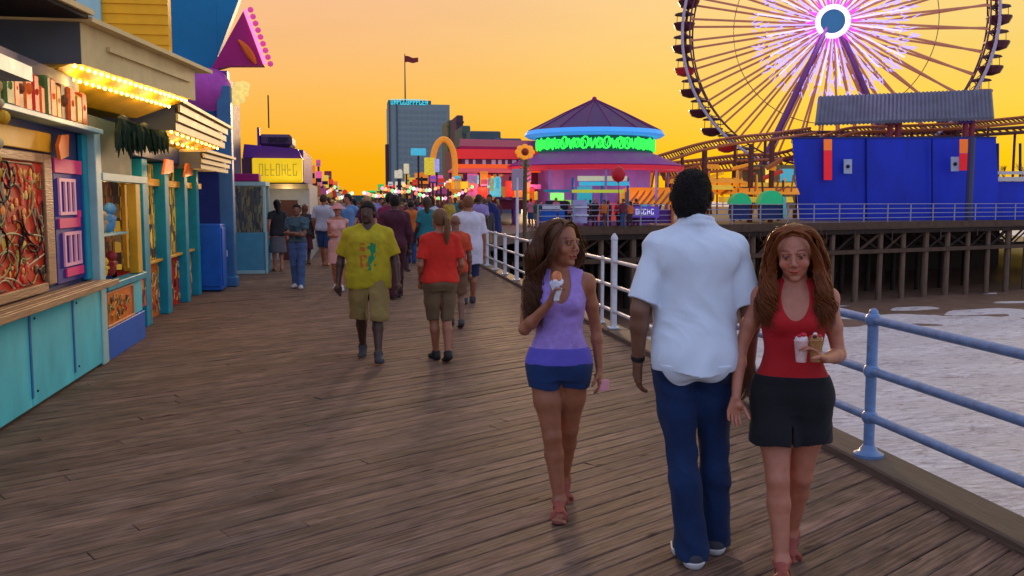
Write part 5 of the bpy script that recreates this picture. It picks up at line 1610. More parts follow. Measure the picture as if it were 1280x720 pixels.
        for ax in range(3):
            o1, o2 = [(1, 2), (2, 0), (0, 1)][ax]
            A = np.take(I, range(0, n[ax]), axis=ax); B = np.take(I, range(1, n[ax] + 1), axis=ax)
            E_ = np.argwhere(A != B)
            E_ = E_[(E_[:, o1] > 0) & (E_[:, o2] > 0) & (E_[:, o1] < n[o1]) & (E_[:, o2] < n[o2])]
            if not len(E_): continue
            def cell(d1, d2):
                q = E_.copy(); q[:, o1] -= d1; q[:, o2] -= d2
                return ids[q[:, 0], q[:, 1], q[:, 2]]
            Q_ = np.stack([cell(1, 1), cell(0, 1), cell(0, 0), cell(1, 0)], 1)
            flip = ~I[E_[:, 0], E_[:, 1], E_[:, 2]]
            Q_[flip] = Q_[flip][:, ::-1]
            F.append(Q_)
        F = np.concatenate(F)
        return V, F[(F >= 0).all(1)]
def np_mesh(name, V, F, m, cols=None):
    me = bpy.data.meshes.new(name)
    me.vertices.add(len(V)); me.vertices.foreach_set('co', np.asarray(V, dtype=np.float32).ravel())
    me.loops.add(len(F) * 4); me.loops.foreach_set('vertex_index', np.asarray(F, dtype=np.int32).ravel())
    me.polygons.add(len(F)); me.polygons.foreach_set('loop_start', np.arange(0, len(F) * 4, 4, dtype=np.int32))
    me.polygons.foreach_set('use_smooth', np.ones(len(F), dtype=bool))
    me.update(calc_edges=True); me.validate()
    me.materials.append(m)
    if cols is not None:
        ca = me.color_attributes.new('tone', 'FLOAT_COLOR', 'POINT')
        cc = np.ones((len(V), 4), dtype=np.float32); cc[:, :3] = cols
        ca.data.foreach_set('color', cc.ravel())
    return me
def link_mesh(name, me, parent=None):
    o = bpy.data.objects.new(name, me); COL.objects.link(o)
    if parent is not None: o.parent = parent
    return o
def relax(V, F, it=2, lam=.5):
    n = len(V)
    for _ in range(it):
        acc = np.zeros((n, 3)); cnt = np.zeros(n)
        for j in range(4):
            a, b = F[:, j], F[:, (j + 1) % 4]
            for k in range(3):
                acc[:, k] += np.bincount(a, V[b, k], n) + np.bincount(b, V[a, k], n)
            cnt += np.bincount(a, minlength=n) + np.bincount(b, minlength=n)
        V = V + lam * (acc / np.maximum(cnt, 1)[:, None] - V)
    return V
def folds(amp, f, seed, dirs=None):
    r_ = random.Random(seed)
    ws = []
    for i in range(6):
        d = Vector((r_.uniform(-1, 1), r_.uniform(-1, 1), r_.uniform(-.55, .55))) if dirs is None else Vector(dirs) + Vector((r_.uniform(-.5, .5), r_.uniform(-.5, .5), r_.uniform(-.5, .5)))
        d.normalize(); ws.append((d * f * r_.uniform(.6, 1.9), r_.uniform(0, 6.28), r_.uniform(.5, 1)))
    def fn(x, y, z):
        wx = .035 * np.sin(z * 17 + y * 9 + seed) ; wy = .03 * np.sin(z * 13 - x * 11 + 2 * seed)
        t_ = 0
        for d, ph, w in ws:
            v = np.sin(d.x * (x + wx) + d.y * (y + wy) + d.z * (z + wx) + ph)
            t_ = t_ + w * (1 - np.abs(v) * 1.6)
        return -amp * t_ / 4
    return fn
V3 = lambda *a: np.array(a, float)
def ik(a, b, l1, l2, hint):
    a, b = np.array(a, float), np.array(b, float)
    d = b - a; L_ = np.linalg.norm(d); u = d / max(L_, 1e-6)
    if L_ > (l1 + l2) * .999:
        b = a + u * (l1 + l2) * .999; L_ = (l1 + l2) * .999
    x = (l1 * l1 - l2 * l2 + L_ * L_) / (2 * L_)
    h = math.sqrt(max(l1 * l1 - x * x, 0))
    hv = np.array(hint, float); hv = hv - u * (hv @ u); hv /= max(np.linalg.norm(hv), 1e-6)
    return a + u * x + hv * h, b

def pose(**kw):
    """joints in metres for a 1.75 m figure that faces +Y; R is its right (+X)"""
    f = kw.get('sex', 'm') == 'f'
    J = dict(sex=kw.get('sex', 'm'))
    sw = kw.get('sw', .165 if f else .195)
    J['sw'] = sw
    hz = kw.get('hipz', .905)
    lx = kw.get('lean', (0, 0))
    for S_, sg in (('L', -1), ('R', 1)):
        J['hip' + S_] = V3(sg * .088, 0, hz)
        J['sh' + S_] = V3(sg * sw + lx[0], -.01 + lx[1], 1.398 + kw.get('shdz', (0, 0))[0 if sg < 0 else 1])
        an = kw.get('ank' + S_, (sg * .09, 0, .08))
        kn, an = ik(J['hip' + S_], an, .425, .405, kw.get('kneehint' + S_, (sg * .08, 1, 0)))
        J['kn' + S_], J['an' + S_] = kn, an
        J['ft' + S_] = kw.get('ft' + S_, (0.12 * sg, 0.0))     # yaw, pitch (heel up)
        wr = kw.get('wr' + S_, (sg * (sw + .06), .05, .87))
        el, wr = ik(J['sh' + S_], wr, .285, .255, kw.get('elhint' + S_, (sg * .4, -1, 0)))
        J['el' + S_], J['wr' + S_] = el, wr
        J['hand' + S_] = kw.get('hand' + S_)
    J['head'] = V3(lx[0] * 1.2, .015 + lx[1] * 1.3, 1.632) + np.array(kw.get('headoff', (0, 0, 0)), float)
    J['neck'] = V3(lx[0], -.012 + lx[1], 1.455)
    J['hrot'] = Matrix.Rotation(kw.get('hyaw', 0), 3, 'Z') @ Matrix.Rotation(kw.get('hpitch', 0), 3, 'X') @ Matrix.Rotation(kw.get('hroll', 0), 3, 'Y')
    J['lean'] = lx
    J['bulk'] = kw.get('bulk', 1.0)
    J['hs'] = kw.get('hs', 1.0)
    return J
MT = [(.86, .150, .10, -.005), (.93, .170, .118, -.012), (1.0, .165, .112, -.008), (1.08, .150, .10, .004), (1.16, .150, .098, .006), (1.25, .160, .108, .0), (1.33, .170, .115, -.004), (1.39, .150, .102, -.01), (1.435, .100, .076, -.014), (1.485, .07, .058, -.014)]
FT = [(.84, .150, .10, -.008), (.91, .172, .122, -.016), (.97, .166, .112, -.010), (1.05, .136, .094, .002), (1.12, .118, .084, .006), (1.20, .126, .088, .004), (1.29, .138, .094, .0), (1.37, .142, .090, -.006), (1.425, .112, .068, -.012), (1.465, .055, .048, -.012)]
def torso(F, J, g=0.0, k=.03, ex=2.3, w=1.0):
    T_ = FT if J['sex'] == 'f' else MT
    lx, ly = J['lean']
    secs = []
    for z, rx, ry, cy_ in T_:
        t_ = max(0, (z - .9) / .55)
        secs.append((z, rx * w * J['bulk'], ry * (J['bulk'] * .5 + .5) * w, cy_ + ly * t_, lx * t_))
    F.loft(secs, k, g, ex)
    if J['sex'] == 'f':
        for sg in (-1, 1):
            F.ell((sg * .062 + lx * .7, .078 + ly * .7, 1.285), (.058 + g, .048 + g, .056 + g), .03)
    else:
        for sg in (-1, 1):
            F.ell((sg * .075 + lx * .8, .075 + ly * .8, 1.33), (.075 + g, .035 + g, .055 + g), .04)
            F.ell((sg * .085 + lx * .8, -.085 + ly * .8, 1.36), (.08 + g, .035 + g, .08 + g), .04)
    for sg in (-1, 1):
        F.ell((sg * .078, -.075, .915), (.078 + g, .068 + g, .085 + g), .04)
    for S_ in 'LR':          # trapezius and shoulder
        sh = J['sh' + S_]
        F.cone(J['neck'] + V3(0, 0, .015), sh + V3(0, 0, .012), .043 + g, .045 + g, .03)
def thigh(F, J, S_, g=0.0, g2=None, k=.03, full=True, to=1.0):
    g2 = g if g2 is None else g2
    f = J['sex'] == 'f'
    h_, kn = J['hip' + S_], J['kn' + S_]
    h2 = h_ + V3(0, 0, -.03)
    b = .5 + .5 * J['bulk']
    r0, r1, r2 = (.092 if f else .090) * b, (.078 if f else .074) * b, .052 * b
    m = h2 + (kn - h2) * .45
    F.cone(h2, m, r0 + g, r1 + g + (g2 - g) * .45, k); F.cone(m, kn, r1 + g + (g2 - g) * .45, r2 + g2, k)
def shin(F, J, S_, g=0.0, g2=None, k=.02):
    g2 = g if g2 is None else g2
    kn, an = J['kn' + S_], J['an' + S_]
    d = (an - kn); u = d / np.linalg.norm(d)
    back = np.array([0, -1, 0]) - u * (-u[1]); back /= np.linalg.norm(back)
    b = .5 + .5 * J['bulk']
    m = kn + d * .30 + back * .018
    F.cone(kn, m, .052 * b + g, .053 * b + g + (g2 - g) * .3, k); F.cone(m, an, .053 * b + g + (g2 - g) * .3, .034 + g2, k)
def footdir(J, S_):
    yaw, pit = J['ft' + S_]
    fx, fy = math.sin(yaw) , math.cos(yaw)
    f = V3(fx * math.cos(pit), fy * math.cos(pit), -math.sin(pit)); up = V3(fx * math.sin(pit), fy * math.sin(pit), math.cos(pit))
    side = np.cross(f, up)
    return f, up, side
def foot(F, J, S_, g=0.0, k=.015, shoe=False):
    an = J['an' + S_]; f, up, sd = footdir(J, S_)
    heel = an - up * .045 - f * .035
    ball_ = an - up * .055 + f * .115
    sg = 1 if S_ == 'R' else -1
    F.cone(an + up * .01, heel, .034 + g, .030 + g, .02)
    F.cone(an, ball_, .034 + g, .026 + g, .03)
    F.cone(heel, ball_ - sd * sg * .018, .028 + g, .024 + g, .02)
    if shoe:
        F.cone(ball_ - sd * .014, ball_ + f * .055 - sd * .008, .030 + g, .024 + g, .02); F.cone(ball_ + sd * .016, ball_ + f * .05 + sd * .012, .028 + g, .024 + g, .02)
    else:
        for i in range(5):
            o_ = (i - 2) * .0165
            ln = .062 - .007 * i
            r_ = .0135 if i == 0 else .0098
            F.cone(ball_ + sd * (-sg) * -o_ * -1 - up * .012, ball_ + f * ln + sd * sg * o_ * 1 - up * .016, .014 + g, r_ + g, .008)
def arm_p(F, J, S_, g=0.0, k=.02, upto=None, g2=None):
    f = J['sex'] == 'f'
    sh, el, wr = J['sh' + S_], J['el' + S_], J['wr' + S_]
    b = (.85 if f else 1.06) * (.6 + .4 * J['bulk'])
    F.ell(sh + V3(0, 0, -.01), (.055 * b + g, .052 * b + g, .062 * b + g), .03)
    m = sh + (el - sh) * .5
    F.cone(sh, m, .047 * b + g, .045 * b + g, .02); F.cone(m, el, .045 * b + g, .036 * b + g, .02)
    m = el + (wr - el) * .28
    F.cone(el, m, .036 * b + g, .039 * b + g, .02); F.cone(m, wr, .039 * b + g, .0245 * b + g, .02)
def hand(F, J, S_, fine=True):
    """palm, four unequal bent fingers and a thumb leaving the side of the palm"""
    wr, el = J['wr' + S_], J['el' + S_]
    H_ = J['hand' + S_] or {}
    d = np.array(H_.get('dir', (wr - el)), float); d /= np.linalg.norm(d)
    n = np.array(H_.get('palm', (-1 if S_ == 'R' else 1, 0, 0)), float); n = n - d * (n @ d); n /= np.linalg.norm(n)   # palm normal
    s = np.cross(d, n)                                    # towards the thumb or away
    th = np.array(H_.get('thumb', (0, 1, .1)), float)
    if s @ th < 0: s = -s
    curl = H_.get('curl', .35); sc = H_.get('sc', .92 if J['sex'] == 'f' else 1.05); spread = H_.get('spread', .05)
    J['handc' + S_] = wr + d * .075 * sc + n * .02
    J['handf' + S_] = (d, n, s)
    if not fine:
        F.ell(wr + d * .085 * sc + n * .008, (.045, .045, .045), .02)
        F.cone(wr, wr + d * .10 * sc + n * .02, .026, .026, .02); F.cone(wr + d * .09, wr + d * .15 * sc + n * (.02 + .06 * curl), .026, .018, .02)
        F.cone(wr + d * .03 + s * .02, wr + d * .09 + s * .05 + n * .02, .014, .011, .01)
        return
    for i in range(4):
        o_ = (1.5 - i) * .0195 * sc
        root = wr + d * (.088 - .004 * abs(i - 1.2)) * sc + s * o_
        F.cone(wr + d * .012 + s * o_ * .45, root, .0165 * sc, .0125 * sc, .010)
        L_ = [.074, .083, .078, .062][i] * sc
        a = curl * (1 + .12 * i)
        p = root; dd = d + s * (1.5 - i) * spread; dd /= np.linalg.norm(dd)
        for j, fr in enumerate((.44, .32, .24)):
            a_ = a * (.55 + .45 * j)
            dd = dd * math.cos(a_) + n * math.sin(a_); dd /= np.linalg.norm(dd)
            q_ = p + dd * L_ * fr
            F.cone(p, q_, (.0092 - .0008 * j) * sc, (.0086 - .0010 * j) * sc, .0025)
            p = q_
    F.ell(wr + d * .04 * sc + s * .022 * sc + n * .010, (.02, .02, .02), .012)
    p = wr + d * .022 * sc + s * .022 * sc
    tc = H_.get('tcurl', .3)
    dd = d * .72 + s * .62 + n * .25; dd /= np.linalg.norm(dd)
    for j, ln in enumerate((.044, .034, .026)):
        q_ = p + dd * ln * sc
        F.cone(p, q_, (.0128 - .0012 * j) * sc, (.0118 - .0016 * j) * sc, .006)
        p = q_
        dd = dd + n * tc * .8 + d * .25; dd /= np.linalg.norm(dd)
def headpts(J, *p):
    v = J['hrot'] @ (Vector(p) * J['hs'])
    return J['head'] + np.array(v)
class Scaled:
    def __init__(s, F, k): s.F, s.k_ = F, k
    def ell(s, c, r, *a, **kw): s.F.ell(c, tuple(x * s.k_ for x in r), *a, **kw); return s
    def cone(s, p, q, r1, r2, *a, **kw): s.F.cone(p, q, r1 * s.k_, r2 * s.k_, *a, **kw); return s
def head(F, J, fine=True):
    F = Scaled(F, J['hs'])
    Hh = lambda *p: headpts(J, *p)
    rot = J['hrot']
    f = J['sex'] == 'f'
    F.cone(J['neck'] + V3(0, 0, -.03), Hh(0, -.02, -.055), .054 if f else .062, .048 if f else .058, .025)
    F.ell(Hh(0, -.014, .032), (.074, .092, .086), .02, rot=rot)
    F.ell(Hh(0, .022, -.02), (.061, .068, .082), .02, rot=rot)
    F.ell(Hh(0, .034, -.066), (.045 if f else .052, .046, .042), .02, rot=rot)
    F.ell(Hh(0, .070, -.094), (.020, .018, .016), .016, rot=rot)
    if not fine:
        F.cone(Hh(0, .085, .01), Hh(0, .104, -.026), .009, .012, .008)
        for sg in (-1, 1): F.ell(Hh(sg * .076, -.006, -.002), (.010, .020, .030), .006, rot=rot)
        return
    for sg in (-1, 1):
        F.ell(Hh(sg * .038, .060, -.030), (.024, .022, .024), .016, rot=rot)
        F.ell(Hh(sg * .031, .100, .004), (.017, .014, .010), .009, 'sub', rot=rot)
        F.ell(Hh(sg * .031, .0795, .003), (.0135, .0125, .0105), .003, rot=rot)
        F.cone(Hh(sg * .012, .088, .024), Hh(sg * .045, .078, .022), .0075, .006, .010)
        if not f:
            F.cone(Hh(sg * .082, -.014, .022), Hh(sg * .078, -.006, -.028), .012, .008, .006)
            F.ell(Hh(sg * .093, -.020, .012), (.006, .018, .022), .006, rot=rot)
        F.ell(Hh(sg * .011, .099, -.031), (.008, .009, .007), .004, rot=rot)
    F.cone(Hh(0, .086, .014), Hh(0, .1075, -.024), .0075, .0105, .009)
    F.cone(Hh(-.020, .086, -.0585), Hh(0, .0965, -.0565), .0045, .0062, .004); F.cone(Hh(.020, .086, -.0585), Hh(0, .0965, -.0565), .0045, .0062, .004)
    F.cone(Hh(-.014, .086, -.067), Hh(.014, .086, -.067), .0075, .0075, .005)
def face_cols(V, J, lip=(1.15, .55, .55), brow=(.50, .42, .38), smile=False, eyes=1.5):
    Rm = np.array(J['hrot'])
    P = (V - J['head']) @ Rm / J['hs']            # into head space
    x, y, z = np.abs(P[:, 0]), P[:, 1], P[:, 2]
    C_ = np.ones((len(V), 3), dtype=np.float32)
    def paint(m, c): C_[m] = c
    fr = y > .055
    bl = np.exp(-(((x - .038) / .016) ** 2 + ((z + .032) / .016) ** 2)) * (y > .03)
    C_ *= (1 + bl[:, None] * np.array([.16, -.10, -.10]))
    lipz = z + .0615 - (.30 * np.maximum(x - .006, 0) if smile else 0)
    paint(fr & (x < .025) & (np.abs(lipz) < .0078 - .20 * np.maximum(x - .008, 0)), lip)
    paint(fr & (x < .024) & (np.abs(lipz) < .0022), (.35, .12, .12))
    paint(fr & (x > .014) & (x < .050) & (np.abs(z - .0300 + 9 * (x - .030) ** 2) < .0034), brow)
    ex, ez = (x - .031) / .0150, (z - .003) / .0062
    inside = fr & (ex ** 2 + ez ** 2 < 1)
    paint(fr & (ex ** 2 / 1.15 + ((z - .005) / .0090) ** 2 < 1), (.62, .52, .5))  # upper lid shade painted into the skin tone
    if eyes > 0:
        paint(fr & (((x - .031) / .0125) ** 2 + ((z - .002) / .0042) ** 2 < 1), (eyes, eyes * 1.1, eyes * 1.15))
    paint(fr & (((x - .031) / .0058) ** 2 + ((z - .0025) / .0050) ** 2 < 1), (.13, .09, .07))
    paint(fr & (np.abs(z - .0075 + 12 * (x - .031) ** 2) < .0022) & (np.abs(x - .031) < .0165), (.16, .11, .10))
    return C_
SKIN = {}
def skin(name, col):
    if name not in SKIN:
        SKIN[name] = mat('skin_' + name, col, .42, var=.13, scale=22, bump=.12, bscale=260, spec=.45, attr='tone', sss=.12)
        m = SKIN[name]; t = m.node_tree
        at = [n for n in t.nodes if n.type == 'ATTRIBUTE'][0]; sc2 = t.nodes.new('ShaderNodeVectorMath'); sc2.operation = 'MULTIPLY'
        sc2.inputs[1].default_value = col
        tgt = at.outputs['Color'].links[0].to_socket
        t.links.new(at.outputs['Color'], sc2.inputs[0]); t.links.new(sc2.outputs[0], tgt)
    return SKIN[name]
def cloth(name, col, rough=.8, var=.10, scale=9, bump=.25, bscale=160, **k):
    return mat('cloth_' + name, col, rough, var=var, scale=scale, bump=bump, bscale=bscale, sheen=.06, spec=.25, **k)
def bounds(J, pad=.12):
    P = np.array([v for k, v in J.items() if isinstance(v, np.ndarray) and v.shape == (3,)])
    lo, hi = P.min(0) - pad, P.max(0) + pad
    lo[2] = -.03; hi[2] = J['head'][2] + .20
    lo[0] = min(lo[0], -.27); hi[0] = max(hi[0], .27); lo[1] -= .09; hi[1] += .09
    return lo, hi
def make_body(J, h, m, fine=True, **fc):
    lo, hi = bounds(J)
    F = Field(lo, hi, h)
    torso(F, J)
    for S_ in 'LR':
        thigh(F, J, S_); shin(F, J, S_); foot(F, J, S_, shoe=not fine); arm_p(F, J, S_)
    head(F, J, fine)
    for S_ in 'LR': hand(F, J, S_, fine)
    V, Q_ = F.mesh()
    if fine: V = relax(V, Q_, 1, .35)
    return np_mesh('person', V, Q_, m, face_cols(V, J, **fc))
def finish(F, m, name, rl=1):
    V, Q_ = F.mesh(); V = relax(V, Q_, rl, .4)
    return np_mesh(name, V, Q_, m)
def fld(lo, hi, h): return Field(lo, hi, h)
def top_tee(J, h, m, hem=.86, g=.016, sl=.62, fold=.006, seed=1, boxy=0.0, neckr=.075, neck_y=0.0, collar=False, vneck=0.0):
    lo, hi = bounds(J); lo[2] = hem - .05; hi[2] = 1.56
    F = Field(lo, hi, h)
    torso(F, J, g, .03)
    T_ = FT if J['sex'] == 'f' else MT
    if boxy:
        lx, ly = J['lean']; B = J['bulk']
        F.loft([(hem - .05, (.172 + boxy) * B, .118 + boxy * .8, -.012), (1.0, (.170 + boxy) * B, .122 + boxy * .6, -.008), (1.12, (.165 + boxy * .9) * B, .118 + boxy * .5, .0, lx * .4), (1.26, (.168 + boxy * .4) * B, .120, .0, lx * .7), (1.33, .145 * B, .104, -.004, lx)], .04)
    else:
        F.loft([(hem - .05, T_[1][1] * J['bulk'] + g, T_[1][2] + g, -.012), (.98, T_[2][1] * J['bulk'] + g, T_[2][2] + g, -.008)], .03)
    if fold: F.warp(folds(fold, 26, seed))
    for S_ in 'LR':
        sh, el, wr = J['sh' + S_], J['el' + S_], J['wr' + S_]
        b = .9 if J['sex'] == 'f' else 1.08
        Fs = Field(lo, hi, h)
        Fs.ell(sh + V3(0, 0, -.010), (.052 * b + g * .6, .052 * b + g * .7, .056 * b + g * .5), .02)
        e = sh + (el - sh) * min(sl, 1)
        Fs.cone(sh + V3(0, 0, -.008), e, .045 * b + g, .046 * b + g * 1.5, .02)
        if sl > 1:
            e2 = el + (wr - el) * (sl - 1)
            Fs.cone(el, e2, .046 * b + g, .030 + g, .02)
            u = (e2 - el) / np.linalg.norm(e2 - el); c = float(u @ e2)
        else:
            u = (e - sh) / np.linalg.norm(e - sh); c = float(u @ e)
            if fold: Fs.warp(folds(fold * .7, 30, seed + 3))
            Fs.keep(lambda x, y, z: u[0] * x + u[1] * y + u[2] * z - c)
        if sl > 1:
            Fs.keep(lambda x, y, z: np.where(z < el[2], u[0] * x + u[1] * y + u[2] * z - c, -1.0))
        k = .022
        hh = np.clip(.5 + .5 * (F.D - Fs.D) / k, 0, 1)
        F.D = (F.D + (Fs.D - F.D) * hh - k * hh * (1 - hh)).astype(np.float32)
    n = J['neck']
    F.ell(n + V3(0, .012 + neck_y, .055), (neckr, neckr + .01, .062), 0, 'sub')
    if vneck: F.cone(n + V3(0, .07, .05), n + V3(0, .15, -vneck), .05, .008, 0, 'sub')
    F.keep(lambda x, y, z: hem + .008 * np.sin(x * 21 + seed) + .006 * np.sin(y * 17) - z)
    if collar:
        F2 = [(n + V3(0, -.055, .05)), ]
        pts = [n + V3(.069 * math.sin(t_), .010 - .073 * math.cos(t_), .052 - .020 * (1 - math.cos(t_))) for t_ in np.linspace(-2.4, 2.4, 17)]
        for i in range(16):
            F.cone(pts[i], pts[i + 1], .013, .013, .010)
            F.cone(pts[i] + V3(0, 0, .022), pts[i + 1] + V3(0, 0, .022), .010, .010, .008)
    return F
def tank(J, h, m, hem=.93, g=.007, neck=(.070, .12), arm=.066, fold=.003, seed=2, z_top=1.56, thin=0.0):
    lo, hi = bounds(J); lo[2] = hem - .05; hi[2] = 1.52
    F = Field(lo, hi, h)
    torso(F, J, g, .03)
    if fold: F.warp(folds(fold, 24, seed))
    n = J['neck']
    for S_, sg in (('L', -1), ('R', 1)):
        sh = J['sh' + S_]
        F.ell(sh + V3(sg * (.020 - thin), 0, .0), (arm, .12, arm + .028), .008, 'sub')
    F.ell(n + V3(0, .10, -.035), (neck[0], .13, neck[1]), .008, 'sub')
    F.ell(n + V3(0, -.07, .02), (neck[0], .11, .07), .008, 'sub')
    F.cone(n, n + V3(0, 0, .1), .055, .06, 0, 'sub')
    F.keep(lambda x, y, z: hem + .006 * np.sin(x * 25 + seed) - z)
    F.keep(lambda x, y, z: z - z_top)
    return F
def legs_cloth(J, h, m, slit=.013, hem_z=.5, g=.014, flare=.03, fold=.005, seed=3, waist=1.02, full=False, gt=.012):
    lo, hi = bounds(J); lo[2] = -.02 if full else hem_z - .06; hi[2] = waist + .05
    F = Field(lo, hi, h)
    torso(F, J, gt, .03)
    for S_ in 'LR':
        kn, an, hp = J['kn' + S_], J['an' + S_], J['hip' + S_]
        if full:
            thigh(F, J, S_, g, g * 1.2); shin(F, J, S_, g * 1.2, flare)
            f_, up, sd = footdir(J, S_)
            F.cone(an + (kn - an) * .25, an - (kn - an) / np.linalg.norm(kn - an) * .035 + f_ * .01, .045 + flare * .6, .046 + flare, .02)
        else:
            thigh(F, J, S_, g, g + flare)
    if fold: F.warp(folds(fold, 24, seed))
    F.keep(lambda x, y, z: z - waist)
    mx = float((J['knL'][0] + J['knR'][0]) / 2) * .6
    if not full:
        F.ell((mx, 0, hem_z - .02), (slit, .4, max(.05, .80 - hem_z)), .01, 'sub')
        F.keep(lambda x, y, z: hem_z + .006 * np.sin(x * 30 + seed) - z)
    else:
        F.keep(lambda x, y, z: (.022 + .006 * np.sin(x * 40 + y * 20)) - z)
    return F
def shoes(J, h, m, name='shoe', sole=None):
    out = []
    for S_ in 'LR':
        an = J['an' + S_]
        F = Field(an - V3(.13, .24, .10), an + V3(.13, .24, .07), h)
        foot(F, J, S_, .010, shoe=True)
        f, up, sd = footdir(J, S_)
        c = float(up @ (an + up * .035))
        F.keep(lambda x, y, z: up[0] * x + up[1] * y + up[2] * z - c)
        c2 = float(up @ (an - up * .078))
        F.keep(lambda x, y, z: c2 - (up[0] * x + up[1] * y + up[2] * z))
        out.append(finish(F, m, name))
        if sole:
            F = Field(an - V3(.13, .24, .12), an + V3(.13, .24, .07), h)
            foot(F, J, S_, .017, shoe=True)
            c = float(up @ (an - up * .052))
            F.keep(lambda x, y, z: up[0] * x + up[1] * y + up[2] * z - c)
            F.keep(lambda x, y, z: c2 - .006 - (up[0] * x + up[1] * y + up[2] * z))
            out.append(finish(F, sole, 'sole'))
    return out
def sandals(J, h, m, msole):
    out = []
    for S_ in 'LR':
        an = J['an' + S_]; f, up, sd = footdir(J, S_)
        F = Field(an - V3(.13, .24, .12), an + V3(.13, .24, .07), h)
        foot(F, J, S_, .007, shoe=True)
        a0, u0, s0 = float(f @ an), float(up @ an), float(sd @ an)
        def bands(x, y, z):
            a = f[0] * x + f[1] * y + f[2] * z - a0; u = up[0] * x + up[1] * y + up[2] * z - u0
            d = np.minimum(np.minimum(np.abs(a - .115 + u * .2) - .011, np.abs(a - .055 - u * .3) - .010), np.abs(u - .005 + a * .12) - .009)
            return d
        F.keep(bands); out.append(finish(F, m, 'sandal_strap', 0))
        F = Field(an - V3(.13, .24, .12), an + V3(.13, .24, .07), h)
        foot(F, J, S_, .010, shoe=True)
        F.keep(lambda x, y, z: (up[0] * x + up[1] * y + up[2] * z) - (u0 - .066)); F.keep(lambda x, y, z: (u0 - .080) - (up[0] * x + up[1] * y + up[2] * z))
        out.append(finish(F, msole, 'sandal_sole', 0))
    return out
def hair_cap(J, h, m, length=0.0, g=.010, fringe=.066, puff=.0, name='hair'):
    rot = J['hrot']; Hh = lambda *p: headpts(J, *p)
    c = J['head']
    F0 = Field(c - V3(.20, .22, .24), c + V3(.20, .22, .21), h)
    hs = J['hs']; F = Scaled(F0, hs)
    F.ell(Hh(0, -.016, .036), (.076 + g + puff, .094 + g + puff, .088 + g + puff), .02, rot=rot)
    F.ell(Hh(0, -.045, -.020), (.066 + g, .055 + g, .07 + g), .03, rot=rot)
    Rm = np.array(rot)
    def cut(x, y, z):
        X, Y_, Z = (x - c[0]) / hs, (y - c[1]) / hs, (z - c[2]) / hs
        hx = Rm[0, 0] * X + Rm[1, 0] * Y_ + Rm[2, 0] * Z; hy = Rm[0, 1] * X + Rm[1, 1] * Y_ + Rm[2, 1] * Z; hz = Rm[0, 2] * X + Rm[1, 2] * Y_ + Rm[2, 2] * Z
        front = np.minimum(hy - .012 - .55 * np.maximum(hz - .012, 0) * 1.0, fringe + .25 * np.abs(hx) * (-1) - hz)      # open face: forward of the ears and below the fringe
        low = np.minimum(-.058 - length - hz, 1.0)
        side = np.minimum(np.minimum(-.012 - hz, hy + .030), 1.0)
        return np.maximum(np.maximum(front, low), side if not length else low)
    F = F0
    F.keep(cut)
    F.warp(lambda x, y, z: .0007 * np.sin(x * 210 + z * 60 + 3 * np.sin(y * 90)) * np.sin(y * 190 - z * 50))
    return F
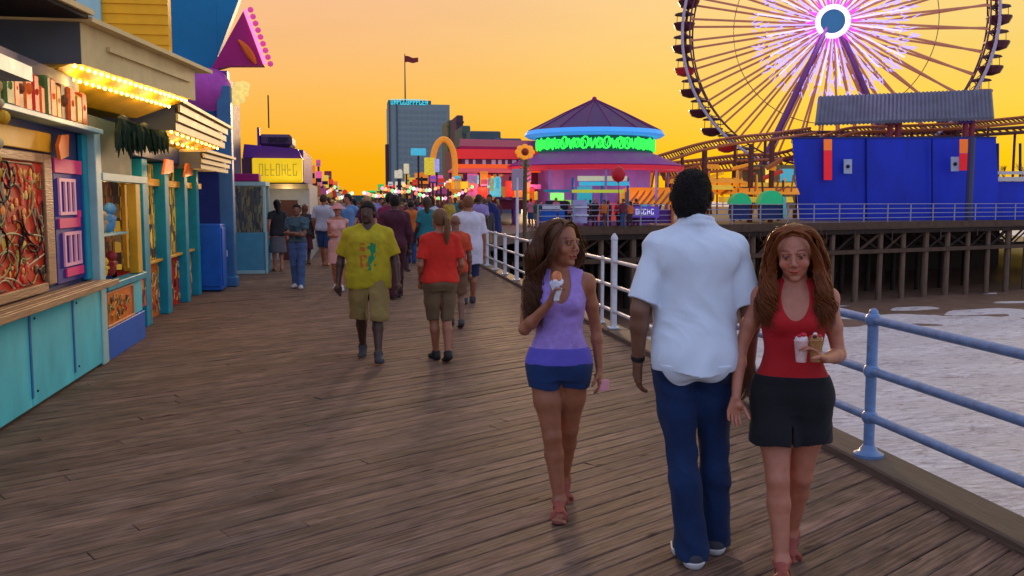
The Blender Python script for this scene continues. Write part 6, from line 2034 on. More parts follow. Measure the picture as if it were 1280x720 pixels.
def locks(J, n, m, length, seed, r0=.006, wave=.014, spread=(.13, .11), front=.5, vol=1.0, bias=None, name='hair'):
    """long hair: many waved tapering locks rooted on the scalp and falling past the shoulders"""
    r_ = random.Random(seed)
    q = MB()
    rot = J['hrot']; Hh = lambda *p: Vector(headpts(J, *p))
    neck = Vector(J['neck'])
    for i in range(n):
        a = r_.uniform(-math.pi, math.pi)                # 0 is the back of the head
        if abs(a) > 2.15: a = math.copysign(r_.uniform(.6, 2.1), a)
        a0 = a
        e = r_.uniform(.15, 1.0)
        part = r_.uniform(-.008, .008)
        root = Hh(part * (1 if r_.random() < .5 else -1) + .02 * math.copysign(1, a) * e, .066 - .13 * e * (1 - abs(a) / 3), .113 + .008 * e)
        cx_, cy_ = math.sin(a), -math.cos(a)
        dp = r_.uniform(.90, 1.06)
        k1 = Hh(cx_ * .088 * dp, cy_ * .100 * dp - .012, .078 + r_.uniform(-.012, .012))
        k2 = Hh(cx_ * .098 * vol * dp, cy_ * .104 * dp - .020, .01)
        k3 = Hh(cx_ * .108 * vol * dp, cy_ * .100 * vol * dp - .030, -.07)
        sg_ = 1 if a0 > 0 else -1
        if abs(a0) > 1.65 and not (bias is not None and sg_ < 0):
            jx = r_.uniform(-.006, .006)
            k1 = Hh(sg_ * (.054 + jx), .070 + jx, .090 + jx * .5); k2 = Hh(sg_ * (.080 + jx) * vol ** .5, .050 + jx, .022)
            k3 = Hh(sg_ * (.094 + jx) * vol ** .5, .030 + jx, -.07)
        if bias is not None:        # the hair swept to one side hangs there
            cx_ = cx_ * .75 + bias[0]; cy_ = cy_ * .75 + bias[1]
        L_ = length * r_.uniform(.72, 1.05)
        sx, sy = spread
        fwd = .075 if (abs(a) > 1.15 and r_.random() < front and not (bias is not None and a < 0)) else -.035
        k4 = neck + Vector((cx_ * (sx * r_.uniform(.85, 1.1)), cy_ * .085 + fwd * .8, -.02))
        k5 = neck + Vector((cx_ * (sx * r_.uniform(.85, 1.25)), (cy_ * sy if fwd < 0 else .085 + r_.uniform(-.01, .03)), -.02 - (L_ - .16) * .5))
        k6 = neck + Vector((cx_ * (sx * r_.uniform(.7, 1.25)), (cy_ * sy * .95 - .02 if fwd < 0 else .10 + r_.uniform(-.01, .03)), -.02 - (L_ - .16)))
        ks = [root, k1, k2, k3, k4, k5, k6]
        P3 = []
        for j in range(len(ks) - 1):
            p0, p1, p2, p3 = ks[max(j - 1, 0)], ks[j], ks[j + 1], ks[min(j + 2, len(ks) - 1)]
            for s_ in range(4):
                t_ = s_ / 4
                P3.append(0.5 * ((2 * p1) + (-p0 + p2) * t_ + (2 * p0 - 5 * p1 + 4 * p2 - p3) * t_ ** 2 + (-p0 + 3 * p1 - 3 * p2 + p3) * t_ ** 3))
        P3.append(ks[-1])
        ph, fq = a0 * 5 + r_.gauss(0, 1.0), .55 + .12 * math.sin(a0 * 4) + r_.gauss(0, .03)
        out = []
        for j, p in enumerate(P3):
            am = wave * min(1, max(0, (j - 5) / 10))
            out.append(p + Vector((math.cos(ph + j * fq) * am, math.sin(ph + j * fq) * am * .8, 0)))
        rs = [r0 * r_.uniform(.7, 1.25) * (1.0 if j < len(out) * .7 else max(.12, 1 - (j - len(out) * .7) / (len(out) * .3))) for j in range(len(out))]
        q.tube(out, rs, 3, cap=False)
    for i in range(140):          # stray hairs that catch the light
        a = r_.uniform(-2.6, 2.6); z_ = r_.uniform(-.10, .10)
        p = Hh(math.sin(a) * .10 * vol, -math.cos(a) * .10 * vol - .02, z_); o_ = Vector((p.x - J['head'][0], p.y - J['head'][1], r_.uniform(-.06, .02))).normalized()
        q.tube([p, p + o_ * .015 + Vector((0, 0, -.02)), p + o_ * r_.uniform(.02, .04) + Vector((0, 0, r_.uniform(-.07, -.02)))], [.0012, .0010, .0004], 3, cap=False)
    me_o = q.build(name, m, None, smooth='all'); me = me_o.data; bpy.data.objects.remove(me_o)
    return me
def place(root, loc, yaw, H):
    s = H / 1.75
    root.location = loc; root.rotation_euler = (0, 0, yaw); root.scale = (s, s, s)

# ------------------------------------------------------------------ the people
HQ = .0042
def add(root, name, me): return link_mesh(name, me, root)
def person_root(me, label, group=None):
    o = link_mesh('person', me); tag(o, label, 'person', group); return o
DEG = R

# man in the pale polo shirt, seen from behind
Jm = pose(sex='m', sw=.162, bulk=.93, hs=.99, shdz=(-.002, -.012), ankL=(.0, -.07, .075), ankR=(.125, .10, .075), ftL=(-.15, .0), ftR=(.10, .0), wrL=(-.240, .03, .885), wrR=(.258, .07, .87),
          elhintL=(-.6, -1, 0), elhintR=(.6, -1, 0), hyaw=R(-18), hpitch=R(-2), headoff=(-.016, .0, -.030),
          handL=dict(palm=(1, .25, 0), thumb=(0, 1, 0), curl=.36), handR=dict(palm=(-.5, -.6, 0), thumb=(-.2, 1, 0), curl=.42, dir=(-.10, .05, -1)))
man = person_root(make_body(Jm, HQ, skin('brown', (.20, .088, .05))), 'man in a pale blue polo shirt and blue jeans seen from behind')
M_polo = cloth('pale_polo', (.68, .76, .86), .8, var=.04, bump=.12, bscale=420)
F = top_tee(Jm, HQ, None, hem=.86, g=.012, sl=.86, fold=.0, seed=4, boxy=.022, neckr=.060, collar=True)
F.cone((.0, -.115, .85), (.0, -.09, 1.02), .075, .05, .05); F.warp(folds(.0075, 19, 14, dirs=(1, .3, .42))); F.keep(lambda x, y, z: .862 + .008 * np.sin(x * 21 + 4) - z)
add(man, 'polo_shirt', finish(F, M_polo, 'polo_shirt'))
lo, hi = bounds(Jm); lo[2] = .72; hi[2] = .93
F = Field(lo, hi, HQ); torso(F, Jm, .017, .03); thigh(F, Jm, 'L', .017); thigh(F, Jm, 'R', .017); F.warp(folds(.004, 30, 9))
F.keep(lambda x, y, z: (.806 + .05 * np.clip(np.abs(x + .01) / .13, 0, 2) ** 3 + .010 * np.sin(x * 30 + 1)) - z); F.keep(lambda x, y, z: z - .90)
add(man, 'shirt_tail', finish(F, M_polo, 'shirt_tail'))
M_jeans = cloth('denim', (.006, .024, .085), .75, var=.28, scale=5, bump=.35, bscale=300)
F = legs_cloth(Jm, HQ, None, g=.011, flare=.031, full=True, waist=.882, fold=.0100, gt=.010, seed=6)
add(man, 'jeans', finish(F, M_jeans, 'jeans'))
F = Field((-.10, -.19, .80), (.14, -.09, .90), HQ)
M_blackhair = mat('black_hair', (.012, .008, .007), .6, var=.5, scale=90, bump=1.0, bscale=330)
M_shoe_w = mat('white_shoe', (.62, .60, .58), .6, var=.1); M_shoe_d = mat('dark_shoe', (.05, .05, .06), .7, var=.2)
for me in shoes(Jm, HQ, M_shoe_d, 'sneaker', M_shoe_w): add(man, me.name.split('.')[0], me)
mh = finish(hair_cap(Jm, HQ, None, g=.009, length=.022), M_blackhair, 'hair', 0)
hc = add(man, 'hair', mh)
q = MB(); rr_ = random.Random(9)
for i in range(5200):
    v = mh.vertices[rr_.randrange(len(mh.vertices))]
    n_ = v.normal + Vector((rr_.uniform(-.6, .6), rr_.uniform(-.6, .6), rr_.uniform(-.9, .1)))
    if v.normal.length < .5: continue
    n_.normalize(); q.tube([v.co - n_ * .002, v.co + n_ * rr_.uniform(.0015, .0045)], [.0016, .0006], 3, cap=False)
o = q.build('hair_strand', M_blackhair, None, smooth='all'); o['kind'] = 'stuff'; o.parent = hc
q = MB()
wl_, (d_, n_, s_) = Jm['wrL'], Jm['handfL']
for k in range(14):
    pass
el = Jm['elL']; u = (wl_ - el) / np.linalg.norm(wl_ - el)
a1 = np.cross(u, (0, 1, 0)); a1 /= np.linalg.norm(a1); a2 = np.cross(u, a1)
for off, rr_ in ((-.012, .0035), (-.020, .0035), (-.028, .003)):
    c = wl_ + u * off
    q.tube([c + (a1 * math.cos(2 * math.pi * k / 16) + a2 * math.sin(2 * math.pi * k / 16)) * .0285 for k in range(17)], rr_, 5, cap=False)
o = q.build('bracelet', M_black, None); o.parent = man
place(man, (1.545, 4.05, 0), R(-13), 1.86)

# woman in the violet top, eating
Jl = pose(sex='f', sw=.166, bulk=1.10, hs=1.18, ankR=(-.005, .03, .075), ankL=(-.055, -.27, .125), ftR=(.1, 0), ftL=(-.12, .55), kneehintR=(.1, 1, 0), kneehintL=(-.05, 1, 0),
          wrR=(.070, .215, 1.305), elhintR=(.6, -.5, -.8), wrL=(-.245, -.02, .875), hyaw=R(44), hpitch=R(1), hroll=R(-3), headoff=(-.005, .005, 0),
          handR=dict(dir=(-.25, .25, .92), palm=(-.85, .25, -.2), thumb=(-.1, -1, .3), curl=.62, tcurl=.6), handL=dict(palm=(.8, -.3, 0), thumb=(.2, 1, 0), curl=.45))
lady = person_root(make_body(Jl, HQ, skin('tan', (.34, .125, .062))), 'woman in a violet tank top and navy shorts eating while she walks')
M_violet = cloth('violet', (.36, .24, .66), .7, var=.22, scale=26)
F = tank(Jl, HQ, None, hem=.925, g=.008, neck=(.062, .135), arm=.070, fold=.004, seed=5, thin=-.004)
add(lady, 'tank_top', finish(F, M_violet, 'tank_top'))
lo, hi = bounds(Jl); lo[2] = .88; hi[2] = 1.06
F = Field(lo, hi, HQ); torso(F, Jl, .013, .03); F.warp(folds(.003, 24, 8)); F.keep(lambda x, y, z: .918 - z); F.keep(lambda x, y, z: z - 1.02)
add(lady, 'waist_band', finish(F, cloth('blue_violet', (.12, .10, .55), .7), 'waist_band'))
F = legs_cloth(Jl, HQ, None, hem_z=.775, g=.010, flare=.016, waist=.93, fold=.003, gt=.010)
add(lady, 'shorts', finish(F, cloth('navy_shorts', (.012, .035, .12), .8, var=.2), 'shorts'))
M_sandal = mat('red_brown_leather', (.30, .07, .05), .5, var=.2); M_sole = mat('sandal_sole', (.18, .05, .04), .6)
for me in sandals(Jl, HQ, M_sandal, M_sole): add(lady, me.name.split('.')[0], me)
M_dkhair = mat('dark_brown_hair', (.030, .015, .010), .42, var=.35, scale=40, bump=.4, trans=0)
M_dkhair2 = mat('brown_hair_locks', (.105, .040, .016), .38, var=.4, scale=14)
hc = add(lady, 'hair', finish(hair_cap(Jl, HQ, None, g=.005, length=.06, fringe=.092), M_dkhair2, 'hair', 0))
lk = link_mesh('hair_lock', locks(Jl, 2600, M_dkhair2, .46, 3, r0=.0030, wave=.030, spread=(.150, .14), front=.6, vol=1.32, bias=(.32, -.25)), hc)
q = MB(); F = Field((.02, .1, 1.25), (.25, .45, 1.55), .004)
place(lady, (1.065, 4.78, 0), R(172), 1.575)

# woman in the red top
Jr = pose(sex='f', sw=.166, bulk=1.12, hs=1.15, ankR=(.035, .17, .075), ankL=(-.035, -.20, .115), ftR=(.05, 0), ftL=(-.05, .5), kneehintR=(.03, 1, 0), kneehintL=(-.03, 1, 0),
          wrL=(-.125, .235, 1.135), elhintL=(-.45, -.7, -.8), wrR=(.275, .10, .90), elhintR=(.5, -1, 0), hyaw=R(-6), hpitch=R(-11), hroll=R(4), headoff=(.008, .012, -.006),
          handL=dict(dir=(.62, .30, .55), palm=(.35, .10, -.7), thumb=(.0, .1, 1), curl=.50, tcurl=.6), handR=dict(palm=(-.2, .9, 0), thumb=(-1, .2, 0), curl=.55, dir=(.1, .05, -1)))
rlady = person_root(make_body(Jr, HQ, skin('fair', (.46, .170, .098)), smile=True, eyes=1.15), 'smiling woman in a red tank top and black shorts holding a dessert')
F = tank(Jr, HQ, None, hem=.985, g=.008, neck=(.068, .125), arm=.066, fold=.003, seed=7, thin=-.002)
add(rlady, 'tank_top', finish(F, cloth('red', (.42, .008, .012), .7, var=.10), 'tank_top'))
F = legs_cloth(Jr, HQ, None, hem_z=.675, slit=.006, g=.020, flare=.046, waist=1.015, fold=.006, gt=.014, seed=12)
add(rlady, 'shorts', finish(F, cloth('black_shorts', (.010, .009, .012), .85, var=.2), 'shorts'))
for me in sandals(Jr, HQ, M_sandal, M_sole): add(rlady, me.name.split('.')[0], me)
M_auburn = mat('auburn_hair', (.075, .026, .010), .42, var=.35, scale=40, bump=.4)
M_auburn2 = mat('auburn_hair_locks', (.19, .050, .011), .36, var=.4, scale=14)
hc = add(rlady, 'hair', finish(hair_cap(Jr, HQ, None, g=.004, length=.04, fringe=.092), M_auburn2, 'hair', 0))
lk = link_mesh('hair_lock', locks(Jr, 2800, M_auburn2, .335, 8, r0=.0030, wave=.030, spread=(.140, .13), front=.45, vol=1.14), hc)
place(rlady, (1.945, 3.86, 0), R(158), 1.575)

def world_of(root, p):
    s = root.scale[0]; c, sn = math.cos(root.rotation_euler.z), math.sin(root.rotation_euler.z)
    return Vector((root.location.x + s * (c * p[0] - sn * p[1]), root.location.y + s * (sn * p[0] + c * p[1]), root.location.z + s * p[2]))
# what they hold
hp = world_of(rlady, Jr['handcL'])
def cup(loc, label, top, body, toppings, tilt=(0, 0), kind='dessert_cup'):
    t = thing(kind, label, 'dessert', loc)
    q = MB(); q.lathe([(.019, -.055), (.021, -.055), (.031, .035), (.033, .038), (.030, .040), (.026, .034)], loc, 18); q.build('cup', body, t, smooth=True)
    q = MB(); q.lathe([(.029, .030), (.027, .050), (.015, .060), (.002, .063)], loc, 14); q.build('cream', top, t, smooth=True)
    for i, (dx, dy, dz, r_, m) in enumerate(toppings):
        q = MB(); q.ball((loc[0] + dx, loc[1] + dy, loc[2] + dz), r_, 9, 6, sz=(1, 1, .8)); q.build('topping', m, t, smooth=True)
    return t
M_cup = mat('pink_paper_cup', (.75, .50, .46), .5, var=.2, scale=60); M_cream_d = mat('whipped_cream', (.8, .68, .66), .5, var=.1, scale=60, bump=.3, sss=.2)
M_berry = mat('red_berry', (.55, .02, .04), .3); M_choc = mat('chocolate_piece', (.05, .02, .012), .4); M_waf = mat('waffle_brown', (.42, .20, .07), .6, var=.4, scale=120)
screen_l = Vector((-math.cos(R(26)), math.sin(R(26)), 0))
c1p = hp + screen_l * .042 + Vector((0, 0, .018)); c2p = hp - screen_l * .016 + Vector((.0, .0, .022))
cup(c1p, 'pale pink paper cup with cream and red berries held by the woman in red', M_cream_d, M_cup, [(.0, -.012, .064, .013, M_berry), (-.014, -.008, .058, .011, M_berry), (.012, .004, .060, .012, M_berry)])
cup(c2p, 'brown waffle cup with chocolate and berries in the hand of the woman in red', M_waf, M_waf, [(-.012, -.014, .052, .011, M_choc), (.008, -.014, .056, .011, M_berry), (.020, .002, .052, .010, M_choc), (-.002, .004, .062, .010, M_cream_d), (.016, -.012, .046, .009, M_cream_d), (-.020, .004, .050, .010, M_berry)])
hp = world_of(lady, Jl['handcR'])
t = thing('wrapped_snack', 'orange snack in a crumpled white napkin held by the woman in violet', 'snack', hp)
F = Field((-.07, -.07, -.08), (.07, .07, .10), .0035)
F.cone((0, 0, -.05), (0, 0, .035), .014, .034, .01); F.warp(folds(.010, 90, 4)); F.keep(lambda x, y, z: z - .045 - .02 * np.sin(x * 90) * np.cos(y * 80))
me = finish(F, mat('white_napkin', (.72, .74, .85), .8, var=.05), 'napkin', 0)
o = link_mesh('napkin', me, t); o.location = (0, 0, .02)
q = MB(); q.lathe([(.004, .02), (.026, .045), (.027, .07), (.018, .088), (.003, .093)], hp + Vector((0, 0, .02)), 12); q.build('cone_filling', mat('orange_filling', (.75, .25, .10), .5, var=.4, scale=50), t, smooth=True)
hp = world_of(lady, Jl['handcL'])
q = MB(); q.cbox(hp.x - .005, hp.y - .03, hp.z - .05, hp.x + .06, hp.y - .022, hp.z + .012, .003); tag(q.build('pink_card', mat('pink_card', (.8, .35, .42), .5)), 'small pink card held in the lowered hand of the woman in violet', 'card')

# people in the middle distance
HM = .010
def mid(label, J, H, loc, yaw, skin_, hair, top, bottom, shoe, ponytail=None, bald=False, longh=0, extra=None):
    r_ = person_root(make_body(J, HM, skin_, fine=False), label)
    for nm, f in (top, bottom):
        if f is not None: add(r_, nm, f)
    if shoe:
        for me in shoes(J, HM, shoe, 'shoe'): add(r_, 'shoe', me)
    if hair is not None:
        hc = add(r_, 'hair', finish(hair_cap(J, .008, None, g=.010, length=.0 if not longh else .05), hair, 'hair', 0))
        if longh: link_mesh('hair_lock', locks(J, 120, hair, longh, 4, r0=.011), hc)
    place(r_, loc, yaw, H)
    return r_
S_dark = skin('deep', (.075, .035, .024)); S_tan = skin('tan', (.34, .125, .062)); S_fair = skin('fair', (.46, .170, .098)); S_brown = skin('brown', (.20, .088, .05))
J = pose(sex='m', sw=.21, bulk=1.25, ankL=(-.10, .22, .08), ankR=(.08, -.24, .12), ftR=(.1, .45), wrL=(-.32, .10, .90), wrR=(.33, -.04, .89), hyaw=R(-15))
M_tee_y = cloth('olive_yellow', (.46, .36, .014), .8, var=.2)
t = M_tee_y.node_tree; L = t.links.new      # printed motif on the chest
tc = [n for n in t.nodes if n.type == 'TEX_COORD'][0]; bs = t.nodes['Principled BSDF']
def mth(op, a, b_=None):
    n = t.nodes.new('ShaderNodeMath'); n.operation = op
    for i, v in enumerate((a, b_)):
        if v is None: continue
        if isinstance(v, (int, float)): n.inputs[i].default_value = v
        else: L(v, n.inputs[i])
    return n.outputs[0]
sp = t.nodes.new('ShaderNodeSeparateXYZ'); L(tc.outputs['Object'], sp.inputs[0])
nz = t.nodes.new('ShaderNodeTexNoise'); nz.inputs['Scale'].default_value = 16; nz.inputs['Detail'].default_value = 1; L(tc.outputs['Object'], nz.inputs['Vector'])
mask = mth('MULTIPLY', mth('LESS_THAN', mth('ABSOLUTE', sp.outputs[0]), .085), mth('MULTIPLY', mth('LESS_THAN', mth('ABSOLUTE', mth('SUBTRACT', sp.outputs[2], 1.16)), .15), mth('GREATER_THAN', sp.outputs[1], .03)))
mask = mth('MULTIPLY', mask, mth('GREATER_THAN', nz.outputs['Fac'], .5))
side = mth('GREATER_THAN', sp.outputs[0], .0)
mc = t.nodes.new('ShaderNodeMix'); mc.data_type = 'RGBA'; mc.inputs[6].default_value = (.02, .26, .10, 1); mc.inputs[7].default_value = (.55, .14, .02, 1); L(side, mc.inputs[0])
mm = t.nodes.new('ShaderNodeMix'); mm.data_type = 'RGBA'; L(mask, mm.inputs[0]); L(bs.inputs['Base Color'].links[0].from_socket, mm.inputs[6]); L(mc.outputs[2], mm.inputs[7]); L(mm.outputs[2], bs.inputs['Base Color'])
F = top_tee(J, HM, None, hem=.80, g=.02, sl=.85, fold=.007, seed=2, boxy=.025, vneck=.05)
ym = mid('heavy set man in an olive yellow shirt and khaki shorts walking toward the viewer', J, 1.68, (.12, 9.80, 0), R(178), S_dark, M_blackhair, ('shirt', finish(F, M_tee_y, 'shirt')),
    ('shorts', finish(legs_cloth(J, HM, None, hem_z=.46, g=.025, flare=.045, fold=.007, gt=.015), cloth('khaki', (.28, .19, .06), .85, var=.2), 'shorts')), M_shoe_d)
J = pose(sex='f', sw=.175, bulk=1.12, ankL=(-.03, .10, .08), ankR=(.05, -.16, .11), ftR=(0, .4), wrL=(-.20, .12, .93), wrR=(.22, .12, .93), hyaw=R(20))
F = top_tee(J, HM, None, hem=.93, g=.018, sl=.75, fold=.006, seed=8, boxy=.01)
red = mid('woman in a bright red tee and olive brown knee length shorts seen from behind', J, 1.60, (.86, 9.62, 0), R(8), S_tan, mat('light_brown_hair', (.16, .075, .03), .5, var=.3), ('shirt', finish(F, cloth('bright_red', (.62, .025, .012), .8, var=.12), 'shirt')),
    ('shorts', finish(legs_cloth(J, HM, None, hem_z=.48, g=.012, flare=.015, fold=.004, waist=.98), cloth('olive_brown', (.16, .10, .05), .85, var=.2), 'shorts')), mat('black_flat', (.02, .02, .02), .6))
q = MB(); q.tube([headpts(J, 0, -.10, .05), headpts(J, .01, -.15, .0), headpts(J, .01, -.155, -.10), headpts(J, 0, -.15, -.22), headpts(J, .01, -.13, -.30)], [.02, .035, .038, .03, .008], 8)
o = q.build('ponytail', MATS['light_brown_hair'], None, smooth=True); o.parent = red
J = pose(sex='m', sw=.17, ankL=(-.05, .15, .08), ankR=(.06, -.18, .11), ftR=(0, .4))
F = top_tee(J, HM, None, hem=.86, g=.016, sl=.7, seed=5)
mid('youth with a shaved head in an orange red shirt behind the red tee woman', J, 1.50, (1.30, 12.2, 0), R(2), S_brown, None, ('shirt', finish(F, cloth('orange_red', (.55, .06, .02), .8), 'shirt')),
    ('shorts', finish(legs_cloth(J, HM, None, hem_z=.52), cloth('brown_shorts', (.16, .08, .04), .8), 'shorts')), M_shoe_d)
J = pose(sex='m', sw=.20, bulk=1.15, ankL=(-.08, -.12, .09), ankR=(.08, .12, .08))
F = top_tee(J, HM, None, hem=.66, g=.02, sl=.9, seed=5, boxy=.03)
mid('man in a long white tee and dark blue shorts walking away beside the white railing', J, 1.76, (1.80, 14.9, 0), R(0), S_tan, mat('rust_hair', (.20, .07, .03), .6, var=.3), ('shirt', finish(F, cloth('white', (.62, .58, .66), .8), 'shirt')),
    ('shorts', finish(legs_cloth(J, HM, None, hem_z=.45), cloth('dark_blue', (.02, .03, .10), .8), 'shorts')), M_shoe_d)
J = pose(sex='f', sw=.165, bulk=1.05, ankL=(-.05, .14, .08), ankR=(.06, -.14, .10), wrL=(-.20, .05, .9), wrR=(.08, .20, 1.12))
lo, hi = bounds(J); lo[2] = .5
F = Field(lo, hi, HM); torso(F, J, .015, .03); F.loft([(.48, .22, .18, 0), (.8, .19, .14, -.01), (1.0, .17, .12, -.01)], .04); arm_p(F, J, 'L', .012) if False else None; F.warp(folds(.006, 20, 3)); F.keep(lambda x, y, z: .55 - z); F.keep(lambda x, y, z: z - 1.44)
pk_ = mid('woman in a pale pink sun dress and wide pink hat walking toward the viewer', J, 1.62, (-.34, 17.6, 0), R(180), S_fair, None, ('dress', finish(F, cloth('pale_pink', (.68, .36, .32), .8), 'dress')), ('x', None), M_shoe_w)
q = MB(); c = headpts(J, 0, 0, .06); q.lathe([(.02, .085), (.07, .075), (.095, .02), (.17, -.02), (.175, -.03), (.09, .0)][::-1], tuple(c), 18); o = q.build('sun_hat', cloth('hat_pink', (.62, .26, .24), .8), None, smooth=True); o.parent = pk_
J = pose(sex='m', sw=.185, ankL=(-.08, .10, .08), ankR=(.08, -.12, .09), wrL=(.06, .22, 1.16), wrR=(-.06, .24, 1.12), elhintL=(-1, -.3, -.6), elhintR=(1, -.3, -.6))
F = top_tee(J, HM, None, hem=.95, g=.016, sl=.7, seed=5)
jm = mid('man with folded arms in a dark patterned tee and faded blue jeans', J, 1.62, (-1.12, 18.2, 0), R(172), S_brown, M_blackhair, ('shirt', finish(F, cloth('dark_teal_print', (.05, .10, .13), .8, var=.9, scale=14), 'shirt')),
    ('jeans', finish(legs_cloth(J, HM, None, full=True, g=.018, flare=.03, waist=1.0), cloth('faded_denim', (.07, .13, .30), .8, var=.3), 'jeans')), M_shoe_w)
J = pose(sex='m', sw=.19, ankL=(-.06, -.16, .10), ankR=(.07, .14, .08))
F = top_tee(J, HM, None, hem=.84, g=.018, sl=1.8, seed=5)
mid('man in a dark maroon jacket and trousers right behind the heavy set man', J, 1.78, (.66, 16.0, 0), R(5), S_dark, M_blackhair, ('jacket', finish(F, cloth('maroon_jacket', (.07, .015, .03), .8), 'jacket')),
    ('trousers', finish(legs_cloth(J, HM, None, full=True), cloth('wine_trousers', (.06, .012, .025), .8), 'trousers')), M_shoe_d)
J = pose(sex='m', sw=.19, ankL=(-.10, .0, .08), ankR=(.10, .0, .08))
lo, hi = bounds(J); lo -= .15; hi += .15; lo[2] = .5
F = Field(lo, hi, .012); F.loft([(.5, .40, .28, 0), (.9, .37, .26, 0), (1.25, .33, .2, 0), (1.44, .21, .14, 0), (1.5, .1, .09, 0)], .03); F.warp(folds(.014, 14, 3)); F.keep(lambda x, y, z: .55 - z)
p = onD(612, 300, 31)
mid('person in a wide navy blue cape standing beyond the end of the white railing', J, 1.88, (p.x, p.y, 0), R(150), S_brown, M_dkhair, ('cape', finish(F, cloth('navy_cape', (.012, .02, .10), .8), 'cape')), ('x', None), M_shoe_d)

# the far crowd: eight figures, copied with their parts, each dressed in its own colours
HC = .020
protos = []
M_ph = mat('placeholder_cloth', (.5, .5, .5))
for i in range(8):
    f = i % 2
    st = .16 if i % 4 < 2 else .06
    J = pose(sex='f' if f else 'm', bulk=1.0 + .12 * (i % 3), ankL=(-.07, st, .08), ankR=(.07, -st, .10), wrL=(-.24, .10 if i % 3 else -.05, .90) if i != 5 else (-.1, .22, 1.15), wrR=(.24, -.02, .89) if i % 4 != 2 else (.08, .25, 1.2), hyaw=R((-30, 0, 25, 10, -10, 35, 0, -20)[i]))
    body = make_body(J, HC, M_ph, fine=False)
    tp = finish(top_tee(J, HC, None, hem=.88, g=.018, sl=(.7, .7, 1.8, .5, .8, 1.8, .6, .7)[i], fold=.006, seed=i, boxy=.01), M_ph, 'top')
    if i in (3, 7):
        lo, hi = bounds(J); F = Field(lo, hi, HC); F.loft([(.42, .22, .18, 0), (.8, .18, .13, -.01), (1.02, .15, .115, -.01)], .03); F.keep(lambda x, y, z: .46 - z); bt = finish(F, M_ph, 'skirt'); bn_ = 'skirt'
    elif i in (0, 4):
        bt = finish(legs_cloth(J, HC, None, hem_z=.48, g=.022, flare=.03), M_ph, 'shorts'); bn_ = 'shorts'
    else:
        bt = finish(legs_cloth(J, HC, None, full=True), M_ph, 'trousers'); bn_ = 'trousers'
    F = hair_cap(J, .014, None, g=.014, length=.1 if f else 0)
    if f: F.cone(headpts(J, 0, -.07, .03), headpts(J, 0, -.09, -.2), .07, .05, .03)
    hr = finish(F, M_ph, 'hair', 0)
    protos.append((body, tp, bt, bn_, hr))
tops = [('maroon', (.13, .02, .035)), ('black', (.02, .02, .025)), ('white', (.55, .52, .56)), ('navy', (.02, .03, .12)), ('crimson', (.42, .02, .04)), ('dark plum', (.07, .02, .06)), ('teal', (.02, .16, .18)), ('orange', (.6, .14, .02)),
        ('lavender', (.30, .22, .45)), ('charcoal', (.05, .045, .05)), ('rose', (.50, .14, .18)), ('brown', (.14, .06, .03)), ('mustard', (.42, .26, .03)), ('sky blue', (.15, .28, .5)), ('dark green', (.03, .09, .04)), ('wine', (.18, .01, .05))]
bots = [('black', (.02, .018, .02)), ('denim blue', (.03, .07, .18)), ('plum brown', (.07, .03, .035)), ('khaki', (.25, .17, .08)), ('grey', (.12, .11, .12)), ('maroon', (.10, .02, .03))]
hairs = [('black', (.012, .01, .01)), ('brown', (.06, .03, .015)), ('blond', (.35, .2, .08)), ('auburn', (.15, .05, .02))]
skins = [S_dark, S_tan, S_fair, S_brown]
used = set()
pr = random.Random(77)
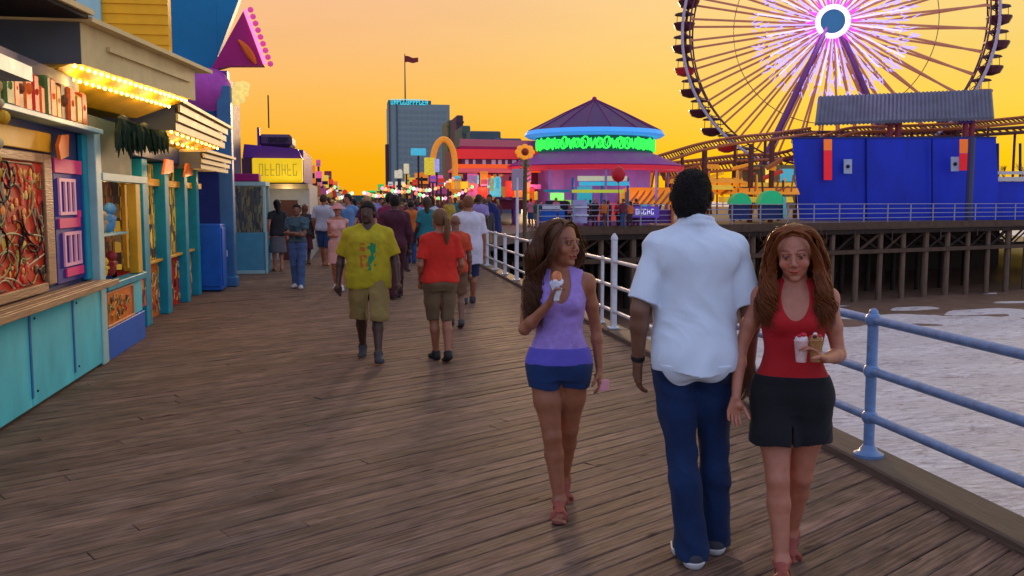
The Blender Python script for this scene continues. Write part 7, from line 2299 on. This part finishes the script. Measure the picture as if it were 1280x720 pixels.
def crowd_person(x, y, z, where, grp, yaw=None, H=None, force=None):
    for _ in range(500):
        i = pr.randrange(8); a, b_, c = pr.choice(tops), pr.choice(bots), pr.choice(hairs)
        if force: a = tops[force]
        key = (a[0], b_[0], protos[i][3], c[0], where)
        if key not in used: break
    used.add(key)
    body, tp, bt, bn_, hr = protos[i]
    o = bpy.data.objects.new('person', body); COL.objects.link(o)
    tag(o, f'{c[0]} haired person, {a[0]} top, {b_[0]} {bn_}, {where}', 'person', grp)
    sk = pr.choice(skins)
    for ob, m in ((o, sk),):
        ob.material_slots[0].link = 'OBJECT'; ob.material_slots[0].material = m
    for nm, me, m in (('top', tp, cloth('c_' + a[0].replace(' ', '_'), a[1], .8, bump=0)), (bn_, bt, cloth('b_' + b_[0].replace(' ', '_'), b_[1], .8, bump=0)), ('hair', hr, mat('h_' + c[0], c[1], .5, bump=0))):
        k = link_mesh(nm, me, o); k.material_slots[0].link = 'OBJECT'; k.material_slots[0].material = m
    place(o, (x, y, z), (pr.choice([0, math.pi]) + pr.uniform(-.5, .5)) if yaw is None else yaw, H or pr.uniform(1.55, 1.85))
placed = []
def free(x, y, d):
    return all((x - a) ** 2 + (y - b_) ** 2 > d * d for a, b_ in placed)
def scatter(n, y0, y1, xr, where, dmin, grp):
    c = 0; t_ = 0
    while c < n and t_ < 4000:
        t_ += 1
        y = pr.uniform(y0, y1); lo_, hi_ = xr(y)
        x = pr.uniform(lo_, hi_)
        if free(x, y, dmin):
            placed.append((x, y)); crowd_person(x, y, 0, where, grp); c += 1
G = 'people in the crowd on the boardwalk'
for x, y, fc in ((-.80, 23.9, 2), (-1.85, 22.6, 1), (.25, 20.9, 5), (1.5, 19.8, 0), (2.3, 18.9, 5), (1.05, 22.2, 8), (2.45, 21.6, 9), (-.2, 23.4, 13), (-1.3, 24.6, 9), (1.9, 23.8, 2), (.7, 19.2, 15), (-.3, 25.2, 0)):
    placed.append((x, y)); crowd_person(x, y, 0, 'front of the crowd', G, force=fc)
scatter(22, 24.5, 34, lambda y: (-1.8, 3.6 + (y - 24) * .15), 'in the nearer crowd', .75, G)
scatter(48, 34, 52, lambda y: (-1.9, 4.8 + (y - 34) * .12), 'mid crowd', .65, G)
scatter(66, 52, 100, lambda y: (-1.9, min(9.5, 6 + (y - 52) * .07)), 'far down the promenade', .9, G)
k = 0
for j in range(17):
    px = 664 + j * 8.2 + pr.uniform(-3, 3)
    p = onD(px, 270, pr.uniform(58.6, 61.5) if px > 690 else pr.uniform(55, 60))
    if px < 690: p = p + FH * 3
    crowd_person(p.x, p.y, 0, 'by the carousel pavilion', 'people on the side pier')
for j in range(6):
    p = onD(562 + j * 12, 270, 54 + pr.uniform(-3, 3)); crowd_person(p.x, p.y, 0, 'outside the red arcade', 'people outside the red arcade')
